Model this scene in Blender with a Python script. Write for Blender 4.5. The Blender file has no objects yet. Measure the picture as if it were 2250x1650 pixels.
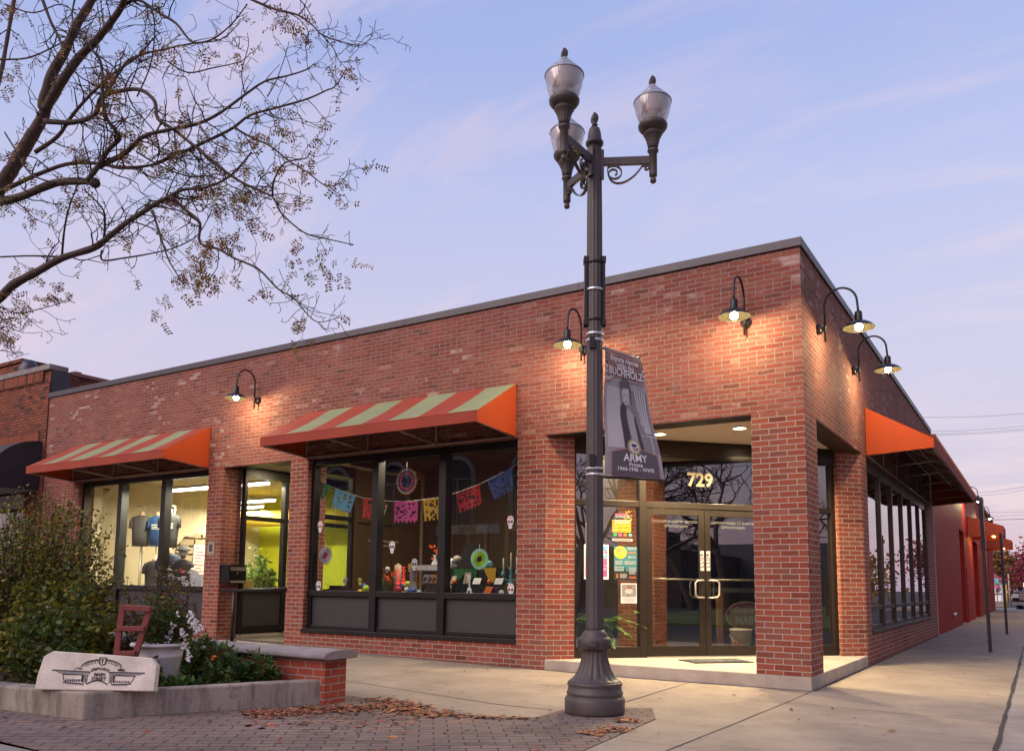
import bpy, bmesh, math, random
import numpy as np
from mathutils import Vector, Matrix
R = random.Random(7)
sc = bpy.context.scene
COL = sc.collection
PI = math.pi
rad = math.radians

# ------------------------------------------------------------------ camera
CF, CX, CY, CZ, YAW, PIT, ROL, PPX, PPY = 1821.52, 2.1808, -9.6749, 1.1301, -0.5651, 0.1099, 0.0107, 1124.7, 1083.93
CP = np.array([CX, CY, CZ])
def _axes():
    r = np.array([math.cos(YAW), -math.sin(YAW), 0]); f = np.array([math.sin(YAW), math.cos(YAW), 0]); u = np.array([0, 0, 1.])
    f2 = math.cos(PIT)*f + math.sin(PIT)*u; u2 = math.cos(PIT)*u - math.sin(PIT)*f
    return math.cos(ROL)*r + math.sin(ROL)*u2, math.cos(ROL)*u2 - math.sin(ROL)*r, f2
CR, CU, CFW = _axes()
cam = bpy.data.cameras.new("camera"); camo = bpy.data.objects.new("camera", cam); COL.objects.link(camo)
cam.sensor_fit = 'HORIZONTAL'; cam.sensor_width = 36; cam.lens = CF/2250*36
cam.shift_x = 0.0; cam.shift_y = (PPY-825)/2250
cam.clip_start = .05; cam.clip_end = 2000
m = Matrix.Identity(4)
for i in range(3):
    m[i][0] = CR[i]; m[i][1] = CU[i]; m[i][2] = -CFW[i]; m[i][3] = CP[i]
camo.matrix_world = m
sc.camera = camo
def ray(px, py): return CFW + CR*(px-PPX)/CF - CU*(py-PPY)/CF
def on(px, py, ax, v):
    """point of the real plane axis = v seen at a place of the photograph (used to measure the scene)"""
    d = ray(px, py); i = 'xyz'.index(ax); return CP + d*(v-CP[i])/d[i]
def A(px, py, y=0.): return on(px, py, 'y', y)
def B(px, py, x=0.): return on(px, py, 'x', x)
def G(px, py, z=0.): return on(px, py, 'z', z)
def atd(px, py, d): return CP + ray(px, py)*d

# ------------------------------------------------------------------ world, sun, exposure
def node(nt, typ, ins=None, **kw):
    n = nt.nodes.new(typ)
    for k, v in kw.items(): setattr(n, k, v)
    for k, v in (ins or {}).items():
        if isinstance(v, bpy.types.NodeSocket): nt.links.new(v, n.inputs[k])
        else: n.inputs[k].default_value = v
    return n
def ramp(nt, fac, stops, interp='LINEAR'):
    n = node(nt, 'ShaderNodeValToRGB', {0: fac}); cr = n.color_ramp; cr.interpolation = interp
    while len(cr.elements) < len(stops): cr.elements.new(.5)
    for e, (p, c) in zip(cr.elements, stops):
        e.position = p; e.color = (*c, 1) if len(c) == 3 else c
    return n.outputs[0]
def math_(nt, op, a, b=0.5, c=None, clamp=False):
    i = {0: a, 1: b}
    if c is not None: i[2] = c
    return node(nt, 'ShaderNodeMath', i, operation=op, use_clamp=clamp).outputs[0]
def mix_(nt, fac, a, b, blend='MIX'):
    n = node(nt, 'ShaderNodeMix', data_type='RGBA', blend_type=blend)
    for k, v in ((0, fac), (6, a), (7, b)):
        if isinstance(v, bpy.types.NodeSocket): nt.links.new(v, n.inputs[k])
        else: n.inputs[k].default_value = v if k == 0 else ((*v, 1) if len(v) == 3 else v)
    return n.outputs[2]
SUN_EL, SUN_AZ = rad(38), rad(205)        # azimuth clockwise from +y: the afterglow behind the camera, a little to its left
w = bpy.data.worlds.new("World"); sc.world = w; w.use_nodes = True
nt = w.node_tree; nt.nodes.clear()
tc = node(nt, 'ShaderNodeTexCoord').outputs['Generated']
sep = node(nt, 'ShaderNodeSeparateXYZ', {0: tc})
dx, dy, dz = sep.outputs
el = math_(nt, 'MAXIMUM', dz, 0.0)
base = ramp(nt, el, [(0.0, (.29, .215, .355)), (.10, (.305, .26, .405)), (.26, (.325, .32, .49)), (.43, (.29, .325, .53)), (.57, (.235, .285, .52)), (1.0, (.15, .21, .45))])
side = math_(nt, 'MULTIPLY_ADD', dx, -0.5, 0.42, clamp=True)
pink = mix_(nt, 1.0, (1, 1, 1), (1.22, 1.03, 1.0), 'MIX')
low = math_(nt, 'MULTIPLY', side, ramp(nt, el, [(0.0, (1, 1, 1)), (.3, (.55, .55, .55)), (.55, (0, 0, 0))]))
base = mix_(nt, low, base, (.46, .405, .525))
den = math_(nt, 'ADD', el, .22)
cv = node(nt, 'ShaderNodeCombineXYZ', {0: math_(nt, 'DIVIDE', dx, den), 1: math_(nt, 'DIVIDE', dy, den), 2: 0.0}).outputs[0]
mp = node(nt, 'ShaderNodeMapping', {'Vector': cv, 'Location': (3.1, 1.7, 0), 'Rotation': (0, 0, rad(32)), 'Scale': (.62, 2.3, 1)}).outputs[0]
n1 = node(nt, 'ShaderNodeTexNoise', {'Vector': mp, 'Scale': 1.7, 'Detail': 9.0, 'Roughness': .60, 'Distortion': .9}).outputs[0]
cl = ramp(nt, n1, [(.46, (0, 0, 0)), (.66, (1, 1, 1))], 'EASE')
n2 = node(nt, 'ShaderNodeTexNoise', {'Vector': cv, 'Scale': .55, 'Detail': 3.0}).outputs[0]
cl = math_(nt, 'MULTIPLY', cl, ramp(nt, n2, [(.36, (0.25, 0.25, 0.25)), (.58, (1, 1, 1))]))
skyc = mix_(nt, math_(nt, 'MULTIPLY', cl, .68), base, (.49, .39, .48))
back = math_(nt, 'MULTIPLY_ADD', dy, -1.0, 1.0)            # western half, out of view behind the camera, brightened to light the front
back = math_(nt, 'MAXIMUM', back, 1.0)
east = math_(nt, 'MULTIPLY_ADD', math_(nt, 'MULTIPLY', math_(nt, 'SUBTRACT', dx, .12), 1.2, clamp=True), -.40, 1.0)   # eastern sky, out of frame, dimmed to darken the side wall
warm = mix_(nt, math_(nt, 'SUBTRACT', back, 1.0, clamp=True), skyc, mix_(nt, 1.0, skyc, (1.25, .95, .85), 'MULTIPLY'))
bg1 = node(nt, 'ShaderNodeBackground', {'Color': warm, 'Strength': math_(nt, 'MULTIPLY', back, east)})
sky = node(nt, 'ShaderNodeTexSky', sky_type='NISHITA', sun_disc=False)
sky.sun_elevation = rad(3); sky.sun_rotation = SUN_AZ; sky.air_density = 1.2; sky.dust_density = 1.0
bg2 = node(nt, 'ShaderNodeBackground', {'Color': sky.outputs[0], 'Strength': .05})
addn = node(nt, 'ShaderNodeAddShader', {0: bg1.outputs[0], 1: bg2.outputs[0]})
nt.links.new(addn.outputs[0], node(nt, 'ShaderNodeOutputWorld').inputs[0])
sl = bpy.data.lights.new("sun", 'SUN'); slo = bpy.data.objects.new("sun", sl); COL.objects.link(slo)
sl.energy = 1.6; sl.angle = rad(55); sl.color = (1.0, .85, .70)
slo.rotation_euler = (PI/2-SUN_EL, 0, PI-SUN_AZ)
vs = sc.view_settings; vs.view_transform = 'Standard'; vs.look = 'None'; vs.exposure = 0.55; vs.gamma = 1.0; vs.use_curve_mapping = False
cy = sc.cycles; cy.max_bounces = 7; cy.diffuse_bounces = 3; cy.glossy_bounces = 4; cy.transmission_bounces = 6; cy.transparent_max_bounces = 24
cy.caustics_reflective = False; cy.caustics_refractive = False; cy.sample_clamp_indirect = 4.0; cy.use_denoising = True

# ------------------------------------------------------------------ helpers: objects
def link(o, parent=None):
    COL.objects.link(o)
    if parent is not None: o.parent = parent
    return o
def tag(o, label, cat=None, group=None, kind=None):
    o['label'] = label
    if cat: o['category'] = cat
    if group: o['group'] = group
    if kind: o['kind'] = kind
    return o
def thing(name, label, cat, loc=(0, 0, 0), rz=0., group=None):
    o = bpy.data.objects.new(name, None); o.empty_display_size = .1; COL.objects.link(o)
    o.location = loc; o.rotation_euler = (0, 0, rz)
    return tag(o, label, cat, group)
def copy_tree(o, parent=None):
    c = o.copy(); COL.objects.link(c); c.parent = parent
    for ch in list(o.children): copy_tree(ch, c)
    return c
def again(src, loc, rz, label, scale=None):
    c = copy_tree(src); c.location = loc; c.rotation_euler = (0, 0, rz); c['label'] = label
    if scale: c.scale = (scale,)*3 if not hasattr(scale, '__len__') else scale
    return c
class MB:
    def __init__(s): s.v = []; s.f = []; s.mi = []; s.sm = []; s.m = 0; s.smooth = False
    def add(s, vs, fs):
        b = len(s.v); s.v.extend([tuple(map(float, p)) for p in vs])
        for f in fs: s.f.append(tuple(i+b for i in f)); s.mi.append(s.m); s.sm.append(s.smooth)
        return s
    def box(s, x0, x1, y0, y1, z0, z1):
        return s.add([(x0,y0,z0),(x1,y0,z0),(x1,y1,z0),(x0,y1,z0),(x0,y0,z1),(x1,y0,z1),(x1,y1,z1),(x0,y1,z1)],
                     [(0,3,2,1),(4,5,6,7),(0,1,5,4),(1,2,6,5),(2,3,7,6),(3,0,4,7)])
    def obox(s, o, u, n, s0, s1, d0, d1, z0, z1):
        P = lambda a, d, z: (o[0]+u[0]*a+n[0]*d, o[1]+u[1]*a+n[1]*d, z)
        return s.add([P(s0,d0,z0),P(s1,d0,z0),P(s1,d1,z0),P(s0,d1,z0),P(s0,d0,z1),P(s1,d0,z1),P(s1,d1,z1),P(s0,d1,z1)],
                     [(0,3,2,1),(4,5,6,7),(0,1,5,4),(1,2,6,5),(2,3,7,6),(3,0,4,7)])
    def poly(s, pts): return s.add(pts, [tuple(range(len(pts)))])
    def prism(s, pts, z0, z1):
        n = len(pts); v = [(p[0], p[1], z0) for p in pts]+[(p[0], p[1], z1) for p in pts]
        return s.add(v, [tuple(range(n-1, -1, -1)), tuple(range(n, 2*n))]+[(i, (i+1) % n, n+(i+1) % n, n+i) for i in range(n)])
    def slab(s, pts, d):                                   # 3-D polygon given a thickness vector d
        n = len(pts); v = [tuple(p) for p in pts]+[tuple(np.array(p)+d) for p in pts]
        return s.add(v, [tuple(range(n-1, -1, -1)), tuple(range(n, 2*n))]+[(i, (i+1) % n, n+(i+1) % n, n+i) for i in range(n)])
    def tube(s, pts, rr, seg=8, cap=True):
        pts = [np.array(p, float) for p in pts]; k = len(pts)
        rr = rr if hasattr(rr, '__len__') else [rr]*k
        V = []; up = None
        for i, p in enumerate(pts):
            t = pts[min(i+1, k-1)]-pts[max(i-1, 0)]; t = t/(np.linalg.norm(t)+1e-12)
            if up is None:
                a = np.array([0, 0, 1.]) if abs(t[2]) < .9 else np.array([1., 0, 0])
                up = np.cross(t, a)
            up = up-t*(up@t); up /= np.linalg.norm(up)+1e-12; b = np.cross(t, up)
            for j in range(seg):
                an = 2*PI*j/seg; V.append(p+rr[i]*(math.cos(an)*up+math.sin(an)*b))
        F = [(i*seg+j, i*seg+(j+1) % seg, (i+1)*seg+(j+1) % seg, (i+1)*seg+j) for i in range(k-1) for j in range(seg)]
        if cap: F += [tuple(range(seg-1, -1, -1)), tuple(range((k-1)*seg, k*seg))]
        sm = s.smooth; s.smooth = True; s.add(V, F); s.smooth = sm
        return s
    def lathe(s, prof, c=(0, 0, 0), seg=32, flute=None, cap=True, smooth=True):
        V = []
        for (r, z) in prof:
            for j in range(seg):
                a = 2*PI*j/seg; q = r*(flute(z, a) if flute else 1)
                V.append((c[0]+q*math.cos(a), c[1]+q*math.sin(a), c[2]+z))
        k = len(prof)
        F = [(i*seg+j, i*seg+(j+1) % seg, (i+1)*seg+(j+1) % seg, (i+1)*seg+j) for i in range(k-1) for j in range(seg)]
        if cap: F += [tuple(range(seg-1, -1, -1)), tuple(range((k-1)*seg, k*seg))]
        sm = s.smooth; s.smooth = smooth; s.add(V, F); s.smooth = sm
        return s
    def ball(s, c, r, seg=12, rings=8, sc3=(1, 1, 1), bump=0., rnd=None):
        V = []
        for i in range(rings+1):
            t = PI*i/rings
            for j in range(seg):
                a = 2*PI*j/seg; q = r*(1+(rnd.uniform(-bump, bump) if rnd else 0))
                V.append((c[0]+q*sc3[0]*math.sin(t)*math.cos(a), c[1]+q*sc3[1]*math.sin(t)*math.sin(a), c[2]+q*sc3[2]*math.cos(t)))
        sm = s.smooth; s.smooth = True
        s.add(V, [(i*seg+j, (i+1)*seg+j, (i+1)*seg+(j+1) % seg, i*seg+(j+1) % seg) for i in range(rings) for j in range(seg)])
        s.smooth = sm; return s
    def build(s, name, mats, parent=None, bevel=0., fix=True, local=False):
        me = bpy.data.meshes.new(name)
        off = Vector((0, 0, 0))
        if parent is not None and not local:
            p = parent
            while p is not None: off += p.location; p = p.parent
        me.from_pydata([(x-off.x, y-off.y, z-off.z) for x, y, z in s.v], [], s.f)
        mats = mats if isinstance(mats, (list, tuple)) else [mats]
        for mm in mats: me.materials.append(mm)
        me.polygons.foreach_set('material_index', s.mi); me.polygons.foreach_set('use_smooth', s.sm)
        if fix and len(s.f) < 30000:
            bm = bmesh.new(); bm.from_mesh(me); bmesh.ops.recalc_face_normals(bm, faces=bm.faces); bm.to_mesh(me); bm.free()
        if len(s.f) < 6000:
            uv = me.uv_layers.new(name='UVMap').data
            me.update()
            co = np.array(s.v)
            for p in me.polygons:
                n = p.normal
                if abs(n.z) > .75: t1 = (1, 0, 0); t2 = (0, 1, 0)
                else:
                    l = math.hypot(n.x, n.y) or 1; t1 = (-n.y/l, n.x/l, 0); t2 = (0, 0, 1)
                for li in p.loop_indices:
                    c = co[me.loops[li].vertex_index]
                    uv[li].uv = (c[0]*t1[0]+c[1]*t1[1]+c[2]*t1[2], c[0]*t2[0]+c[1]*t2[1]+c[2]*t2[2])
        o = bpy.data.objects.new(name, me); link(o, parent)
        if bevel:
            b = o.modifiers.new('bevel', 'BEVEL'); b.width = bevel; b.segments = 2; b.limit_method = 'ANGLE'
        return o
_tc = {}
def text2d(body, size, bold=0., shear=0., align='CENTER', space=1.):
    k = (body, size, bold, shear, align, space)
    if k in _tc: return _tc[k]
    cu = bpy.data.curves.new('lettering', 'FONT'); cu.body = body; cu.size = size; cu.offset = bold*size; cu.shear = shear
    cu.align_x = align; cu.align_y = 'CENTER'; cu.resolution_u = 3; cu.space_character = space
    o = bpy.data.objects.new('lettering', cu); COL.objects.link(o)
    dg = bpy.context.evaluated_depsgraph_get()
    me = bpy.data.meshes.new_from_object(o.evaluated_get(dg))
    r = ([tuple(v.co)[:2] for v in me.vertices], [tuple(p.vertices) for p in me.polygons])
    bpy.data.objects.remove(o); bpy.data.curves.remove(cu); bpy.data.meshes.remove(me)
    _tc[k] = r; return r
class PF:
    """a flat (or curved) sheet: maps (u, v, lift) to a point"""
    def __init__(s, o, ux, uy):
        s.o = np.array(o, float); s.ux = np.array(ux, float); s.uy = np.array(uy, float); n = np.cross(s.ux, s.uy); s.n = n/np.linalg.norm(n)
    def __call__(s, u, v, l=0.): return s.o+s.ux*u+s.uy*v+s.n*l
def put_text(mb, pf, u, v, body, size, lift=.002, bold=0., shear=0., align='CENTER', space=1., bend=None, sx=1.):
    vs, fs = text2d(body, size, bold, shear, align, space)
    q = []
    for (a, b) in vs:
        a *= sx
        if bend: b += bend(a)
        q.append(pf(u+a, v+b, lift))
    mb.add(q, fs)
def ell(cu, cv, ru, rv, n=16, a0=0., a1=2*PI):
    full = abs(a1-a0-2*PI) < 1e-6
    return [(cu+ru*math.cos(a0+(a1-a0)*i/(n if full else n-1)), cv+rv*math.sin(a0+(a1-a0)*i/(n if full else n-1))) for i in range(n)]
def put_poly(mb, pf, pts, lift=.002): mb.poly([pf(u, v, lift) for u, v in pts])
def put_rect(mb, pf, u0, u1, v0, v1, lift=.002): put_poly(mb, pf, [(u0, v0), (u1, v0), (u1, v1), (u0, v1)], lift)
def put_line(mb, pf, pts, wd, lift=.002):
    for (a, b), (c, d) in zip(pts, pts[1:]):
        l = math.hypot(c-a, d-b) or 1; nx, ny = -(d-b)/l*wd/2, (c-a)/l*wd/2
        put_poly(mb, pf, [(a+nx, b+ny), (a-nx, b-ny), (c-nx, d-ny), (c+nx, d+ny)], lift)

# ------------------------------------------------------------------ helpers: materials
def newmat(name):
    mt = bpy.data.materials.new(name); mt.use_nodes = True; t = mt.node_tree; t.nodes.clear()
    return mt, t, node(t, 'ShaderNodeOutputMaterial')
def bsdf(t, out, col, rough=.6, metal=0., bump=None, bs=.3, bd=.01, **kw):
    ins = {'Base Color': col if isinstance(col, bpy.types.NodeSocket) else (*col, 1), 'Roughness': rough, 'Metallic': metal}
    if bump is not None: ins['Normal'] = node(t, 'ShaderNodeBump', {'Height': bump, 'Strength': bs, 'Distance': bd}).outputs[0]
    p = node(t, 'ShaderNodeBsdfPrincipled', ins)
    for k, v in kw.items(): p.inputs[k].default_value = v
    t.links.new(p.outputs[0], out.inputs[0]); return p
def plain(name, col, rough=.6, metal=0., var=.12, scale=6., bump=0., em=None, es=0., bscale=None, spec=.5):
    mt, t, out = newmat(name)
    co = node(t, 'ShaderNodeTexCoord').outputs['Object']
    ns = node(t, 'ShaderNodeTexNoise', {'Vector': co, 'Scale': scale, 'Detail': 5.0, 'Roughness': .6}).outputs[0]
    c = mix_(t, ns, tuple(max(0, x*(1-var*1.6)) for x in col), tuple(min(1, x*(1+var*1.6)) for x in col))
    b = None
    if bump: b = node(t, 'ShaderNodeTexNoise', {'Vector': co, 'Scale': bscale or scale*6, 'Detail': 4.0}).outputs[0]
    p = bsdf(t, out, c, math_(t, 'MULTIPLY_ADD', ns, .2, rough-.1, clamp=True), metal, b, bump)
    p.inputs['Specular IOR Level'].default_value = spec
    if em:
        p.inputs['Emission Color'].default_value = (*em, 1); p.inputs['Emission Strength'].default_value = es
    return mt
def flat(name, col, rough=.7): return plain(name, col, rough, var=.05, scale=20)
def emit(name, col, s):
    mt, t, out = newmat(name); e = node(t, 'ShaderNodeEmission', {0: (*col, 1), 1: s}); t.links.new(e.outputs[0], out.inputs[0]); return mt
def brick(name, cols, mortar, bw, rh, ms, squash=1., sqf=2, wob=.0, bump=.5, vo=0., rough=.82, stain=.25, uo=0., white=0., offs=.5, objco=False, rot=0., mrough=.9, smooth=.15):
    """running bond; the tint of every brick is drawn at random from cols"""
    mt, t, out = newmat(name)
    tcn = node(t, 'ShaderNodeTexCoord'); uv = tcn.outputs['Object' if objco else 'UV']; ob = tcn.outputs['Object']
    v = node(t, 'ShaderNodeMapping', {'Vector': uv, 'Location': (uo, vo, 0), 'Rotation': (0, 0, rot)}).outputs[0]
    if wob:
        nz = node(t, 'ShaderNodeTexNoise', {'Vector': ob, 'Scale': 9.0, 'Detail': 3.0}).outputs[1]
        v = node(t, 'ShaderNodeVectorMath', {0: v, 1: node(t, 'ShaderNodeVectorMath', {0: node(t, 'ShaderNodeVectorMath', {0: nz, 1: (.5, .5, .5)}, operation='SUBTRACT').outputs[0], 1: (wob, wob, wob)}, operation='MULTIPLY').outputs[0]}, operation='ADD').outputs[0]
    b = node(t, 'ShaderNodeTexBrick', {'Vector': v, 'Color1': (0, 0, 0, 1), 'Color2': (1, 1, 1, 1), 'Mortar': (.5, .5, .5, 1), 'Scale': 1.0, 'Mortar Size': ms, 'Mortar Smooth': smooth, 'Bias': 0.0, 'Brick Width': bw, 'Row Height': rh},
             offset=offs, offset_frequency=2, squash=squash, squash_frequency=sqf)
    k = len(cols); c = ramp(t, b.outputs[0], [((0.0 if i == 0 else (.999 if i == k-1 else .05+(i-1)/max(1, k-3)*.91)), q) for i, q in enumerate(cols)])
    n1 = node(t, 'ShaderNodeTexNoise', {'Vector': ob, 'Scale': 38.0, 'Detail': 5.0, 'Roughness': .65}).outputs[0]
    c = mix_(t, .55, c, mix_(t, n1, (.35, .35, .35), (1.0, 1.0, 1.0)), 'MULTIPLY'); c = mix_(t, 1.0, c, (1.32, 1.32, 1.32), 'MULTIPLY')
    n2 = node(t, 'ShaderNodeTexNoise', {'Vector': ob, 'Scale': 1.1, 'Detail': 4.0, 'Roughness': .6}).outputs[0]
    c = mix_(t, stain, c, mix_(t, ramp(t, n2, [(.3, (0, 0, 0)), (.7, (1, 1, 1))]), (.55, .5, .5), (1.3, 1.25, 1.22)), 'MULTIPLY')
    if white:
        n3 = node(t, 'ShaderNodeTexNoise', {'Vector': node(t, 'ShaderNodeMapping', {'Vector': ob, 'Scale': (1.2, 1.2, 5)}).outputs[0], 'Scale': 3.0, 'Detail': 6.0, 'Roughness': .75}).outputs[0]
        c = mix_(t, math_(t, 'MULTIPLY', ramp(t, n3, [(.54, (0, 0, 0)), (.74, (1, 1, 1))]), white), c, (.50, .36, .31))
        n4 = node(t, 'ShaderNodeTexNoise', {'Vector': node(t, 'ShaderNodeMapping', {'Vector': ob, 'Scale': (1., 1., 2.2), 'Location': (7, 3, 1)}).outputs[0], 'Scale': 5.5, 'Detail': 7.0, 'Roughness': .8, 'Distortion': 1.}).outputs[0]
        c = mix_(t, math_(t, 'MULTIPLY', ramp(t, n4, [(.50, (0, 0, 0)), (.70, (1, 1, 1))]), .62), c, (.17, .115, .095))      # smeared old mortar and soot
        n5 = node(t, 'ShaderNodeTexNoise', {'Vector': ob, 'Scale': .7, 'Detail': 5.0, 'Roughness': .7}).outputs[0]
        pale = math_(t, 'MULTIPLY', ramp(t, b.outputs[0], [(.80, (0, 0, 0)), (.84, (1, 1, 1))]), ramp(t, n5, [(.54, (0, 0, 0)), (.60, (1, 1, 1))]))
        c = mix_(t, math_(t, 'MULTIPLY', pale, .75), c, (.46, .33, .28))
    mn = mix_(t, n1, tuple(x*.75 for x in mortar), tuple(min(1, x*1.15) for x in mortar))
    col = mix_(t, b.outputs[1], c, mn)
    h = math_(t, 'SUBTRACT', math_(t, 'MULTIPLY', n1, .35), math_(t, 'MULTIPLY', b.outputs[1], .8))
    bsdf(t, out, col, rough, 0., h, bump, .012).inputs['Specular IOR Level'].default_value = .12
    return mt
def concrete(name, col, rough=.85, spots=.3, sc_=1., bump=.25, streak=0.):
    mt, t, out = newmat(name); co = node(t, 'ShaderNodeTexCoord').outputs['Object']
    n1 = node(t, 'ShaderNodeTexNoise', {'Vector': co, 'Scale': 1.3*sc_, 'Detail': 8.0, 'Roughness': .65}).outputs[0]
    n2 = node(t, 'ShaderNodeTexNoise', {'Vector': co, 'Scale': 60*sc_, 'Detail': 3.0}).outputs[0]
    n3 = node(t, 'ShaderNodeTexNoise', {'Vector': co, 'Scale': 5.0*sc_, 'Detail': 7.0, 'Roughness': .7, 'Distortion': .6}).outputs[0]
    c = mix_(t, ramp(t, n1, [(.3, (0, 0, 0)), (.72, (1, 1, 1))]), tuple(x*.72 for x in col), tuple(x*1.18 for x in col))
    c = mix_(t, math_(t, 'MULTIPLY', ramp(t, n3, [(.56, (0, 0, 0)), (.66, (1, 1, 1))]), spots), c, tuple(x*.5 for x in col))
    c = mix_(t, .5, c, mix_(t, n2, (.55, .55, .55), (1.4, 1.4, 1.4)), 'MULTIPLY')
    n5 = node(t, 'ShaderNodeTexVoronoi', {'Vector': co, 'Scale': 2.6*sc_, 'Randomness': 1.0}, feature='F1').outputs['Distance']
    c = mix_(t, math_(t, 'MULTIPLY', ramp(t, n5, [(.035, (1, 1, 1)), (.07, (0, 0, 0))]), .45), c, tuple(x*.4 for x in col))      # gum spots and pits
    if streak:
        n6 = node(t, 'ShaderNodeTexNoise', {'Vector': node(t, 'ShaderNodeMapping', {'Vector': co, 'Scale': (9, 9, 1.3)}).outputs[0], 'Scale': 1.0, 'Detail': 6.0, 'Roughness': .7}).outputs[0]
        c = mix_(t, math_(t, 'MULTIPLY', ramp(t, n6, [(.47, (0, 0, 0)), (.66, (1, 1, 1))]), streak), c, tuple(x*.42 for x in col))
        n7 = node(t, 'ShaderNodeTexVoronoi', {'Vector': co, 'Scale': 26.0}, feature='F1').outputs['Distance']
        c = mix_(t, math_(t, 'MULTIPLY', ramp(t, n7, [(.10, (1, 1, 1)), (.20, (0, 0, 0))]), .5), c, tuple(x*.35 for x in col))
    bsdf(t, out, c, rough, 0., math_(t, 'MULTIPLY_ADD', n2, .4, n3), bump, .008).inputs['Specular IOR Level'].default_value = .2
    return mt
def glass(name, ior=1.55, tint=(.92, .95, .95), extra=0.):
    mt, t, out = newmat(name)
    fr = node(t, 'ShaderNodeFresnel', {'IOR': ior}).outputs[0]
    if extra: fr = math_(t, 'ADD', fr, extra, clamp=True)
    fr = math_(t, 'MULTIPLY', fr, math_(t, 'SUBTRACT', 1.0, node(t, 'ShaderNodeNewGeometry').outputs['Backfacing']))   # only the outer face of a pane mirrors
    tr = node(t, 'ShaderNodeBsdfTransparent', {0: (*tint, 1)}); gl = node(t, 'ShaderNodeBsdfGlossy', {'Color': (1, 1, 1, 1), 'Roughness': 0.0})
    mx = node(t, 'ShaderNodeMixShader', {0: fr, 1: tr.outputs[0], 2: gl.outputs[0]}); t.links.new(mx.outputs[0], out.inputs[0]); return mt
def leafmat(name, col, trans=.35):
    mt, t, out = newmat(name); co = node(t, 'ShaderNodeTexCoord').outputs['Object']
    ns = node(t, 'ShaderNodeTexNoise', {'Vector': co, 'Scale': 14.0, 'Detail': 3.0}).outputs[0]
    c = mix_(t, ns, tuple(x*.55 for x in col), tuple(min(1, x*1.5) for x in col))
    d = node(t, 'ShaderNodeBsdfPrincipled', {'Base Color': c, 'Roughness': .55})
    tl = node(t, 'ShaderNodeBsdfTranslucent', {0: c})
    mx = node(t, 'ShaderNodeMixShader', {0: trans, 1: d.outputs[0], 2: tl.outputs[0]}); t.links.new(mx.outputs[0], out.inputs[0]); return mt
BC = [(.13, .040, .030), (.22, .060, .038), (.27, .080, .049), (.20, .052, .037), (.255, .098, .062), (.175, .064, .048), (.29, .105, .066)]
OC = [(.135, .055, .043), (.195, .055, .041), (.24, .071, .050), (.215, .060, .045), (.255, .081, .056), (.225, .070, .053), (.25, .088, .066), (.235, .080, .062), (.32, .165, .125)]
M = {}
M['brick'] = brick('new_brick', BC, (.39, .325, .28), .2032, .0677, .0052, vo=.0, bump=.5, stain=.3)
M['old'] = brick('old_brick', OC, (.31, .24, .20), .2110, .0605, .0062, squash=.5, sqf=7, wob=.016, bump=.9, stain=.55, white=.42, smooth=.3)
M['dark_brick'] = brick('dark_brick', [(.05, .03, .03), (.17, .05, .03), (.23, .07, .04), (.27, .085, .045), (.10, .045, .04), (.24, .075, .045)], (.06, .045, .04), .21, .068, .008, wob=.006, bump=.9, stain=.2)
M['soldier'] = brick('soldier_brick', [(.07, .035, .03), (.2, .06, .035), (.27, .08, .045)], (.06, .045, .04), .072, .23, .008, offs=0., bump=.9)
M['red_paint'] = brick('red_painted_brick', [(.27, .022, .015), (.29, .024, .016), (.30, .027, .018)], (.26, .022, .015), .2032, .0677, .006, bump=.55, stain=.18, rough=.6)
M['low_brick'] = brick('planter_brick', [(.17, .035, .025), (.26, .055, .035), (.30, .065, .042), (.22, .045, .035)], (.30, .25, .22), .2032, .0677, .006, wob=.004, bump=.6, stain=.2, vo=.0)
M['paver'] = brick('brick_pavers', [(.12, .095, .088), (.155, .125, .115), (.175, .14, .13), (.19, .14, .125), (.145, .12, .115), (.21, .135, .11)], (.065, .053, .047), .22, .11, .006, wob=.012, bump=.9, stain=.6, objco=True, rot=rad(-38), smooth=.25)
M['coping'] = plain('coping_metal', (.062, .057, .066), .42, .6, .06, 3)
M['black'] = plain('black_frame_metal', (.018, .016, .016), .38, .3, .1, 4)
M['bronze'] = plain('bronze_frame_metal', (.035, .027, .021), .38, .5, .1, 4)
M['panel'] = plain('textured_dark_panel', (.034, .030, .032), .55, .0, .1, 40, .5, bscale=70)
M['iron'] = plain('dark_brown_cast_iron', (.066, .053, .050), .5, .1, .3, 7, .12)
M['lampblk'] = plain('black_lamp_enamel', (.014, .013, .014), .3, .2, .05, 8)
M['shade_in'] = plain('shade_inner_enamel', (.012, .010, .006), .7, .0, .1, 8, spec=.05)
M['orange'] = plain('orange_canvas', (.30, .042, .018), .8, 0, .16, 2.2, .15, bscale=9)
M['orange_end'] = plain('bright_orange_canvas', (.43, .056, .006), .8, 0, .12, 2.2, .15, bscale=9)
M['sage'] = plain('sage_green_canvas', (.235, .265, .135), .8, 0, .14, 2.2, .15, bscale=9)
M['pipe'] = plain('galvanised_pipe', (.30, .25, .24), .5, .4, .1, 8)
M['concrete'] = concrete('sidewalk_concrete', (.285, .235, .19), spots=.38)
M['concrete2'] = concrete('grey_concrete', (.27, .24, .22), spots=.35, sc_=1.2)
M['step'] = concrete('step_concrete', (.42, .36, .30), spots=.15, sc_=1.3)
M['planterc'] = concrete('planter_concrete', (.34, .29, .24), spots=.85, sc_=2.4, streak=.9)
M['capc'] = concrete('cap_concrete', (.26, .235, .235), spots=.3, sc_=3.)
M['asphalt'] = concrete('asphalt', (.055, .052, .055), spots=.3)
M['soil'] = plain('garden_soil', (.035, .024, .017), .95, 0, .4, 20, .8)
M['glass'] = glass('window_glass', 1.66, (.92, .95, .95), .045)
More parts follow.
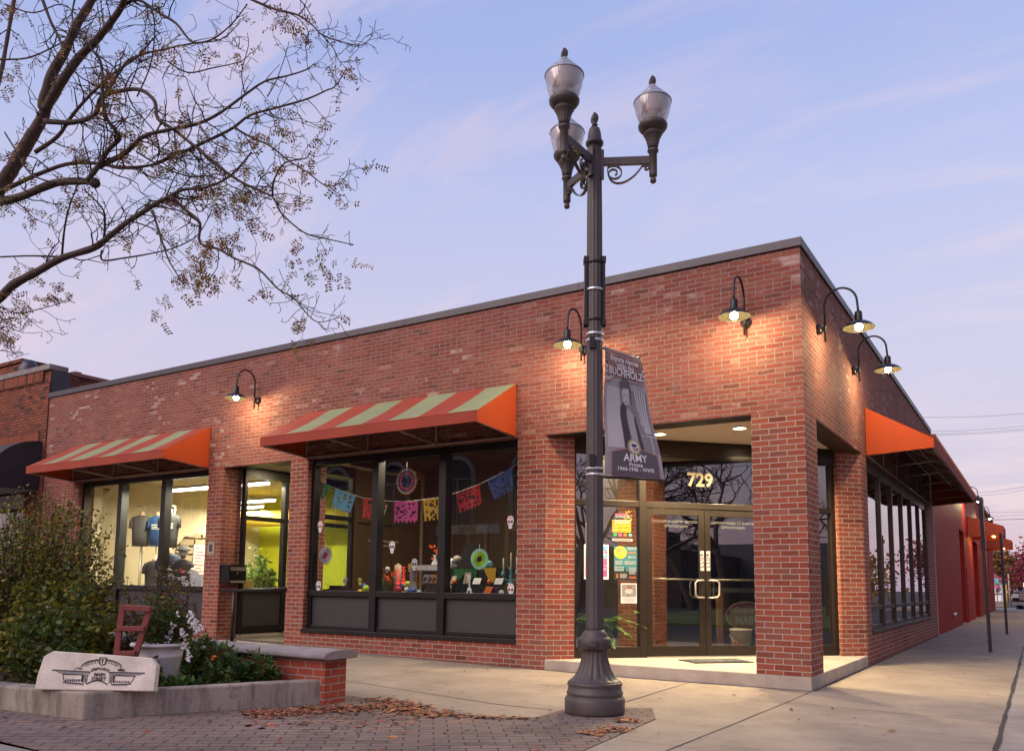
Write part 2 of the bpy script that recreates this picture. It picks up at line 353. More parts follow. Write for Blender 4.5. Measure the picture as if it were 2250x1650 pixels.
M['glass_side'] = glass('side_window_glass', 1.8, (.7, .75, .78), .2)
M['glass_door'] = glass('door_glass', 1.7, (.80, .81, .78), .22)
M['cream'] = plain('cream_plaster', (.62, .52, .36), .8, 0, .05, 2, .1, bscale=60)
M['green_wall'] = plain('lime_green_paint', (.47, .50, .012), .7, 0, .04, 2)
M['soffit'] = plain('beige_soffit', (.52, .45, .36), .8, 0, .05, 2)
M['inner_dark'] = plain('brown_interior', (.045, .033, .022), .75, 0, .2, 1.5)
M['inner_floor'] = plain('interior_floor', (.10, .08, .06), .5, 0, .2, 3)
M['wood_in'] = plain('dark_wood_door', (.10, .065, .03), .5, 0, .2, 6)
M['white'] = flat('white_paper', (.75, .74, .72)); M['ink'] = flat('black_ink', (.015, .015, .017)); M['grey'] = flat('grey_ink', (.25, .25, .26))
M['steel'] = plain('brushed_steel', (.5, .45, .38), .35, .55, .08, 10)
M['silver'] = plain('silver_band', (.62, .62, .63), .3, .8, .08, 10)
M['bulb'] = emit('lit_bulb', (1., .86, .58), 60.); M['tube'] = emit('fluorescent_tube', (1., .93, .75), 9.); M['can'] = emit('can_lamp', (1., .86, .62), 14.)
for k, c in dict(red=(.55, .02, .02), crimson=(.35, .01, .03), lime=(.38, .62, .03), navy=(.012, .02, .06), blue=(.03, .09, .30), sky=(.14, .40, .58), magenta=(.62, .07, .25), gold=(.68, .38, .02), yellow=(.75, .55, .03), teal=(.03, .18, .20), turq=(.14, .33, .34), purple=(.08, .02, .09), orangep=(.70, .16, .02), green=(.03, .42, .05), dgreen=(.015, .13, .03), pink=(.70, .10, .30), tan=(.42, .33, .22), skin=(.52, .33, .22), charcoal=(.05, .05, .055), shirtgrey=(.10, .095, .09), royal=(.03, .09, .25), wood=(.25, .11, .03), stone=(.30, .27, .22), neon=(.85, .06, .06), cream2=(.65, .6, .48), mint=(.35, .62, .46), maroon=(.14, .05, .05), slate=(.085, .075, .095), dgrey=(.09, .085, .095), mgrey=(.22, .21, .22), lgrey=(.46, .44, .44), rust=(.24, .045, .03)).items():
    M[k] = flat('paint_'+k, c)
def light(kind, name, loc, energy, col, parent=None, **kw):
    l = bpy.data.lights.new(name, kind); l.energy = energy; l.color = col
    for k, v in kw.items(): setattr(l, k, v)
    o = bpy.data.objects.new(name, l); link(o, parent); o.location = loc
    return o
# ================================================================== SETTING
def gz(x): return max(0., .0145*(-x-2.2))
def struct(name, mb, mats, label=None, **k):
    o = mb.build(name, mats, None, **k); o['kind'] = 'structure'
    if label: o['label'] = label
    return o
def P3(x, y, l=0.): return (x, y, gz(x)+l)
g = MB(); g.box(-400, 400, -300, 500, -1.2, -.16); struct('ground', g, M['asphalt'], 'dark asphalt ground of the streets')
g = MB()
for x0, x1 in ((-45, -2.2), (-2.2, 1.85)):
    g.slab([P3(x0, -6.6), P3(x1, -6.6), P3(x1, .4), P3(x0, .4)], (0, 0, -.4))
g.box(-.25, 1.85, .4, 45.6, -.4, 0)
struct('sidewalk', g, M['concrete'], 'beige concrete sidewalk around the corner building')
g = MB(); g.box(1.865, 3.4, -6.6, 7.2, -.4, -.004); g.box(1.865, 2.0, 7.22, 45.6, -.4, .02); struct('kerb', g, M['concrete2'], 'grey concrete apron and kerb at the street corner')
g = MB(); g.box(-45, 3.4, -6.86, -6.61, -.4, .012); struct('street_kerb', g, M['concrete2'], 'grey concrete kerb of the main street')
g = MB(); g.box(-30, 40, 45.6, 54, -.4, -.01); struct('alley', g, M['concrete2'], 'concrete alley behind the red building')
jm = plain('sidewalk_joint', (.035, .03, .028), .95, 0, .3, 30)
g = MB()
def joint(pts, wd=.014, l=.003):
    for (a, b), (c, d) in zip(pts, pts[1:]):
        L = math.hypot(c-a, d-b); k = max(1, int(L/.35)); nx, ny = -(d-b)/L, (c-a)/L; rr = random.Random(int(a*100+b*10)); prev = None
        for i in range(k+1):
            t = i/k; o = rr.uniform(-.006, .006); hw = wd*rr.uniform(.3, .7)
            x, y = a+(c-a)*t+nx*o, b+(d-b)*t+ny*o; cur = (P3(x+nx*hw, y+ny*hw, l), P3(x-nx*hw, y-ny*hw, l))
            if prev: g.poly([prev[0], prev[1], cur[1], cur[0]])
            prev = cur
joint([(-1.40, 0), (-1.30, -2.3)]); joint([(-5.9, -2.42), (-2.2, -2.93), (-1.62, -2.93)]); joint([(0, -.02), (.0, -1.2), (-.1, -6.5)], .010)
joint([(-.9, -1.05), (1.85, -1.25)], .008); joint([(1.858, -6.5), (1.858, .9), (1.858, 7.2)], .03); joint([(1.86, .93), (3.3, .93)], .014)
joint([(0, 1.6), (1.85, 1.6)], .006); joint([(0, 6.2), (1.85, 6.2)], .007); joint([(0, 10.5), (1.85, 10.5)], .007); joint([(-4.6, -.1), (-4.4, -2.6)], .006)
joint([(-8, -.1), (-7.8, -3.7)], .008); joint([(-.5, -3.9), (1.85, -4.0)], .006)
for i in range(14): joint([(0, 15+i*2.2), (1.85, 15+i*2.2)], .008)
joint([(-2.9, -2.6), (-2.3, -2.0), (-2.45, -1.2), (-1.9, -.5)], .004); joint([(.3, -2.6), (.8, -2.1), (1.3, -2.3), (1.8, -1.9)], .004); joint([(.1, 3.2), (.7, 3.5), (1.2, 3.2), (1.85, 3.6)], .004); joint([(-2.2, -1.32), (-1.37, -1.22)], .006); joint([(-5.9, -1.3), (-4.5, -1.4), (-2.2, -1.32)], .005)
joint([(-3.45, -.012), (-8, -.012)], .04); joint([(-3.4, -.012), (0, -.012)], .035); joint([(.012, 0), (.012, 13.6)], .035); joint([(-3.4, -3.72), (-5.6, -3.72)], .03)
struct('sidewalk_joints', g, jm, 'dark joints between the sidewalk slabs')
g = MB()
g.slab([P3(-30, -6.6, .006), P3(-2.2, -6.6, .006), P3(-2.2, -3.68, .006), P3(-2.9, -3.55, .006), P3(-3.5, -3.45, .006), P3(-30, -3.45, .006)], (0, 0, -.1))
g.slab([P3(-2.2, -6.6, .006), P3(-.42, -6.6, .006), P3(-.53, -4.46, .006), P3(-.655, -2.87, .006), P3(-.93, -2.28, .006), P3(-1.575, -2.72, .006), P3(-1.53, -3.40, .006), P3(-1.86, -3.62, .006), P3(-2.2, -3.68, .006)], (0, 0, -.1))
struct('brick_paving', g, M['paver'], 'grey brown brick paving in front of the planter')

# ================================================================== CORNER BUILDING
HT, ZC = 5.216, 3.17
bld = thing('brick_building', 'single storey corner shop of red brick with flat metal coping and recessed corner entrance', 'building', (0, 0, 0))
E0 = np.array([-3.42, 0.]); E1 = np.array([0., 3.58]); EU = (E1-E0)/np.linalg.norm(E1-E0); EN = np.array([-EU[1], EU[0]]); EL_ = np.linalg.norm(E1-E0)
def EP(s, d, z): return (E0[0]+EU[0]*s+EN[0]*d, E0[1]+EU[1]*s+EN[1]*d, z)
b = MB(); b.box(-16.02, 0, 0, .3, ZC, 5.11); b.box(-.3, 0, .3, 13.75, ZC, 5.11); b.box(-16.02, -14.65, 0, .3, -.2, ZC)
b.box(-16.02, -15.75, .3, 12, -.2, 5.0); b.box(-15.7, -.35, 11.8, 12, -.2, 5.0)
b.build('wall', M['old'], bld)
b = MB(); b.box(-16.05, .028, -.03, .36, 5.11, HT); b.box(-.36, .028, .36, 13.78, 5.11, HT)
for x in (-2.9, -5.95, -9.0, -12.05): b.box(x-.004, x+.004, -.033, 0, 5.108, HT+.002)
for y in (3.0, 6.05, 9.1, 12.1): b.box(0, .031, y-.004, y+.004, 5.108, HT+.002)
b.build('coping', M['coping'], bld, bevel=.006)
b = MB(); b.box(-15.7, -.36, .36, 11.8, 4.7, 4.8); b.build('roof', M['capc'], bld)
b = MB(); b.box(-.61, 0, 0, .61, .155, ZC); b.build('column', M['brick'], bld)
b = MB(); q = EP(.417, 0, 0); q2 = EP(.417, .22, 0)
b.prism([(-3.865, 0), (-3.42, 0), q[:2], q2[:2], (-3.865, .45)], -.1, ZC); b.build('pier', M['brick'], bld)
b = MB(); qa = EP(EL_-.417, 0, 0); qb = EP(EL_-.417, .30, 0)
b.prism([(0, 3.58), (0, 4.03), (-.45, 4.03), qb[:2], qa[:2]], -.1, ZC); b.build('pier', M['brick'], bld)
b = MB(); b.box(-8.366, -7.95, 0, .42, -.1, ZC); b.build('pier', M['brick'], bld)
b = MB(); b.box(-10.49, -10.07, 0, .41, -.1, ZC); b.build('pier', M['brick'], bld)
b = MB(); b.box(-.4, 0, 12.10, 13.55, -.2, ZC); b.build('pier', M['brick'], bld)
b = MB(); b.box(-.3, .006, 13.55, 13.70, -.2, ZC-.01); b.build('wall_edge', M['step'], bld)
b = MB(); b.box(-7.95, -3.865, 0, .3, -.2, .335); b.build('base_wall', M['brick'], bld)
b = MB(); b.box(-14.65, -10.49, 0, .3, -.2, .26); b.build('base_wall', M['brick'], bld)
b = MB(); b.box(-.3, 0, 4.03, 12.10, -.2, .455); b.build('base_wall', M['brick'], bld)
b = MB(); b.prism([(-3.42, 0), (0, 0), (0, 3.58), (-1.2, 3.9), (-3.9, 1.0)], -.2, .155); b.build('step', M['step'], bld, bevel=.012)
for q in ((-3.42, -.61, .003, .32), (-.32, -.003, .61, 3.55), (-10.07, -8.366, .003, .32)):
    b = MB(); b.box(*q, ZC-.012, ZC-.004)
    if q[2] == .003 and q[0] > -5: b.box(-3.3, -.61, .30, .315, ZC-.004, 3.25)
    b.build('lintel', M['bronze'], bld)
b = MB(); b.prism([(-3.2, .32), (-.32, .32), (-.32, 3.3)], 3.205, 3.25); b.build('ceiling', M['soffit'], bld)
b = MB(); b.box(-10.06, -8.37, .33, 3.5, 3.235, 3.28); b.build('ceiling', M['soffit'], bld)
for (x, y) in ((-1.03, .92), (-2.10, .82), (-.95, 2.0)):
    c = thing('recessed_light', '', 'ceiling light', (x, y, 3.2), group='recessed lights in the entrance ceiling')
    c['label'] = {-1.03: 'lit round recessed light in the porch ceiling nearest the brick corner column', -2.10: 'lit round recessed light in the porch ceiling just right of the hanging banner', -.95: 'lit round recessed light in the porch ceiling behind the brick corner column'}[x]
    b = MB(); b.lathe([(.085, 3.203), (.105, 3.203), (.105, 3.190), (.088, 3.186), (.085, 3.203)], (x, y, 0), 28, cap=False); b.build('trim', M['cream2'], c)
    b = MB(); b.lathe([(.082, 3.199), (.082, 3.196)], (x, y, 0), 28); b.build('lens', M['can'], c)
    light('SPOT', 'porch_spot', (0, 0, -.03), 330, (1, .78, .45), c, spot_size=rad(150), spot_blend=.5, shadow_soft_size=.07)
# --- street windows: frames, panes, panels
def window_front(x0, x1, z0, zs, z1, muls, yf, nm, paneL):
    b = MB(); d = .07
    b.box(x0, x1, yf, yf+.12, z1, ZC-.003); b.box(x0, x1, yf-.03, yf+.12, zs-.085, zs); b.box(x0, x1, yf, yf+.12, z0, z0+.055)
    xs = [x0]+muls+[x1]
    b.box(x0, x0+d, yf-.004, yf+.124, z0, z1); b.box(x1-d*.5, x1, yf-.004, yf+.124, z0, z1)
    for mx in muls: b.box(mx-.065, mx+.065, yf-.035, yf+.124, z0, z1)
    wnd = b.build(nm, M['black'], bld, bevel=.004)
    b = MB(); b.box(x0-.02, x1, -.025, yf+.1, z0-.065, z0-.003); b.build('sill', M['black'], wnd, bevel=.004)
    for i in range(len(xs)-1):
        a, c = xs[i]+.03, xs[i+1]-.03
        b = MB(); b.box(a, c, yf+.05, yf+.056, zs-.01, z1+.01); b.build('pane', M['glass'], wnd)
        b = MB(); b.box(a, c, yf+.03, yf+.05, z0+.03, zs-.03); b.build('panel', M['panel'], wnd)
    return wnd
W2 = window_front(-7.95, -3.865, .40, 1.01, 3.055, [-6.535, -5.22], .10, 'display_window', None)
W1 = window_front(-14.65, -10.49, .32, 1.05, 3.065, [-13.29, -11.89], .10, 'display_window', None)
b = MB()
ys = [4.03, 5.36, 6.71, 8.06, 9.41, 10.76, 12.10]
for i, y in enumerate(ys):
    a, c = (y, y+.1) if i == 0 else ((y-.08, y) if i == 6 else (y-.035, y+.035))
    b.box(-.20, -.012, a, c, .53, 3.0)
b.box(-.2, -.03, 4.03, 12.1, .50, .57); b.box(-.2, -.025, 4.03, 12.1, .80, .87); b.box(-.2, -.03, 4.03, 12.1, 2.98, ZC-.003)
W3 = b.build('side_window', M['bronze'], bld, bevel=.004)
b = MB(); b.box(-.25, .03, 4.03, 12.1, .455, .50); b.build('sill', M['bronze'], W3, bevel=.004)
for i in range(6):
    b = MB(); b.box(-.058, -.052, ys[i]+.03, ys[i+1]-.03, .56, 2.99); b.build('pane', M['glass_side'], W3)
# --- corner storefront at 45 degrees
def eb(b, s0, s1, z0, z1, d0=.08, d1=.20): b.obox(E0, EU, EN, s0, s1, d0, d1, z0, z1)
ZT0, ZT1, ZH = 2.235, 2.32, 2.985
b = MB(); S0, S1 = .42, EL_-.415
eb(b, S0, S0+.05, .155, ZH); eb(b, S1-.07, S1, .155, ZH); eb(b, 1.40, 1.50, .155, ZH, .076, .204); eb(b, 3.30, 3.40, .155, ZH, .076, .204)
eb(b, S0+.05, 1.40, ZT0, ZT1); eb(b, 1.5, 3.3, ZT0, ZT1); eb(b, 3.4, S1-.07, ZT0, ZT1)
eb(b, S0+.05, 1.40, .155, .30); eb(b, 3.4, S1-.07, .155, .30); eb(b, S0, S1, ZH, 3.203, .06, .22); eb(b, S0, S1, ZH-.02, ZH, .09, .19)
SF = b.build('storefront', M['bronze'], bld, bevel=.004)
for (a, c, z0, z1) in ((S0+.03, 1.42, .28, ZT0+.02), (3.38, S1-.04, .28, ZT0+.02), (S0+.03, 1.42, ZT1-.02, ZH), (1.48, 3.32, ZT1-.02, ZH), (3.38, S1-.04, ZT1-.02, ZH)):
    b = MB(); eb(b, a, c, z0, z1, .135, .141); b.build('pane', M['glass_door'], SF)
EPF = PF(EP(0, .13, 0), (*EU, 0), (0, 0, 1))             # front of the corner glazing: (along, up)
b = MB(); put_text(b, EPF, 2.36, 2.655, '729', .27, .004, .03); b.build('house_number', flat('number_beige', (.20, .165, .115)), SF)
def door(s0, s1, hinge_left):
    b = MB(); st = .085
    eb(b, s0, s0+st, .17, ZT0-.005, .09, .135); eb(b, s1-st, s1, .17, ZT0-.005, .09, .135); eb(b, s0+st, s1-st, .17, .31, .09, .135); eb(b, s0+st, s1-st, ZT0-.10, ZT0-.005, .09, .135)
    d = b.build('door', M['bronze'], bld, bevel=.004)
    b = MB(); eb(b, s0+st-.02, s1-st+.02, .29, ZT0-.08, .112, .118); b.build('pane', M['glass_door'], d)
    hs = s1-.045 if hinge_left else s0+.045; k = -1 if hinge_left else 1
    pts = [EP(hs, .09, 1.225), EP(hs, .045, 1.225), EP(hs+k*.10, .030, 1.22), EP(hs+k*.135, .03, 1.19), EP(hs+k*.135, .03, 1.02), EP(hs+k*.10, .03, .985), EP(hs, .045, .98), EP(hs, .09, .98)]
    b = MB(); b.tube(pts, .013, 10); b.build('handle', M['steel'], d)
    b = MB(); b.tube([EP(s0+.05, .16, 1.235), EP(s1-.05, .16, 1.235)], .014, 8); b.build('push_bar', M['steel'], d)
    pf = PF(EP(hs, .088, 1.50), (*EU, 0), (0, 0, 1))
    b = MB(); put_rect(b, pf, -.028, .028, -.14, .14, .002); b.m = 1
    for i, ch in enumerate('PULL'): put_text(b, PF(pf(0, .085-i*.055), (0, 0, 1), -np.array((*EU, 0))), 0, 0, ch, .06, .004, .04)
    b.build('pull_sign', [M['lgrey'], M['ink']], d)
    b = MB(); pf = PF(EP((s0+s1)/2+.02, .125, 2.02), -np.array((*EU, 0)), (0, 0, 1))
    put_text(b, pf, 0, .03, 'THIS DOOR TO REMAIN UNLOCKED', .046, -.004, .03); b.build('notice_lettering', M['lgrey'], d); b = MB(); put_text(b, pf, 0, -.035, 'WHILE OCCUPIED', .046, -.004, .03)
    b.build('notice_lettering', M['lgrey'], d)
    return d
door(1.505, 2.398, True); door(2.404, 3.297, False)
b = MB(); eb(b, 1.5, 3.3, .155, .168, .06, .21); b.build('threshold', M['steel'], bld)
# --- second entrance between the two display windows: glazed side walls and a door facing the street
def glazed_side(x, y0, y1, posts, rails, nm):
    b = MB()
    b.box(x-.05, x+.05, y0, y0+.06, .20, 3.05); b.box(x-.05, x+.05, y1-.06, y1, .2, 3.05)
    for p in posts: b.box(x-.055, x+.055, p, p+.10, .2, 3.05)
    for z0, z1 in rails: b.box(x-.045, x+.045, y0+.06, y1-.06, z0, z1)
    b.box(x-.06, x+.06, y0, y1, 3.05, 3.24)
    o = b.build(nm, M['black'], bld, bevel=.003)
    b = MB(); b.box(x-.003, x+.003, y0+.04, y1-.04, .95, 3.06); b.build('pane', M['glass'], o)
    return o
gs = glazed_side(-10.02, .41, 3.5, [1.36], [(.22, .34), (.93, 1.01), (2.26, 2.34)], 'side_light')
b = MB(); b.box(-10.03, -10.0, .45, 3.45, .33, .94); b.build('panel', M['panel'], gs)
b = MB(); b.box(-10.06, -9.98, .41, 3.5, -.05, .2); b.build('kerb_base', M['step'], bld)
gs = glazed_side(-8.42, .42, 1.58, [], [(.2, .34), (2.25, 2.33)], 'side_light')
b = MB(); b.box(-8.43, -8.40, .45, 1.55, .33, 1.0); b.build('panel', M['panel'], gs)
b = MB(); b.box(-9.97, -9.85, 3.46, 3.54, .15, 3.2); b.box(-8.57, -8.47, 3.46, 3.54, .15, 3.2); b.box(-9.85, -8.57, 3.46, 3.54, 2.25, 2.33); b.box(-9.85, -8.57, 3.46, 3.54, 3.0, 3.2); b.box(-9.85, -8.57, 3.47, 3.53, .15, .32)
d2 = b.build('door', M['black'], bld)
b = MB(); b.box(-9.9, -8.5, 3.5, 3.506, .3, 3.0); b.build('pane', M['glass'], d2)
b = MB(); b.box(-8.47, -8.45, 1.58, 3.6, .14, 3.24); b.box(-8.45, -8.39, 1.58, 1.70, .14, 3.24); b.box(-8.45, -8.39, 2.70, 2.85, .14, 3.24); b.box(-8.45, -8.39, 1.70, 2.70, 2.25, 2.33); b.box(-8.45, -8.39, 1.70, 2.70, .14, .36)
d2 = b.build('door', M['wood_in'], bld)
for s_, z_, h_, q in (('727', 2.53, .27, 2.30), ('DOOR TO REMAIN UNLOCKED', 1.93, .060, 2.42), ('WHILE OCCUPIED', 1.85, .060, 2.42)):
    b = MB(); put_text(b, PF((-8.385, q, z_), (0, 1, 0), (0, 0, 1)), 0, 0, s_, h_, .002, .02); b.build('door_lettering', M['cream2'], d2)
b = MB(); b.slab([(-10.07, 0, .115), (-8.366, 0, .09), (-8.366, 3.5, .15), (-10.07, 3.5, .15)], (0, 0, -.2)); b.build('entry_floor', M['step'], bld)

# ================================================================== INTERIORS
b = MB(); b.box(-15.7, -.3, .2, 11.7, -.1, .14); struct('interior_floor', b, M['inner_floor'], 'shop floor')
b = MB(); b.box(-15.7, -10.1, .31, 5.7, 3.42, 3.5); b.box(-10.1, -8.5, 3.55, 5.7, 3.42, 3.5); struct('left_ceiling', b, M['cream'], 'cream ceiling of the left shop')
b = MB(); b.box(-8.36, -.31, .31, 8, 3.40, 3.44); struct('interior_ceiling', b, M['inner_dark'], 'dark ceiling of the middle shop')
b = MB(); b.box(-15.72, -15.62, .31, 5.7, 0, 3.42); b.box(-14.66, -14.6, .31, .5, 0, 3.2); struct('cream_wall', b, M['cream'], 'cream wall of the left shop')
b = MB(); b.box(-15.7, -8.5, 5.62, 5.7, 0, 3.42); struct('green_wall', b, M['green_wall'], 'lime green back wall of the left shop')
b = MB(); b.box(-8.55, -8.475, 3.55, 5.7, 0, 3.42); struct('cross_wall', b, M['cream'], 'cross wall of the left shop')
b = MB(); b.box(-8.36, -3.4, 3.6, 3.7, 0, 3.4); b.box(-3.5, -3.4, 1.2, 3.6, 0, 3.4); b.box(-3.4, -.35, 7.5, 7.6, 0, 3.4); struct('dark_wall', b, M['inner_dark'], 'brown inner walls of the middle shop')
b = MB(); b.box(-7.9, -3.88, .24, 1.5, .86, .95); struct('display_floor', b, M['dgrey'], 'raised floor of the display window')
b = MB(); b.box(-3.95, -3.50, .45, .85, .15, 3.3); struct('inner_pier', b, M['brick'], 'brick pier inside the corner shop')
# lime room wooden doors at the back of the middle shop
for x in (-7.2, -5.9): 
    d = thing('wooden_door', 'brown panelled inner door at the back of the dark shop, %s' % ('left one' if x < -6.5 else 'right one'), 'door', (x, 3.58, .14), group='inner wooden doors')
    b = MB(); b.box(x-.45, x+.45, 3.54, 3.58, .14, 2.3); b.build('door_leaf', M['wood_in'], d)
    b = MB()
    for z0, z1 in ((.35, 1.1), (1.25, 2.15)):
        for u in (-.36, .06): b.box(x+u, x+u+.3, 3.525, 3.545, z0, z1)
    b.build('panel', M['inner_dark'], d); b = MB(); b.ball((x+.37, 3.50, 1.15), .03); b.build('knob', M['steel'], d)
def tube_light(x, y, L, label, z=3.0, pw=60):
    t = thing('tube_light', label, 'ceiling light', (x, y, z), group='hanging tube lights in the shop')
    b = MB(); b.box(x-L/2, x+L/2, y-.05, y+.05, z+.02, z+.07); b.build('housing', M['cream2'], t)
    b = MB(); b.tube([(x-L/2+.02, y, z), (x+L/2-.02, y, z)], .035, 10); b.build('tube', M['tube'], t)
    for k in (-.4, .4): b = MB(); b.tube([(x+k*L, y, z+.07), (x+k*L, y, 3.42)], .004, 5); b.build('cable', M['steel'], t)
    if pw: light('AREA', 'tube_glow', (0, 0, -.05), pw, (1, .86, .60), t, shape='RECTANGLE', size=L, size_y=.12)
tube_light(-12.28, .87, 1.32, 'lit tube light hanging behind the left display window', 2.98, 95)
tube_light(-10.95, 1.2, 1.4, 'highest lit tube light seen through the entry glazing beside the mailbox pier', 3.03, 95)
tube_light(-13.3, 3.5, 1.3, 'second lit tube light seen below the highest one through the entry glazing', 3.02, 140)
tube_light(-14.7, 4.5, 1.0, 'farthest small lit tube light above the lime green wall', 3.02, 100)
b = MB(); pts = [(-15.5, 4.6, 2.72), (-8.9, 4.6, 2.72)]; b.tube(pts, .2, 20)
for i in range(60): 
    x = -15.4+i*.11; b.lathe([(.205, -.004), (.205, .004)], (0, 0, 0), 3, cap=False) if 0 else None
duct = b.build('air_duct', M['yellow']); tag(duct, 'round yellow green air duct under the left shop ceiling', 'duct')
c = thing('recessed_light', 'round recessed light inside the corner shop above the doors', 'ceiling light', (-2.95, 1.9, 3.39), group='recessed lights in the entrance ceiling')
b = MB(); b.lathe([(.085, 3.396), (.105, 3.396), (.105, 3.384), (.088, 3.380), (.085, 3.396)], (-2.95, 1.9, 0), 28, cap=False); b.build('trim', M['cream2'], c)
b = MB(); b.lathe([(.082, 3.392), (.082, 3.389)], (-2.95, 1.9, 0), 28); b.build('lens', M['can'], c)
light('SPOT', 'inner_spot', (0, 0, -.03), 260, (1, .80, .50), c, spot_size=rad(150), spot_blend=.5, shadow_soft_size=.07)
light('AREA', 'entry_soffit_light', (-9.2, 1.3, 3.22), 26, (1, .82, .5), None, size=.3)
light('AREA', 'display_fill_light', (-5.8, .85, 3.36), 75, (1, .80, .55), None, size=.9)  # fill lamp without a fixture, added to brighten the window display
tag(bpy.data.objects['entry_soffit_light'], 'light')
# ================================================================== AWNINGS
def awning(L, label, loc, rz, nst=9, proj=.965, zt=3.945, zl=3.385, zb=3.24, zw=3.19, ends=True, mats=None, bars=4, fr=True):
    t = thing('awning', label, 'awning', loc, rz, 'orange awnings on the shop fronts')
    b = MB()
    b.smooth = True
    for i in range(nst):
        b.m = i % 2; kx, ky = 4, 8
        def cp(u, v):                                    # canvas hangs a little between the rafters
            x = L*(i+u/kx)/nst; r = v/ky; sg = .028*abs(math.sin(PI*x/L*(bars)))*math.sin(PI*r)+.006*math.sin(x*9+r*5)*math.sin(PI*r)
            return (x, -proj*r-sg*.2, zt+(zl-zt)*r-sg)
        b.add([cp(u, v) for v in range(ky+1) for u in range(kx+1)], [(v*(kx+1)+u, v*(kx+1)+u+1, (v+1)*(kx+1)+u+1, (v+1)*(kx+1)+u) for v in range(ky) for u in range(kx)])
    b.smooth = False
    b.m = 0
    nv = 40
    for i in range(nv):
        x0, x1 = L*i/nv, L*(i+1)/nv; w0, w1 = .006*math.sin(x0*6.3), .006*math.sin(x1*6.3)
        b.slab([(x0, -proj-.004, zl), (x1, -proj-.004, zl), (x1, -proj+w1, zb+w1*.5), (x0, -proj+w0, zb+w0*.5)], (0, -.004, 0))
    b.m = 0
    b.tube([(0, -proj-.004, zl), (L, -proj-.004, zl)], .007, 6)
    b.build('canopy', mats or [M['orange'], M['sage']], t, local=True)
    for x, k in ((0, .005), (L, -.005)):
        b = MB(); b.slab([(x, -.01, zw), (x, -proj, zb), (x, -proj, zl-.002), (x, -.01, zt-.004)], (k, 0, 0)); b.build('end_panel', (mats or [M['orange_end']])[0] if mats else M['orange_end'], t, local=True)
    if fr:
        b = MB(); r = .014
        b.tube([(.03, -.02, zw), (L-.03, -.02, zw)], r, 6); b.tube([(.03, -proj+.03, zb+.02), (L-.03, -proj+.03, zb+.02)], r, 6); b.tube([(.03, -.03, zt-.05), (L-.03, -.03, zt-.05)], r, 6)
        for i in range(bars+1):
            x = .04+(L-.08)*i/bars
            b.tube([(x, -.02, zw), (x, -proj+.03, zb+.02)], r, 6); b.tube([(x, -.03, zw), (x, -.03, zt-.05)], r*.8, 6)
        b.tube([(.05, -proj*.55, zt-(zt-zl)*.55-.075), (L-.05, -proj*.55, zt-(zt-zl)*.55-.075)], r*.8, 6)
        b.build('frame', M['pipe'], t, local=True)
    return t
awning(4.40, 'striped orange and sage awning over the left display window behind the shrub', (-14.89, 0, 0), 0, bars=3)
awning(4.12, 'striped orange and sage awning over the middle display window with paper flags', (-8.015, 0, 0), 0, 8, bars=3)
awning(9.2, 'long orange side awning with a plain orange end over the tall side windows', (0, 4.02, 0), PI/2, 13, .95, bars=6)
dk = [M['orange'], M['orange']]
for y, lb in ((25.9, 'small lit orange awning on the red side wall, the nearer of two'), (36.4, 'small lit orange awning on the red side wall, the farther of two')):
    t = awning(2.4, lb, (0, y, 0), PI/2, 3, 1.15, 3.9, 3.5, 3.15, 3.1, mats=[M['orange'], M['orange']], bars=2, fr=False)
    b = MB(); b.box(.1, 2.3, -.8, -.72, 3.2, 3.24); b.build('strip_lamp', emit('awning_lamp', (1, .6, .15), 12), t, local=True)
    light('AREA', 'awning_glow', (1.2, -.6, 3.2), 18, (1, .6, .2), t, size=.6)

# ================================================================== GOOSENECK LAMPS
def gooseneck(label, loc, rz):
    t = thing('wall_lamp', label, 'wall lamp', loc, rz, 'black gooseneck lamps on the brick walls')
    b = MB(); b.tube([(0, 0, 0), (0, -.055, 0)], [.066, .060], 20); b.tube([(0, -.05, 0), (0, -.10, 0)], .018, 8); b.box(-.02, .02, -.105, -.06, -.03, .03); b.build('wall_plate', M['lampblk'], t, local=True)
    pts = [(0, -.095, -.165), (0, -.095, .25)]
    pts += [(0, -.285+.19*math.cos(a), .285+.2*math.sin(a)) for a in [PI*i/14 for i in range(15)]]
    pts += [(0, -.482, .20), (0, -.485, .15)]
    b = MB(); b.tube(pts, .0135, 10); b.build('arm', M['lampblk'], t, local=True)
    b = MB(); b.lathe([(.012, .17), (.035, .155), (.044, .14), (.047, .04), (.047, .02)], (0, -.485, 0), 20); b.build('socket', M['lampblk'], t, local=True)
    b = MB(); b.lathe([(.047, .035), (.10, .022), (.15, -.008), (.182, -.045), (.185, -.052)], (0, -.485, 0), 36, cap=False); b.m = 1
    b.lathe([(.183, -.050), (.178, -.043), (.145, -.012), (.095, .015), (.0, .018)], (0, -.485, 0), 36, cap=False); b.build('shade', [M['lampblk'], M['shade_in']], t, fix=False, local=True)
    b = MB(); b.ball((0, -.485, -.040), .046, 16, 12); b.build('bulb', M['bulb'], t, local=True)
    light('POINT', 'lamp_glow', (0, -.485, -.098), 46, (1, .76, .40), t, shadow_soft_size=.05)
    return t
g0 = gooseneck('black gooseneck wall lamp between the two striped awnings', (-9.237, 0, 4.29), 0)
again(g0, (-2.825, 0, 4.265), 0, 'black gooseneck wall lamp right behind the street lamp pole')
again(g0, (-.64, 0, 4.28), 0, 'black gooseneck wall lamp on the front wall above the corner column')
again(g0, (0, .81, 4.32), PI/2, 'black gooseneck wall lamp on the side wall nearest the building corner')
again(g0, (0, 3.11, 4.32), PI/2, 'black gooseneck wall lamp on the side wall just before the long orange awning')
again(g0, (0, 24.0, 4.30), PI/2, 'black gooseneck wall lamp on the red painted wall just past the long awning')
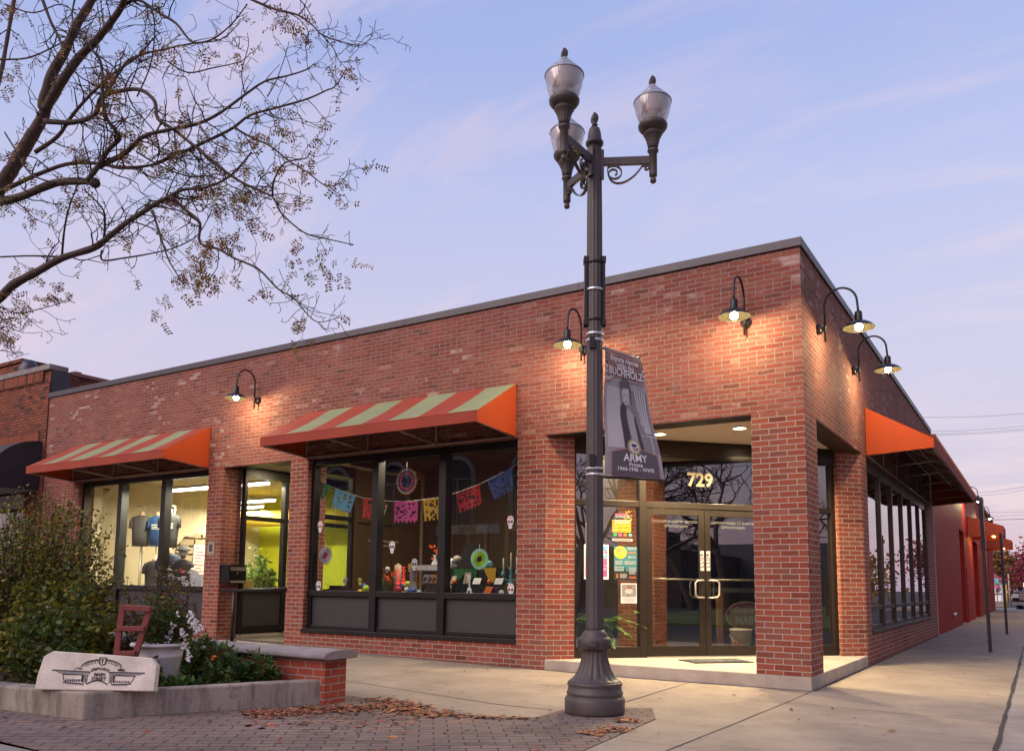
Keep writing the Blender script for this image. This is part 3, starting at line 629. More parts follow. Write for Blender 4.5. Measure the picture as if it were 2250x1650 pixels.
again(g0, (0, 31.9, 4.27), PI/2, 'black gooseneck wall lamp on the red painted wall above the small lit awnings')

# ================================================================== RED PAINTED BUILDING
rb = thing('red_building', 'long red painted brick building with a clay tile roof edge behind the corner shop', 'building', (0, 13.75, 0))
b = MB()
y = 13.75
for y0, y1, zt in ((21.6, 23.6, 3.15), (28.2, 31.2, 3.1)):
    b.box(-.3, 0, y, y0, -.3, 5.0); b.box(-.3, 0, y0, y1, zt, 5.0); y = y1
    b.box(-1.0, -.9, y0-.2, y1+.2, -.3, zt+.2); b.box(-.9, -.3, y0-.1, y0, -.3, zt); b.box(-.9, -.3, y1, y1+.1, -.3, zt)
b.box(-.3, 0, y, 39.2, -.3, 5.0); b.box(-.3, 0, 39.2, 40.1, -.3, 1.2); b.box(-.3, 0, 39.2, 40.1, 2.95, 5.0); b.box(-.3, 0, 40.1, 45.5, -.3, 5.0); b.box(-12, -.3, 45.2, 45.5, -.3, 5.0); b.box(-.05, .03, 24.0, 24.5, -.1, 1.9)
b.build('wall', M['red_paint'], rb)
b = MB(); b.box(-12, -.3, 13.8, 45.2, 4.6, 4.7); b.build('roof', M['capc'], rb)
b = MB()
for i in range(92):
    yy = 13.95+i*.345; b.tube([(-.35, yy, 5.14), (.10, yy, 5.02)], .085, 8)
b.box(-.35, .05, 13.8, 45.5, 4.98, 5.05)
b.build('tile_edge', plain('clay_tile', (.36, .12, .05), .7, 0, .25, 5), rb)
for y0, y1, zt in ((21.6, 23.6, 3.0), (28.2, 31.2, 3.0)):
    b = MB(); b.box(-.9, -.86, y0+.25, y1-.25, 0, 2.5); d = b.build('door', plain('red_door', (.22, .035, .03), .6), rb)
b = MB(); b.box(-.25, -.2, 39.2, 40.1, 1.2, 2.95); b.build('window', M['black'], rb); b = MB(); b.box(-.05, .07, 39.1, 40.2, 1.1, 1.2); b.build('window_sill', M['red_paint'], rb)
b = MB(); b.lathe([(.05, 0), (.05, .12)], (0, 0, 0), 14); b.box(-.05, .05, -.02, .02, -.07, 0)
o = b.build('vent_pipe', M['silver']); o.location = (.0, 17.6, .42); o.rotation_euler = (0, PI/2, 0); tag(o, 'small silver vent pipe low on the red painted wall', 'vent')

# ================================================================== LEFT NEIGHBOUR
nb = thing('neighbour_building', 'dark red brick neighbour building with stone coping at the left edge', 'building', (-16.1, 0, 0))
b = MB(); b.box(-30, -16.04, -.02, .3, 3.3, 5.50); b.box(-16.75, -16.04, -.02, .3, -.2, 3.3); b.box(-16.36, -16.04, .3, 12, -.2, 5.72); b.build('wall', M['dark_brick'], nb)
b = MB(); b.box(-30, -16.3, -.05, .0, 5.50, 5.74); b.box(-30, -16.3, -.045, .0, 4.16, 4.40); b.build('soldier_course', M['soldier'], nb)
b = MB(); b.box(-30, -16.04, 0, .3, 5.5, 5.75); b.build('parapet', M['dark_brick'], nb)
b = MB(); b.box(-30, -16.0, -.07, .36, 5.75, 5.87); b.build('coping', M['capc'], nb, bevel=.01)
b = MB(); b.box(-16.05, -16.022, .02, .42, 5.15, 5.75); b.build('flashing', M['coping'], nb)
b = MB(); b.box(-16.40, -16.0, .44, 12, 5.72, 5.80)
for i in range(10): b.tube([(-16.2, .6+i*1.1, 5.82), (-16.2, .75+i*1.1, 5.82)], .06, 8)
b.build('tile_coping', plain('glazed_tile', (.22, .09, .07), .5), nb)
b = MB(); b.box(-19.6, -18.35, .5, 1.4, 5.6, 6.35); b.box(-19.7, -18.25, .45, 1.45, 6.35, 6.43); b.build('chimney', M['dark_brick'], nb)
b = MB(); b.tube([(-17.98, .5, 5.75), (-17.98, .5, 6.15), (-18.0, .5, 6.32)], [.22, .22, .14], 14); b.build('vent', M['coping'], nb)
b = MB(); b.box(-30, -16.75, .5, .56, 0, 3.3); w_ = b.build('shop_window', M['black'], nb)
b = MB(); b.box(-30, -17.0, .44, .446, .6, 2.7); b.build('pane', M['glass'], w_); b = MB(); b.box(-30, -16.75, .02, .3, 2.75, 3.02); b.build('sign_band', M['lgrey'], nb)
t = thing('dome_awning', 'plain black rounded awning on the dark brick neighbour building', 'awning', (-16.15, 0, 3.05))
b = MB(); arc = [(-1.12*math.cos(a), 3.05+.10+1.0*math.sin(a)) for a in [PI/2*i/14 for i in range(15)]]; arc = [(-1.12, 3.05)]+arc
for (y0, z0), (y1, z1) in zip(arc, arc[1:]):
    b.add([(-26, y0, z0), (-16.15, y0, z0), (-16.15, y1, z1), (-26, y1, z1)], [(0, 1, 2, 3)])
b.build('canopy', plain('black_canvas', (.030, .027, .035), .75, 0, .1, 20), t)
b = MB(); b.slab([(-16.15, y, z) for y, z in arc]+[(-16.15, -.03, 4.15), (-16.15, -.03, 3.05)], (-.006, 0, 0)); b.build('end_panel', plain('black_canvas_end', (.022, .02, .026), .75, 0, .1, 20), t)
b = MB(); b.box(-26, -16.2, -1.08, -.03, 3.06, 3.065); b.build('soffit', M['mgrey'], t)

# ================================================================== SMALL FITTINGS ON THE FRONT
t = thing('mailbox', 'black and steel mailbox on the inner side of the brick pier by the second entrance', 'mailbox', (-10.0, .25, 1.25))
b = MB(); b.box(-10.065, -9.83, .02, .40, 1.11, 1.42); b.slab([(-10.066, .0, 1.42), (-9.78, .0, 1.42), (-9.78, .42, 1.42), (-10.066, .42, 1.42)], (0, 0, .012)); b.build('body', M['lampblk'], t, bevel=.004)
b = MB(); b.box(-9.83, -9.825, .05, .385, 1.33, 1.40); b.build('slot_flap', M['steel'], t); b = MB(); b.box(-9.83, -9.825, .05, .385, 1.12, 1.155); b.build('trim', M['steel'], t)
b = MB(); b.tube([(-9.83, .2, 1.29), (-9.818, .2, 1.29)], .012, 10); b.build('lock', M['steel'], t)
t = thing('plaque', 'small square bronze framed plaque on the first brick pier left of the mailbox', 'plaque', (-10.33, -.01, 1.75))
b = MB(); x0, z0 = -10.40, 1.60
b.box(x0, x0+.17, -.012, .0, z0, z0+.25); b.build('backing', M['tan'], t)
b = MB(); b.box(x0+.035, x0+.135, -.014, -.010, z0+.06, z0+.2); b.build('face', M['charcoal'], t)
b = MB()
for i in range(6):
    for zz in (z0+.012, z0+.222): b.box(x0+.012+i*.026, x0+.028+i*.026, -.014, -.011, zz, zz+.016)
b.build('border', M['charcoal'], t)
t = thing('handrail', 'black metal handrail with one post at the second entrance', 'handrail', (-9.4, .1, .1))
hp = lambda px, py, y: tuple(A(px, py, y))
a0, a1 = A(486, 1298, -.02), A(628, 1293, -.02)
b = MB(); b.tube([a0, a1], .028, 8); b.build('rail', M['lampblk'], t)
b = MB(); p = A(514, 1300, -.02); b.tube([(p[0], -.02, .08), (p[0], -.02, p[2])], .03, 8); b.box(p[0]-.06, p[0]+.06, -.08, .04, .10, .125); b.build('post', M['lampblk'], t)
t = thing('door_mat', 'black rubber door mat with worn white lettering on the entrance step', 'door mat', (-1.5, 1.2, .155))
c0 = np.array([-1.49, 1.19]); 
b = MB(); b.obox(c0-EU*.42-EN*.25, EU, EN, 0, .84, 0, .5, .156, .166); b.build('mat', M['ink'], t)
b = MB(); put_text(b, PF((c0[0], c0[1], .166), (*EU, 0), (*EN, 0)), 0, 0, 'COME IN', .17, .002, .03); b.build('lettering', M['grey'], t)
t = thing('paint_bucket', 'white plastic bucket with wire handle and red lettering inside the corner door', 'bucket', (0, 0, 0)); bc = np.array(EP(3.20, .55, .16)); t.location = bc
b = MB(); b.lathe([(.13, 0), (.155, .33), (.165, .33), (.165, .36), (.15, .36)], (0, 0, 0), 24); b.build('body', M['cream2'], t, local=True)
b = MB(); b.tube([(.16*math.cos(a), .16*math.sin(a)-.02, .28-.13*abs(math.sin((a-3.6)))) for a in [3.4+i*.25 for i in range(12)]], .004, 5); b.build('handle', M['steel'], t, local=True)
b = MB(); put_text(b, PF((.02, -.165, .12), (1, .25, 0), (0, 0, 1)), .0, 0, 'Su', .15, .002, .04); b.build('lettering', M['red'], t, local=True)

# ================================================================== STREET LAMP
SL = thing('street_lamp', 'tall dark street lamp with three glass lanterns and a fluted bell base at the corner', 'street lamp', (-1.228, -2.882, 0))
def fl(n, amt, z0, z1):
    return lambda z, a: 1-amt*(max(0, math.cos(n*a))**1.5)*(1 if z0 < z < z1 else 0)
b = MB(); b.lathe([(.262, 0), (.268, .03), (.268, .13), (.255, .155), (.24, .16), (.252, .175), (.252, .195), (.24, .205), (.24, .235), (.237, .24), (.245, .255), (.245, .27), (.235, .285)], seg=64)
b.build('base', M['iron'], SL, local=True)
prof = [(.235, .285), (.222, .30), (.20, .33), (.178, .37), (.158, .42), (.142, .48), (.130, .54), (.122, .60), (.117, .66), (.115, .70), (.118, .71)]
prof = [(r, z*.62+.285*.38 if False else z) for r, z in prof]
b = MB(); zz = lambda z: .285+(z-.285)*.64
b.lathe([(r, zz(z)) for r, z in prof], seg=96, flute=fl(16, .09, .31, .53)); b.build('bell', M['iron'], SL, local=True)
b = MB(); b.lathe([(.118, .557), (.138, .565), (.146, .585), (.146, .655), (.135, .672), (.12, .68), (.122, .69), (.085, .735), (.08, .74)], seg=64)
for k in range(5):
    a = 2*PI*k/5-1.2
    for j in range(15):
        t_ = PI*j/7.5; c = np.array([math.cos(a), math.sin(a), 0]); tg = np.array([-math.sin(a), math.cos(a), 0])
        o = c*.143+np.array([0, 0, .618]); dv = tg*math.cos(t_)*.066+np.array([0, 0, 1])*math.sin(t_)*.042
        e = o+dv; rr_ = math.hypot(e[0], e[1]); e[:2] *= .146/rr_
        b.tube([o+c*.010, e], [.008, .004], 5)
b.build('collar', M['iron'], SL, local=True)
b = MB(); b.lathe([(.083, .73), (.080, .76), (.073, 4.6), (.066, 5.36)], seg=80, flute=fl(12, .10, .75, 5.44)); b.build('pole', M['iron'], SL, local=True)
def finial(b, z, s=1.):
    b.lathe([(.012*s, z), (.03*s, z+.008*s), (.018*s, z+.025*s), (.03*s, z+.05*s), (.034*s, z+.075*s), (.028*s, z+.105*s), (.014*s, z+.13*s), (.004*s, z+.14*s)], seg=12, flute=lambda zz_, a: 1+.22*math.cos(4*a))
b = MB(); b.lathe([(.066, 5.33), (.085, 5.345), (.085, 5.37), (.07, 5.38), (.062, 5.46), (.05, 5.505), (.03, 5.52), (.012, 5.54)], seg=32); finial(b, 5.53, 1.05); b.build('cap', M['iron'], SL, local=True)
M['globe'] = None
mt, t_, out = newmat('prismatic_globe')
lw = node(t_, 'ShaderNodeLayerWeight', {0: .35}).outputs[1]
gl = node(t_, 'ShaderNodeBsdfGlossy', {0: (.9, .9, .95, 1), 1: .12}); tr = node(t_, 'ShaderNodeBsdfTransparent', {0: (.80, .78, .80, 1)}); tl = node(t_, 'ShaderNodeBsdfTranslucent', {0: (.80, .78, .78, 1)}); df = node(t_, 'ShaderNodeBsdfDiffuse', {0: (.70, .67, .67, 1)})
m1 = node(t_, 'ShaderNodeMixShader', {0: .5, 1: tl.outputs[0], 2: df.outputs[0]}); m2 = node(t_, 'ShaderNodeMixShader', {0: .55, 1: tr.outputs[0], 2: m1.outputs[0]})
m3 = node(t_, 'ShaderNodeMixShader', {0: math_(t_, 'MULTIPLY_ADD', lw, .55, .08), 1: m2.outputs[0], 2: gl.outputs[0]}); t_.links.new(m3.outputs[0], out.inputs[0]); M['globe'] = mt
def arm(ang, lbl):
    ca, sa = math.cos(ang), math.sin(ang); L = .555; za = 5.12; ZL = lambda q: [(r, float(np.interp(z, [-.185, -.115, .09, .30, .585, .785, .925], [-.185, -.115, .145, .395, .63, .815, .905]))) for r, z in q]
    T = lambda r, z, q=0.: (ca*r-sa*q, sa*r+ca*q, z)
    b = MB(); b.obox((0, 0), (ca, sa), (-sa, ca), .06, L, -.018, .018, za+.01, za+.085); b.obox((0, 0), (ca, sa), (-sa, ca), .05, .09, -.03, .03, za-.12, za+.16)
    a_ = b.build('arm', M['iron'], SL, local=True)
    b = MB(); W_ = .016
    def ribbon(pts):
        for (r0, z0), (r1, z1) in zip(pts, pts[1:]):
            l = math.hypot(r1-r0, z1-z0) or 1; nx, nz = -(z1-z0)/l*.005, (r1-r0)/l*.005
            b.add([T(r0+nx, z0+nz, -W_), T(r0+nx, z0+nz, W_), T(r1+nx, z1+nz, W_), T(r1+nx, z1+nz, -W_), T(r0-nx, z0-nz, -W_), T(r0-nx, z0-nz, W_), T(r1-nx, z1-nz, W_), T(r1-nx, z1-nz, -W_)], [(0, 1, 2, 3), (7, 6, 5, 4), (0, 4, 5, 1), (3, 2, 6, 7), (0, 3, 7, 4), (1, 5, 6, 2)])
    sp = []
    for i in range(34):                                    # big volute by the pole, sweeping out to a small one by the lantern
        a = -1.1+i/33*(2*PI*1.55); r_ = .020+.062*(i/33)**.9; sp.append((.185+r_*math.cos(a)*1.05, za-.07+r_*math.sin(a)*.95))
    ribbon(sp)
    x0, z0 = sp[-1]
    sw = [(x0, z0)]
    P0, P1, P2, P3_ = (x0, z0), (.12, za-.255), (.34, za-.195), (.45, za-.01)
    sw = [tuple((1-t)**3*np.array(P0)+3*(1-t)**2*t*np.array(P1)+3*(1-t)*t*t*np.array(P2)+t**3*np.array(P3_)) for t in [i/16 for i in range(17)]]
    ribbon(sw)
    s2 = [(.492+.030*math.cos(a)*(1-.1*k), za-.027+.030*math.sin(a)*(1-.1*k)) for k, a in [(i*.4, 2.4-i*.45) for i in range(18)]]
    ribbon([sw[-1]]+s2); b.build('scroll', M['iron'], a_, local=True)
    ct = (ca*L, sa*L, za)
    b = MB(); b.lathe(ZL([(.010, -.185), (.027, -.172), (.030, -.150), (.022, -.130), (.010, -.122), (.036, -.115), (.038, -.10), (.038, .07), (.052, .078), (.054, .092), (.044, .10)]), ct, 24); b.ball((ct[0], ct[1], za-.152), .029); lan = b.build('lantern', M['iron'], SL, local=True)
    b = MB(); b.lathe(ZL([(.045, .10), (.052, .13), (.064, .175), (.084, .215), (.092, .222), (.088, .235), (.10, .245)]), ct, 64, flute=lambda z, a: 1-.08*max(0, math.cos(14*a))*(1 if .15 < z < .29 else 0)); b.lathe(ZL([(.098, .24), (.122, .262), (.137, .28), (.140, .30), (.132, .318), (.122, .325)]), ct, 32); b.build('cup', M['iron'], lan, local=True)
    b = MB(); b.lathe(ZL([(.121, .322), (.138, .37), (.153, .43), (.166, .50), (.174, .56), (.176, .585)]), ct, 120, flute=lambda z, a: 1+.006*math.cos(40*a), cap=False); b.build('globe', M['globe'], lan, local=True)
    b = MB(); b.lathe(ZL([(.182, .582), (.182, .59), (.165, .617), (.135, .648), (.115, .662), (.117, .668), (.098, .69), (.068, .725), (.060, .73), (.055, .74), (.03, .775), (.02, .785)]), ct, 48); b.build('lid', plain('lid_glass'+lbl, (.30, .31, .36), .25, .2, .05, 10), lan, local=True)
    b = MB(); b.lathe([(.055, .732), (.035, .765), (.02, .79)], ct, 20)
    bb = MB(); finial(bb, 0, .95); b.add([(x+ct[0], y+ct[1], z+za+.775) for x, y, z in bb.v], bb.f); b.build('finial', M['iron'], lan, local=True)
    b = MB(); b.tube([(ct[0], ct[1], za+.42), (ct[0], ct[1], za+.47)], .03, 10); b.ball((ct[0], ct[1], za+.51), .05, sc3=(1, 1, 1.3)); b.build('lamp_bulb', M['cream2'], lan, local=True)
for i, a in enumerate((rad(27), rad(147), rad(-93))): arm(a, str(i))
lx, ly = -1.228, -2.882
def zat(py): return A(1310, py, ly)[2]
for s_, q in ((-1, -1), (1, 1)):
    b = MB(); c = np.array([CR[0], CR[1]]); f_ = np.array([CFW[0], CFW[1]]); f_ /= np.linalg.norm(f_); c /= np.linalg.norm(c)
    b.obox((0, 0), c, f_, s_*.084-.013, s_*.084+.013, -.04, .04, zat(716), zat(566)); b.obox((0, 0), c, f_, s_*.084-.02, s_*.084+.02, -.05, .05, zat(716), zat(704)); b.obox((0, 0), c, f_, s_*.084-.02, s_*.084+.02, -.05, .05, zat(578), zat(566))
    b.build('bracket_bar', M['black'], SL, local=True)
for py, mm in ((638, 'silver'), (735, 'silver'), (749, 'silver'), (1030, 'silver'), (1043, 'silver'), (578, 'black'), (704, 'black')):
    b = MB(); z = zat(py); b.lathe([(.082, z-.011), (.084, z-.008), (.084, z+.008), (.082, z+.011)], seg=32); b.build('band', M[mm], SL, local=True)
for py in (757, 1014):
    b = MB(); z = zat(py); b.obox((0, 0), c, f_, -.055, -.005, -.10, -.06, z-.055, z+.055); b.build('clamp', M['black'], SL, local=True)

# ================================================================== BANNER
ZB, ZT = 2.135, 3.355
tr_, br_ = G(1405, 788, ZT), G(1460, 1054, ZB)
tl_, bl_ = np.array([lx+.09, ly+.02, ZT]), np.array([lx+.09, ly+.02, ZB])
for nm, p in (('top', tr_), ('bottom', br_)): print('banner', nm, p, np.linalg.norm(p-tl_*np.array([1, 1, 0])-np.array([0, 0, p[2]])))
class Sheet:
    def __call__(s, u, v, l=0.):
        e = bl_*(1-u)+br_*u; f = tl_*(1-u)+tr_*u; p = e*(1-v)+f*v
        tg = (br_-bl_)*(1-v)+(tr_-tl_)*v; n = np.cross(tg, (0, 0, 1.)); n /= np.linalg.norm(n)
        return p+n*(l+.018*math.sin(v*5+u*2)*math.sin(PI*u)+.012*math.sin(9*v))
BS = Sheet()
BN = thing('banner', 'grey veterans banner with a soldier portrait hanging from the street lamp pole', 'banner', (lx, ly, ZB))
b = MB(); N_ = 14; K_ = 28
V = [BS(i/N_, j/K_) for j in range(K_+1) for i in range(N_+1)]
b.smooth = True; b.add(V, [(j*(N_+1)+i, j*(N_+1)+i+1, (j+1)*(N_+1)+i+1, (j+1)*(N_+1)+i) for j in range(K_) for i in range(N_)]); b.smooth = False
cloth = b.build('cloth', plain('banner_cloth_grey', (.36, .33, .34), .6, 0, .25, 7), BN, fix=False)
def dense(pts, k=10):
    o = []
    for (a, b_), (c_, d_) in zip(pts, pts[1:]+pts[:1]):
        for i in range(k): o.append((a+(c_-a)*i/k, b_+(d_-b_)*i/k))
    return o
def strip(mb, u0, u1, v0, v1, l, k=12):
    for i in range(k):
        a = v0+(v1-v0)*i/k; c_ = v0+(v1-v0)*(i+1)/k
        for j in range(4):
            p = u0+(u1-u0)*j/4; q = u0+(u1-u0)*(j+1)/4
            mb.poly([BS(p, a, l), BS(q, a, l), BS(q, c_, l), BS(p, c_, l)])
def area(mb, pts, l):
    """fill a convex-ish outline with a fan that follows the cloth"""
    cu = sum(p[0] for p in pts)/len(pts); cv_ = sum(p[1] for p in pts)/len(pts); q = dense(pts, 6)
    for rr0, rr1 in ((0, .34), (.34, .67), (.67, 1)):
        for (a, b_), (c_, d_) in zip(q, q[1:]+q[:1]):
            f = lambda x, y, r: BS(cu+(x-cu)*r, cv_+(y-cv_)*r, l)
            mb.poly([f(a, b_, rr1), f(c_, d_, rr1), f(c_, d_, rr0), f(a, b_, rr0)] if rr0 else [f(a, b_, rr1), f(c_, d_, rr1), BS(cu, cv_, l)])
b = MB(); L1, L2, L3, L4 = .003, .005, .007, .009
mats = [flat('banner_light', (.50, .47, .47)), flat('banner_dark', (.11, .09, .105)), flat('banner_maroon', (.25, .12, .10)), flat('banner_mid', (.22, .20, .20)), flat('banner_pale', (.60, .57, .57)), flat('banner_rose', (.40, .20, .19)), flat('banner_navy', (.03, .035, .09)), flat('banner_deep', (.045, .04, .045)), flat('banner_tan', (.40, .29, .14)), flat('banner_face', (.36, .33, .32))]
b.m = 0; strip(b, .05, .36, .22, .70, L1)                     # pale wall behind the soldier
b.m = 3; strip(b, .62, .98, .2, .70, L1)                      # drapery
b.m = 0
for i in range(5): area(b, [(.70+i*.05, .70), (.73+i*.05, .70), (.80+i*.03, .36), (.775+i*.03, .36)], L2)
b.m = 7; strip(b, .60, .625, .5, .72, L2)
b.m = 4; strip(b, .70, .985, .335, .342, L2, 2); strip(b, .88, .895, .19, .335, L2, 3)
# soldier: jacket, sleeve, shirt front, neck, face, cap
b.m = 3; area(b, [(.34, .20), (.34, .50), (.37, .56), (.46, .60), (.62, .585), (.76, .53), (.82, .40), (.80, .20)], L2)
b.m = 7; area(b, [(.335, .19), (.33, .48), (.355, .56), (.45, .60), (.50, .57), (.46, .45), (.48, .19)], L3)
b.m = 9; area(b, [(.49, .22), (.47, .50), (.50, .56), (.56, .54), (.62, .50), (.60, .22)], L3)
b.m = 7; area(b, [(.62, .2), (.62, .46), (.66, .50), (.70, .2)], L3)
b.m = 9; area(b, [(.47, .58), (.46, .63), (.60, .63), (.59, .57)], L3); b.m = 0; area(b, [(.405, .66), (.42, .60), (.48, .565), (.55, .59), (.585, .66), (.57, .715), (.42, .715)], L4)
b.m = 7; area(b, [(.44, .652), (.47, .655), (.47, .648), (.44, .645)], L4+.002); area(b, [(.52, .655), (.55, .652), (.55, .645), (.52, .648)], L4+.002); area(b, [(.47, .605), (.53, .603), (.53, .598), (.47, .600)], L4+.002)
b.m = 1; area(b, [(.385, .70), (.37, .745), (.47, .795), (.58, .77), (.62, .715), (.50, .705)], L4+.001)
b.m = 2; strip(b, .08, .93, .79, .985, L2)                     # name board
b.m = 5
for (u, v, u2, v2) in ((.07, .955, .94, .965), (.07, .78, .40, .788), (.60, .772, .93, .760)): strip(b, u, u2, v, v2, L3, 2)
strip(b, .065, .082, .785, .96, L3, 6); strip(b, .925, .945, .77, .96, L3, 6)
b.m = 6; strip(b, .0, .07, .87, .985, L2); strip(b, .94, 1, .86, .985, L2)
b.m = 4
for v in (.835, .795): strip(b, 0, .065, v, v+.022, L3, 2); strip(b, .945, 1, v+.035, v+.055, L3, 2)
for v in (.95, .92, .89): strip(b, .02, .045, v, v+.012, L3, 2)
area(b, [(.0, .745), (.10, .745), (.22, .785), (.16, .785), (.08, .763), (0, .763)], L3); b.m = 5; area(b, [(0, .725), (.13, .735), (.25, .785), (.22, .785), (.10, .745), (0, .742)], L3)
b.m = 1; strip(b, .10, .93, .0, .185, L3); area(b, [(.10, .18), (.93, .18), (.80, .205), (.55, .225), (.45, .225), (.25, .20)], L3+.0005)
b.m = 5; strip(b, .095, .112, 0, .19, L4, 6); strip(b, .915, .932, 0, .185, L4, 6); area(b, [(.10, .186), (.45, .226), (.45, .232), (.10, .194)], L4); area(b, [(.55, .228), (.93, .182), (.93, .190), (.55, .235)], L4)
def disc(u, v, r, mi, l, n=24): b.m = mi; area(b, [(u+r*math.cos(a)*2.0, v+r*math.sin(a)*1.05) for a in [2*PI*i/n for i in range(n)]], l)
disc(.50, .235, .062, 8, L4+.002); disc(.50, .235, .046, 4, L4+.004); disc(.47, .248, .012, 6, L4+.006); disc(.53, .250, .010, 2, L4+.006); disc(.50, .215, .016, 8, L4+.006); disc(.50, .245, .012, 6, L4+.007); disc(.55, .22, .008, 7, L4+.007)
b.build('portrait_print', mats, BN, fix=False)
class BText:
    def __call__(s, u, v, l=0.): return BS(.5+u, v, l)
b = MB(); bt = BText()
def btext(u, v, s, size, sx=1., shear=0., slope=0.):
    vs_, fs_ = text2d(s, 1., .02, shear)
    b.add([BS(u+x*size*sx, v+y*size*.52+slope*x*size*sx, L4+.004) for x, y in vs_], fs_)
btext(.5, .145, 'ARMY', .155, 1.0); btext(.5, .094, 'Private', .085); btext(.5, .058, '1944-1946 - WWII', .085, .95)
btext(.50, .865, 'VERLIN', .135); btext(.50, .82, 'BUCHHOLZ', .165, .95); btext(.48, .925, 'Emporia Heroes', .12, .92, .35)
b.build('lettering', M['white'], BN, fix=False)
for z_, e_ in ((ZT+.005, tr_+np.array([0, 0, .005])), (ZB-.005, br_+np.array([0, 0, -.005]))): b = MB(); b.tube([np.array([lx, ly, z_]), e_], .012, 8); b.build('banner_arm', M['black'], BN)
# ================================================================== PLANTER
PZ = .035
PL = thing('planter_kerb', 'low weathered concrete planter edge with a bevelled corner', 'planter', (-4.3, -5.8, 0))
c0 = np.array([-4.285, -5.80]); c1 = np.array([-3.45, -4.02]); cl_ = np.array([-9.5, -6.62])
def inset(a, c, d):
    t = (c-a)/np.linalg.norm(c-a); n = np.array([-t[1], t[0]]); return a+n*d, c+n*d
i1a, i1b = inset(c0, c1, .16); i2a, i2b = inset(cl_, c0, .16)
ci = np.array([c0[0]-.02, c0[1]+.21])
b = MB(); b.prism([tuple(c0), tuple(c1), tuple(i1b), tuple(ci), tuple(i2a), tuple(cl_)], -.1, .245); b.build('kerb_wall', M['planterc'], PL, bevel=.018)
b = MB(); b.prism([tuple(ci), tuple(i1b), (-3.6, -4.0), (-9.5, -4.0), tuple(i2a)], .0, .17); struct('planter_soil', b, M['soil'], 'dark soil in the planter')
BW = thing('planter_wall', 'low red brick planter wall with rounded grey concrete cap', 'wall', (-3.4, -3.9, 0))
b = MB(); b.box(-9.6, -3.405, -4.04, -3.76, -.1, .43); b.build('brick_wall', M['low_brick'], BW, bevel=.005)
b = MB(); n_ = 12; x0, x1 = -9.6, -3.33
sec = [(-4.10, .43), (-4.12, .447)]+[(-3.90-.22*math.cos(a), .472+.046*math.sin(a)) for a in [PI*i/n_*.999 for i in range(n_+1)]]+[(-3.68, .45), (-3.70, .43)]
for a, c in ((-9.6, -5.62), (-5.61, x1)): b.slab([(a, y, z) for y, z in sec], (c-a, 0, 0))
b.build('cap', M['capc'], BW, bevel=.012)

# ------------------------------------------------------------------ leaves
def leaves(mb, pts, size, rnd, mats, asp=.55, droop=.0, dirs=None, jitter=1., fold=False):
    for i, p in enumerate(pts):
        s = size*rnd.uniform(.55, 1.25)
        d = np.array([rnd.gauss(0, 1), rnd.gauss(0, 1), rnd.gauss(0, .8)-droop]) if dirs is None else np.array(dirs[i])+np.array([rnd.gauss(0, .4), rnd.gauss(0, .4), rnd.gauss(0, .4)])*jitter
        d /= np.linalg.norm(d)+1e-9
        q = np.cross(d, (rnd.gauss(0, 1), rnd.gauss(0, 1), rnd.gauss(0, 1))); q /= np.linalg.norm(q)+1e-9
        n = np.cross(d, q); k = s*asp*.5
        mb.m = rnd.choices(range(len(mats)), mats)[0]
        mb.add([p, p+d*s*.35+q*k+n*k*.25, p+d*s*.8+q*k*.7+n*k*.1, p+d*s, p+d*s*.8-q*k*.7+n*k*.1, p+d*s*.35-q*k+n*k*.25], [(0, 1, 2, 3), (0, 3, 4, 5)])
L = {k: leafmat('leaf_'+k, c) for k, c in dict(deep=(.055, .070, .013), mid=(.135, .15, .02), olive=(.22, .195, .022), yellow=(.32, .26, .02), rust=(.14, .055, .02), brown=(.09, .045, .02), fresh=(.07, .14, .025), fern=(.16, .32, .05), gold=(.30, .17, .02), dry=(.12, .065, .03), grass=(.05, .10, .022), honey=(.27, .13, .025), honeyred=(.16, .055, .022), honeygreen=(.20, .17, .02)).items()}
bark = plain('bark', (.075, .052, .042), .9, 0, .35, 30, .6, bscale=50); twigm = plain('twig_bark', (.035, .022, .018), .85, 0, .2, 30); stem_m = plain('green_stem', (.06, .07, .02), .8)
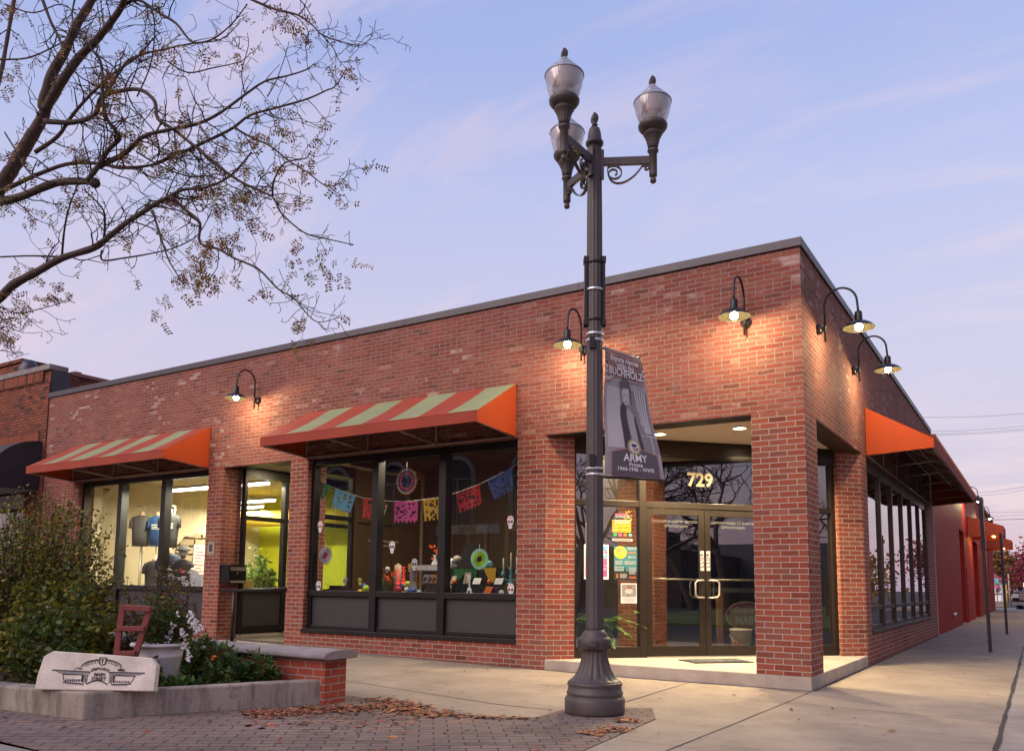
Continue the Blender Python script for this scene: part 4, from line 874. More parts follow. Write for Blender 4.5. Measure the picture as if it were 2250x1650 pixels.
def shrub(label, cen, rx, ry, h, n, seed, lm, lw, ls, per=46, name='shrub', stems=twigm, tip=.35, base=.35, asp=.62, cat='shrub', up=1.):
    rnd = random.Random(seed); t = thing(name, label, cat, (cen[0], cen[1], cen[2])); tw = MB(); lf = MB(); pts = []; dirs = []
    for i in range(n):
        a = rnd.uniform(0, 2*PI); rr = math.sqrt(rnd.random()); ex = cen[0]+rx*rr*math.cos(a); ey = cen[1]+ry*rr*math.sin(a)
        hh = h*(1-.45*rr**2)*rnd.uniform(.45, 1.0) if rnd.random() < .8 else h*(1-.35*rr**2)*rnd.uniform(.95, 1.14)
        bx = cen[0]+(ex-cen[0])*base+rnd.uniform(-.1, .1); by = cen[1]+(ey-cen[1])*base+rnd.uniform(-.1, .1)
        P = []; k = 9; cx_, cy_ = rnd.uniform(-.16, .16)*h*.5, rnd.uniform(-.16, .16)*h*.5
        for j in range(k+1):
            u = j/k; P.append(np.array([bx+(ex-bx)*u**1.2+cx_*math.sin(PI*u)+rnd.uniform(-.012, .012)*h, by+(ey-by)*u**1.2+cy_*math.sin(PI*u)+rnd.uniform(-.012, .012)*h, cen[2]+hh*(u if up else math.sin(u*1.9)/.95)]))
        tw.tube(P, [.007*h/2*(1-.8*j/k)+.0012 for j in range(k+1)], 4, cap=False)
        for j in range(per):
            u = rnd.uniform(.14, 1.)**.8*k; q = min(k-1, int(u)); p = P[q]+(P[q+1]-P[q])*(u-q); sp = (1-u/k*.75)*.13*h/2
            p = p+np.array([rnd.gauss(0, 1), rnd.gauss(0, 1), rnd.gauss(0, .8)])*sp
            pts.append(p); d = (P[q+1]-P[q]); dirs.append(d/np.linalg.norm(d)*.5+np.array([rnd.gauss(0, 1), rnd.gauss(0, 1), rnd.gauss(0, .5)]))
    leaves(lf, pts, ls, rnd, lw, asp, dirs=dirs)
    tw.build('stems', stems, t, fix=False); lf.build('foliage', lm, t, fix=False)
    return t, pts
SOIL = .17
shrub('big olive green shrub turning yellow and rust in the planter', (-7.35, -4.75, SOIL), 1.75, .62, 1.82, 420, 3, [L['deep'], L['mid'], L['olive'], L['yellow'], L['rust'], L['brown']], [22, 34, 26, 8, 6, 6], .043, 82)
shrub('yellowing lower shrub with round leaves in front of the big shrub', (-6.05, -5.10, SOIL), .95, .38, .98, 150, 5, [L['mid'], L['fresh'], L['yellow'], L['olive'], L['deep']], [26, 24, 20, 24, 10], .050, 60, asp=.85)
shrub('brown withered shrub behind the white flower pot', (-5.35, -4.42, SOIL), .55, .3, 1.18, 105, 6, [L['dry'], L['rust'], L['olive'], L['deep']], [44, 20, 14, 12], .05, 34, asp=.4)
shrub('dry twiggy plant with yellow leaves at the left planter edge', (-6.15, -5.92, SOIL), .5, .22, .62, 70, 8, [L['dry'], L['gold'], L['fresh'], L['mid']], [20, 8, 20, 22], .055, 16, asp=.6, stems=plain('dry_twig', (.16, .085, .05), .9))
def blossom(mb, c, r, rnd, n=16, petal=None):
    for i in range(n):
        d = np.array([rnd.gauss(0, 1), rnd.gauss(0, 1), rnd.gauss(0, 1)]); d /= np.linalg.norm(d)
        q = np.cross(d, (rnd.gauss(0, 1), rnd.gauss(0, 1), rnd.gauss(0, 1))); q /= np.linalg.norm(q); s = r*rnd.uniform(.6, 1.1); k = s*.55
        mb.add([c, c+d*s*.5+q*k, c+d*s, c+d*s*.5-q*k], [(0, 1, 2, 3)])
petal_w = flat('white_petal', (.86, .84, .84)); petal_p = flat('pink_petal', (.42, .24, .36))
t, pts = shrub('dark green rose bush with a few white flowers beside the stone sign', (-5.5, -5.45, SOIL), .55, .25, .72, 85, 11, [L['deep'], L['fresh'], L['mid']], [40, 22, 40], .06, 30, asp=.6, name='rose_bush', cat='rose')
rnd = random.Random(4)
for px, py, s in ((105, 1337, .035), (92, 1380, .04), (108, 1370, .035), (120, 1373, .03), (75, 1408, .03), (64, 1414, .025), (72, 1365, .03)):
    b = MB(); p = atd(px, py, 8.1); blossom(b, p, s, rnd, 14); b.build('flower', petal_p if px == 72 else petal_w, t, fix=False)
# --- stone sign
SG = thing('stone_sign', 'cream stone tablet with black main street crest leaning on the planter edge', 'sign', (-4.47, -5.60, .245))
s0, s1 = G(75, 1514, .25), G(338, 1517, .25)
ux = (s1-s0); W_ = np.linalg.norm(ux); ux /= W_; bk = np.array([-ux[1], ux[0], 0]); uy = np.array([0, 0, 1.])*.985+bk*.17; uy /= np.linalg.norm(uy)
H_ = .365; PFs = PF(s0, ux, uy)
out_ = [(.0, .0), (W_, -.005), (W_-.004, .21), (W_-.055, .275), (W_*.55, .30), (.10, .325), (.03, .275), (.005, .12)]
sc_s = H_/.40
out_ = [(u, v*.95) for u, v in out_]
b = MB(); b.slab([PFs(u, v, 0) for u, v in out_], -PFs.n*.075); slab_o = b.build('tablet', concrete('sandstone', (.72, .65, .56), spots=.12, sc_=3., bump=.5), SG, bevel=.008)
b = MB(); X = lambda px: (px-420)/1490*W_; Y = lambda py: (648-py)/455*.306
def pl(*pts): return [(X(a), Y(c)) for a, c in pts]
K = .003; b.m = 0
put_poly(b, PFs, pl((600, 410), (1090, 428), (1085, 440), (605, 424)), K); put_poly(b, PFs, pl((1310, 430), (1770, 434), (1770, 446), (1315, 444)), K)
b.m = 1; put_poly(b, PFs, pl((650, 428), (1085, 442), (1080, 458), (690, 452)), K); put_poly(b, PFs, pl((1318, 446), (1765, 448), (1700, 466), (1330, 462)), K)
b.m = 0; put_poly(b, PFs, pl((735, 456), (1010, 464), (1010, 474), (745, 470)), K); put_poly(b, PFs, pl((1395, 466), (1660, 472), (1650, 484), (1395, 478)), K)
put_line(b, PFs, pl((750, 466), (765, 530), (800, 560)), .006, K); put_line(b, PFs, pl((1650, 480), (1620, 545), (1590, 560)), .006, K); put_poly(b, PFs, pl((985, 470), (1012, 474), (1012, 555), (985, 552)), K); put_poly(b, PFs, pl((1380, 474), (1402, 476), (1400, 560), (1385, 558)), K)
put_line(b, PFs, pl((760, 560), (1020, 575)), .008, K); put_line(b, PFs, pl((1370, 578), (1615, 570)), .008, K)
b.m = 1; put_line(b, PFs, pl((800, 572), (1030, 588)), .006, K); put_line(b, PFs, pl((1370, 590), (1570, 584)), .006, K); b.m = 0
for i in range(7): put_poly(b, PFs, pl((790+i*28, 522), (808+i*28, 522), (800+i*28, 552), (786+i*28, 552)), K); put_poly(b, PFs, pl((1410+i*27, 535), (1424+i*27, 535), (1420+i*27, 556), (1405+i*27, 556)), K)
for xx in (1035, 1350):
    put_line(b, PFs, pl((xx-14, 478), (xx-12, 570)), .004, K); put_line(b, PFs, pl((xx+26, 476), (xx+22, 570)), .004, K); put_poly(b, PFs, pl((xx, 486), (xx+12, 486), (xx+12, 560), (xx, 560)), K); put_line(b, PFs, pl((xx-20, 475), (xx+34, 473)), .006, K)
arcp = [(1055+265*(i/12), 580-45*math.sin(PI*i/12)) for i in range(13)]; put_line(b, PFs, pl(*arcp), .010, K)
for r_, wd in ((1.0, .008), (.90, .004)):
    q = [(1215-260*r_*math.cos(PI*i/16*.86+.22), 400-105*r_*math.sin(PI*i/16*.86+.22)-10) for i in range(17)]; put_line(b, PFs, pl(*q), wd, K)
put_line(b, PFs, pl((880, 415), (905, 385), (965, 385), (965, 360)), .005, K); put_line(b, PFs, pl((1520, 428), (1500, 398), (1455, 395), (1455, 365)), .005, K); put_poly(b, PFs, pl((1420, 395), (1500, 405), (1500, 425), (1430, 420)), K); put_poly(b, PFs, pl((920, 395), (985, 395), (985, 405), (920, 405)), K)
for i in range(14):
    a = PI*(.16+.68*i/13); put_line(b, PFs, pl((1215-225*math.cos(a), 395-92*math.sin(a)), (1215-205*math.cos(a), 402-74*math.sin(a))), .006, K)
put_poly(b, PFs, pl((1175, 258), (1272, 260), (1265, 345), (1215, 358), (1180, 340)), K)
b.m = 2; put_poly(b, PFs, pl((1195, 272), (1255, 273), (1250, 335), (1215, 347), (1197, 330)), K+.001); b.m = 0; put_poly(b, PFs, pl((1200, 280), (1248, 280), (1232, 296), (1228, 330), (1210, 335), (1212, 298)), K+.002)
put_text(b, PFs, X(1205), Y(398), 'EMPORIA', .033, K, .035, .25, space=1.15, bend=lambda a: -a*a*2.4); put_text(b, PFs, X(1203), Y(466), 'MAIN', .037, K, .04, .2); put_text(b, PFs, X(1198), Y(516), 'STREET', .036, K, .04, .2)
b.build('crest', [M['ink'], M['mgrey'], M['cream2']], SG, fix=False)
# --- white flower pot with snapdragons
pc = np.array([-4.60, -4.93, SOIL])
FP = thing('flower_pot', 'round white plastic flower pot with rolled rim behind the stone sign', 'flower pot', pc)
b = MB(); b.lathe([(.150, .0), (.160, .02), (.198, .285), (.202, .29), (.198, .297), (.216, .375), (.242, .378), (.250, .392), (.242, .408), (.222, .408), (.212, .36)], (0, 0, 0), 40, cap=False); b.lathe([(.0, .37), (.212, .37)], (0, 0, 0), 30, cap=False)
b.build('pot', [plain('white_plastic', (.60, .57, .57), .4, 0, .06, 5)], FP, local=True, fix=False)
t, pts = shrub('bushy potted snapdragons with white flower spikes', (pc[0]+.08, pc[1], pc[2]+.36), .24, .22, .46, 70, 21, [L['deep'], L['grass'], L['mid'], L['rust']], [34, 34, 20, 6], .05, 34, asp=.34, name='snapdragon_plant', cat='flowers', stems=stem_m)
for px, py, n in ((392, 1347, 1), (425, 1365, 5), (433, 1380, 4), (376, 1392, 4), (369, 1396, 3), (400, 1388, 3), (363, 1412, 3), (408, 1424, 3), (412, 1444, 3), (327, 1373, 1), (440, 1384, 2), (350, 1395, 1), (381, 1376, 2), (418, 1352, 3), (428, 1372, 4), (372, 1404, 4), (405, 1400, 3)):
    b = MB()
    for k in range(n*3): blossom(b, atd(px+rnd.gauss(0, 4), py+rnd.gauss(0, 5), 7.45+rnd.uniform(-.05, .05)), .020, rnd, 7)
    b.build('flower_spike', petal_w, t, fix=False)
b = MB()
for i in range(40): blossom(b, atd(rnd.uniform(335, 440), rnd.uniform(1368, 1408), 7.5+rnd.uniform(-.1, .1)), .010, rnd, 5)
o = b.build('faded_buds', plain('faded_bud', (.36, .19, .15), .8), t, fix=False); o['kind'] = 'stuff'
# --- red wooden frame
RFm = thing('plant_ladder', 'narrow red painted wooden ladder frame standing among the plants', 'frame', (-5.0, -4.95, .4))
P_ = lambda px, py, d=7.22: atd(px, py, d)
b = MB()
def bar(p, q, w_=.05, th=.03):
    p = np.array(p); q = np.array(q); t_ = q-p; l = np.linalg.norm(t_); t_ /= l; n = CFW-t_*(CFW@t_); n /= np.linalg.norm(n); s = np.cross(t_, n)
    b.slab([p-s*w_/2-n*th/2, p+s*w_/2-n*th/2, q+s*w_/2-n*th/2, q-s*w_/2-n*th/2], n*th)
bar(P_(254, 1450), P_(270, 1330)); bar(P_(294, 1450), P_(330, 1334)); b.build('post', plain('red_wood', (.22, .055, .045), .7, 0, .2, 12), RFm, bevel=.004)
b = MB(); bar(P_(268, 1333, 7.20), P_(331, 1338, 7.20), .045, .034); bar(P_(258, 1380, 7.20), P_(317, 1381, 7.20), .04, .034); bar(P_(250, 1436, 7.20), P_(298, 1434, 7.20), .04, .034); b.build('rung', plain('red_wood_rung', (.21, .05, .042), .7, 0, .2, 12), RFm, bevel=.004)
# --- bedding plants along the brick wall
def bed(label, cen, rx, ry, h, n, seed, lw, ls, asp, fl_=None, flm=None):
    t, pts = shrub(label, (cen[0], cen[1], SOIL), rx, ry, h, n, seed, [L['fresh'], L['grass'], L['deep'], L['dry']], lw, ls, 30, name='bedding_plant', cat='flowers', stems=stem_m, asp=asp)
    r_ = random.Random(seed)
    for k in range(fl_ or 0):
        b = MB(); p = max(r_.sample(pts, 14), key=lambda p: p[2]-p[1]*.3); blossom(b, p+np.array([0, -.02, .02]), .026, r_, 16); b.build('flower', flm, t, fix=False)
    t['group'] = 'bedding flowers in the planter'; return t
bed('low green bedding plant with small red flowers in the planter corner', (-4.03, -4.28, 0), .24, .13, .27, 75, 31, [20, 34, 12, 5], .09, .26, 5, M['crimson'])
bed('leafy bedding plant with red blooms between the pot and the brick wall', (-4.35, -4.42, 0), .22, .17, .33, 80, 32, [20, 34, 20, 4], .085, .3, 4, M['red'])
bed('dark leafy plant with orange marigolds right of the white pot', (-4.14, -4.60, 0), .13, .14, .30, 55, 33, [14, 30, 34, 4], .075, .4, 3, M['orangep'])
bed('broad leaved green seedlings below the white pot', (-4.2, -4.98, 0), .08, .10, .09, 26, 34, [40, 20, 12, 6], .09, .6)
bed('trailing plant with wilted dark leaves against the white pot', (-4.35, -5.2, 0), .10, .10, .28, 16, 35, [14, 14, 24, 12], .07, .6)
bed('dark green flowering stems spilling over the brick cap', (-4.75, -4.35, 0), .3, .16, .42, 70, 36, [10, 34, 34, 5], .06, .4, 3, petal_w)
gm = MB(); rnd = random.Random(9); pts = [np.array([rnd.uniform(-8.5, -3.7), rnd.uniform(-5.5, -4.1), SOIL+rnd.uniform(0, .05)]) for i in range(1500)]
pts = [p for p in pts if (p[0]-c0[0])*(c1[1]-c0[1])-(p[1]-c0[1])*(c1[0]-c0[0]) < -.32 and p[1] > c0[1]+.25+(p[0]-c0[0])*.157]
leaves(gm, pts, .06, rnd, [3, 2, 2, 4, 2], .5, droop=-.4); o = gm.build('ground_cover', [L['fresh'], L['grass'], L['deep'], L['dry'], L['rust']], fix=False); tag(o, 'low weeds and dry leaves covering the planter soil', kind='stuff')

# ================================================================== FALLEN LEAVES
gm = MB(); rnd = random.Random(12)
def fallen(n, fx):
    for i in range(n):
        x, y = fx(); z = gz(x)+.012+abs(rnd.gauss(0, .003)); s = rnd.uniform(.009, .030) if rnd.random() < .93 else rnd.uniform(.035, .055); a = rnd.uniform(0, 2*PI); t_ = rnd.uniform(-.3, .3)
        d = np.array([math.cos(a), math.sin(a), t_*.6]); q = np.array([-math.sin(a), math.cos(a), rnd.uniform(-.4, .4)]); c = np.array([x, y, z]); gm.m = rnd.choices([0, 1, 2, 3], [4, 3, 3, 3])[0]
        gm.add([c-d*s, c-q*s*.4-d*s*.2, c-q*s*.55+d*s*.3, c+d*s, c+q*s*.5+d*s*.35, c+q*s*.45-d*s*.3], [(0, 1, 2, 3, 4, 5)])
def along(p, q, w_, sk=1.):
    p, q = np.array(p), np.array(q); t_ = (q-p)/np.linalg.norm(q-p); n = np.array([-t_[1], t_[0]])
    def f():
        u = rnd.random()**sk; o = rnd.gauss(0, w_); r_ = p+(q-p)*u+n*o; return r_[0], r_[1]
    return f
fallen(1300, along((-3.52, -4.85), (-3.0, -3.95), .11)); fallen(800, along((-3.1, -3.78), (-2.2, -3.80), .11)); fallen(200, along((-2.3, -3.80), (-1.45, -3.52), .06)); fallen(420, along((-3.35, -3.45), (-2.6, -3.62), .09)); fallen(220, along((-3.3, -4.9), (-2.2, -4.2), .3))
fallen(260, along((-.78, -3.9), (-.68, -3.45), .06)); fallen(120, along((-.85, -3.0), (-.75, -3.2), .06)); fallen(160, lambda: (rnd.uniform(-8, .0), rnd.uniform(-6.4, -3.5))); fallen(120, lambda: (rnd.uniform(-6, 1.8), rnd.uniform(-5.5, 0))); fallen(60, lambda: (rnd.uniform(-9.8, -8.5), rnd.uniform(.3, 2.5))); fallen(40, lambda: (rnd.uniform(.1, 1.8), rnd.uniform(0, 12)))
pts = []
o = gm.build('fallen_leaves', [plain('fallen_red', (.26, .065, .045), .8), plain('fallen_brown', (.20, .09, .035), .8), plain('fallen_tan', (.36, .16, .06), .8), plain('fallen_dark', (.07, .03, .025), .8)], fix=False); tag(o, 'fallen red and brown leaves on the paving', kind='stuff')

# ================================================================== HONEY LOCUST TREE
TR = thing('honey_locust_tree', 'nearly bare honey locust tree with rusty leaflets reaching in from the left', 'tree', (-9.2, -5.6, 0))
S_ = 2.0625
LM = [  # branch outlines: points (in the 2x crop of the photo), start and end distance, start and end radius
 ([(-340, 1500), (-150, 1100), (0, 850), (60, 760), (130, 640), (185, 550), (205, 500), (195, 470), (235, 340), (290, 240), (345, 120), (400, 30), (450, -60)], 7.3, 7.0, .105, .045),
 ([(205, 500), (260, 400), (350, 270), (420, 200), (480, 130), (545, 40), (570, -30)], 7.05, 6.6, .062, .035),
 ([(-150, 960), (0, 915), (100, 890), (250, 830), (380, 822), (430, 830)], 7.3, 6.5, .060, .042),
 ([(395, 820), (440, 760), (490, 680), (540, 630), (520, 590), (480, 530), (465, 440), (460, 300), (430, 240)], 6.5, 6.3, .034, .014),
 ([(-250, 1480), (-100, 1420), (0, 1350), (60, 1290), (180, 1225), (280, 1170), (420, 1125), (480, 1085), (560, 1020), (650, 960), (720, 915), (770, 890), (830, 860), (930, 850), (1040, 800), (1140, 690)], 7.2, 6.2, .070, .008),
 ([(-100, 900), (0, 870), (150, 800), (300, 745), (420, 740), (560, 760), (700, 745), (800, 690), (880, 680)], 7.2, 6.6, .034, .012),
 ([(200, 550), (330, 555), (430, 520), (460, 440), (560, 410), (640, 410), (700, 460), (715, 540), (790, 590), (900, 680), (1010, 770), (1100, 830), (1210, 880), (1240, 900), (1270, 960), (1330, 1020), (1400, 1065), (1490, 1085), (1600, 1110)], 7.0, 5.8, .034, .005),
 ([(440, 760), (560, 700), (650, 620), (760, 590), (900, 560), (1000, 510), (1110, 430), (1200, 370), (1300, 345), (1380, 320), (1425, 290)], 6.5, 6.3, .030, .006),
 ([(700, 745), (850, 680), (1040, 590), (1130, 525), (1250, 490), (1390, 450), (1480, 410), (1520, 390), (1570, 310)], 6.6, 6.0, .022, .005),
 ([(1060, 580), (1150, 630), (1220, 660), (1310, 730), (1390, 780), (1470, 840), (1520, 840), (1560, 810), (1590, 770)], 6.3, 6.0, .013, .004),
 ([(1235, 890), (1240, 820), (1290, 740), (1380, 720), (1405, 690)], 5.95, 5.8, .012, .004),
 ([(770, 890), (850, 960), (905, 1010), (905, 1100), (990, 1130), (1060, 1170), (1170, 1220), (1260, 1310), (1330, 1350), (1380, 1410), (1440, 1460), (1530, 1440)], 6.4, 5.8, .022, .004),
 ([(690, 955), (720, 1050), (760, 1170), (800, 1240), (830, 1290)], 6.45, 6.2, .016, .005),
 ([(1080, -30), (1140, 0), (1250, 45), (1350, 70), (1420, 120), (1460, 160), (1560, 195), (1640, 205), (1690, 160)], 6.6, 6.2, .018, .004),
 ([(1460, 160), (1510, 220), (1540, 280), (1585, 275)], 6.4, 6.3, .009, .003), ([(1340, -20), (1390, 40), (1440, 130)], 6.6, 6.4, .010, .003),
 ([(545, 40), (620, 0), (720, 60), (800, 110), (870, 190), (960, 180), (1050, 110), (1120, 20)], 6.7, 6.3, .022, .006),
 ([(-20, 270), (120, 265), (250, 210), (330, 160), (420, 100)], 7.3, 7.0, .014, .006), ([(185, -20), (230, 100), (265, 170), (285, 215)], 7.2, 7.1, .022, .016),
 ([(70, -30), (40, 130), (10, 300), (-20, 420)], 7.6, 7.4, .022, .030), ([(280, 1165), (290, 1050), (310, 950), (350, 840)], 6.9, 6.6, .015, .008), ([(470, 1090), (475, 1000), (460, 940), (380, 860)], 6.8, 6.6, .018, .007),
 ([(430, 520), (560, 300), (640, 250), (720, 230), (860, 200), (1000, 180), (1080, 110)], 6.8, 6.4, .020, .005), ([(760, 280), (850, 330), (960, 310), (1090, 280), (1135, 240)], 6.6, 6.4, .011, .004),
 ([(1110, 430), (1095, 330), (1125, 210), (1120, 150)], 6.4, 6.3, .009, .003), ([(1210, 440), (1250, 370), (1290, 260), (1310, 190)], 6.2, 6.1, .008, .003), ([(160, 690), (260, 620), (330, 520), (420, 420), (520, 330), (620, 260), (680, 190)], 7.1, 6.6, .030, .009),
 ([(460, 1135), (465, 1180), (560, 1170), (680, 1150), (800, 1120), (900, 1060), (960, 950)], 6.9, 6.6, .014, .005), ([(0, 1165), (140, 1160), (280, 1165)], 7.2, 6.95, .010, .012), ([(20, 600), (70, 680), (140, 790), (250, 830)], 7.2, 6.7, .010, .012),
 ([(620, 690), (740, 760), (860, 800), (960, 800), (1080, 860), (1230, 905)], 6.5, 6.0, .012, .006), ([(340, -10), (330, 100), (420, 230), (540, 330), (600, 480), (700, 600), (720, 700)], 6.9, 6.5, .012, .006),
 ([(900, 560), (960, 640), (1060, 690), (1140, 680), (1180, 640)], 6.4, 6.2, .009, .003), ([(0, 1390), (80, 1420), (180, 1400), (280, 1370), (330, 1330)], 7.1, 6.9, .010, .003), ([(-30, 1500), (30, 1480), (90, 1500), (125, 1450)], 7.0, 6.9, .010, .003), ([(-30, 1590), (30, 1590), (80, 1610)], 7.0, 6.9, .008, .003),
 ([(20, 20), (150, 60), (280, 20), (380, 90), (470, 40)], 7.2, 6.9, .010, .005), ([(620, 440), (680, 300), (700, 150), (690, 20), (700, -30)], 6.7, 6.6, .010, .005), ([(850, 860), (900, 960), (960, 920), (1050, 960), (1070, 1000), (1180, 985)], 6.4, 6.2, .009, .003)]
rnd = random.Random(77); br = MB(); tw = MB(); sites = []
def crooked(p, d, l, r, depth):
    """a thin zig-zag twig with side twigs; leaf sites near its tip"""
    k = max(3, int(l/.07)); P = [np.array(p)]; d = np.array(d)/np.linalg.norm(d)
    for i in range(k):
        d = d+np.array([rnd.gauss(0, .33), rnd.gauss(0, .33), rnd.gauss(0, .30)+.02]); d /= np.linalg.norm(d); P.append(P[-1]+d*l/k)
        if depth and rnd.random() < .36:
            e = np.cross(d, (rnd.gauss(0, 1), rnd.gauss(0, 1), rnd.gauss(0, 1))); crooked(P[-1], d*.6+e, l*rnd.uniform(.3, .6), r*.6, depth-1)
    tw.tube(P, [max(.0021, r*(1-.65*i/k)) for i in range(k+1)], 4, cap=False)
    for q in P[k//2:]:
        if rnd.random() < .7: sites.append((q, d))
main = []
for pts, d0, d1, r0, r1 in LM:
    n = len(pts); P = [atd(x/S_, y/S_, d0+(d1-d0)*i/(n-1)) for i, (x, y) in enumerate(pts)]
    Q = []; Rr = []                                        # smooth the outline and roughen it a little
    for i in range(n-1):
        p0, p1, p2, p3 = P[max(0, i-1)], P[i], P[i+1], P[min(n-1, i+2)]
        for j in range(4):
            t = j/4; Q.append(.5*((2*p1)+(-p0+p2)*t+(2*p0-5*p1+4*p2-p3)*t*t+(-p0+3*p1-3*p2+p3)*t**3)); u = (i+t)/(n-1); Rr.append(.66*(r0+(r1-r0)*u**.8)*rnd.uniform(.93, 1.08))
    Q.append(P[-1]); Rr.append(r1)
    (br if r0 > .012 else tw).tube(Q, Rr, 9 if r0 > .02 else 6); main.append((Q, Rr))
    for i in range(2, len(Q)-1):
        if Rr[i] < .06:
            for _ in range(2):
                if rnd.random() < (.38 if Rr[i] < .03 else .24):
                    d = Q[i+1]-Q[i]; d /= np.linalg.norm(d); e = np.cross(d, (rnd.gauss(0, 1), rnd.gauss(0, 1), rnd.gauss(0, 1))); e /= np.linalg.norm(e)
                    crooked(Q[i], d*rnd.uniform(.3, 1.)+e, rnd.uniform(.14, .50)*(.6 if Rr[i] < .008 else 1), min(.0065, Rr[i]*.55), 2 if Rr[i] < .03 else 1)
tb = atd(-340/S_, 1500/S_, 7.3)
br.tube([(tb[0]-.25, tb[1]+.05, -.1), (tb[0]-.2, tb[1]+.03, .6), (tb[0]-.08, tb[1], 1.3), tuple(tb)], [.19, .15, .12, .076], 12); q = atd(-250/S_, 1480/S_, 7.2); br.tube([(tb[0]-.08, tb[1], 1.3), tuple(q)], [.085, .050], 9)
br.tube([tuple(tb), tuple(atd(-150/S_, 960/S_, 7.3))], [.075, .043], 9)
TR.location = (tb[0]-.25, tb[1]+.05, 0)
br.build('trunk', bark, TR, fix=False); tw.build('twigs', twigm, TR, fix=False)
lf = MB(); LFm = [L['honey'], L['honeyred'], L['honeygreen'], L['brown']]
def frond(p, d, l, k=0):
    d = np.array(d)/np.linalg.norm(d); q = np.cross(d, (rnd.gauss(0, 1), rnd.gauss(0, 1), rnd.gauss(0, 1))); q /= np.linalg.norm(q)+1e-9; n = np.cross(d, q)
    lf.m = 3; lf.add([p, p+q*.0016, p+d*l+q*.0012, p+d*l], [(0, 1, 2, 3)]); m0 = rnd.choices([0, 1, 2], [6, 4, 3])[0]
    for i in range(int(l/.020)):
        if rnd.random() < .14: continue
        c = p+d*(.02+i*.020)
        for s in (-1, 1):
            e = q*s*.9+d*.35+n*rnd.gauss(0, .3); e /= np.linalg.norm(e); z = rnd.uniform(.020, .036); w_ = np.cross(e, n); w_ /= np.linalg.norm(w_)+1e-9
            lf.m = m0; lf.add([c, c+e*z*.5+w_*z*.24, c+e*z, c+e*z*.5-w_*z*.24], [(0, 1, 2, 3)])
print('leaf sites', len(sites))
for p, d in sites:
    g_ = math.sin(p[0]*2.3+1)+math.sin(p[2]*3.1+p[1]*2)+math.sin(p[0]*5.1-p[2]*4.3)*.6
    if rnd.random() < (.17 if g_ > .5 else .035):
        for k in range(rnd.choice((1, 2, 3))): frond(p, np.array([rnd.gauss(0, .6), rnd.gauss(0, .6), rnd.gauss(-.75, .4)]), rnd.uniform(.06, .13))
for cx_, cy_, n, d in ((950, 1110, 22, 6.2), (1020, 1090, 20, 6.3), (880, 1270, 36, 6.2), (930, 1230, 24, 6.2), (560, 620, 26, 6.5), (500, 360, 26, 6.4), (1340, 1120, 7, 5.8), (1350, 1180, 10, 5.8), (1490, 1190, 9, 5.8), (1530, 1240, 6, 5.8), (1590, 1160, 4, 5.8), (230, 1320, 26, 7.0), (50, 1400, 24, 7.0), (20, 1520, 20, 7.0), (30, 30, 26, 7.2), (760, 220, 14, 6.5), (1330, 130, 10, 6.4), (740, 1390, 9, 6.3), (1000, 900, 14, 6.3), (160, 950, 14, 7.0), (60, 350, 14, 7.2), (360, 680, 12, 6.8), (1365, 890, 6, 5.9), (820, 520, 10, 6.5)):
    for i in range(n): frond(atd((cx_+rnd.gauss(0, 38))/S_, (cy_+rnd.gauss(0, 30))/S_, d+rnd.gauss(0, .12)), (rnd.gauss(0, .7), rnd.gauss(0, .7), rnd.gauss(-.6, .4)), rnd.uniform(.07, .15))
lf.build('leaves', LFm, TR, fix=False)
# ================================================================== DISPLAY WINDOW: PAPER FLAGS, SKULLS, ROSETTES
def thin(mb, pts, th=.003):                       # a sheet of paper with real thickness
    pts = [np.array(p, float) for p in pts]; n = np.cross(pts[1]-pts[0], pts[-1]-pts[0]); n /= np.linalg.norm(n); mb.slab(pts, n*th)
FY = .30
GF = 'paper flags on the string in the display window'
def flag(colr, label, tl, tr, brr, bl, seed):
    r_ = random.Random(seed); P = [A(*p, y=FY) for p in (tl, tr, brr, bl)]
    t = thing('paper_flag', label, 'paper flag', (P[0]+P[1])/2, group=GF)
    f = lambda u, v, l=0.: (P[3]*(1-u)+P[2]*u)*(1-v)+(P[0]*(1-u)+P[1]*u)*v+np.array([0, -l+.012*math.sin(u*5+seed), 0])
    b = MB(); nx = 12; ny = 11
    holes = set()
    for k in range(26): holes.add((r_.randrange(1, nx-1), r_.randrange(1, ny-1)))
    for i in range(nx):
        for j in range(ny):
            if (i, j) in holes: continue
            if j == 0 and i % 2: continue
            b.poly([f(i/nx, j/ny), f((i+1)/nx, j/ny), f((i+1)/nx, (j+1)/ny), f(i/nx, (j+1)/ny)])
    b.build('paper', M[colr], t, fix=False)
    b = MB()
    for k in range(30):
        u, v, a = r_.uniform(.08, .9), r_.uniform(.06, .86), r_.uniform(0, PI); l = r_.uniform(.03, .09)
        put_line(b, f, [(u, v), (min(.97, u+l*math.cos(a)), min(.95, v+l*math.sin(a)))], .022, .006)
    b.build('cut_pattern', plain('flag_pale_'+colr+str(seed), tuple(.35*x+.45*y for x, y in zip((.6, .55, .55), M[colr].diffuse_color[:3])), .7), t, fix=False)
for k, c in dict(green=(.03, .42, .05), sky=(.14, .40, .58), red=(.55, .02, .02), magenta=(.62, .07, .25), gold=(.68, .38, .02), blue=(.03, .09, .30), crimson=(.35, .01, .03)).items(): M[k].diffuse_color = (*c, 1)
flag('green', 'folded green paper flag at the left end of the string', (700, 1057), (726, 1069), (709, 1101), (696, 1099), 1)
flag('sky', 'light blue paper flag second on the string', (736, 1074), (781, 1089), (768, 1128), (727, 1115), 2)
flag('red', 'red paper flag partly behind the left window mullion', (798, 1094), (846, 1099), (839, 1144), (796, 1138), 3)
flag('magenta', 'magenta pink paper flag at the lowest point of the string', (867, 1101), (918, 1101), (916, 1148), (866, 1148), 4)
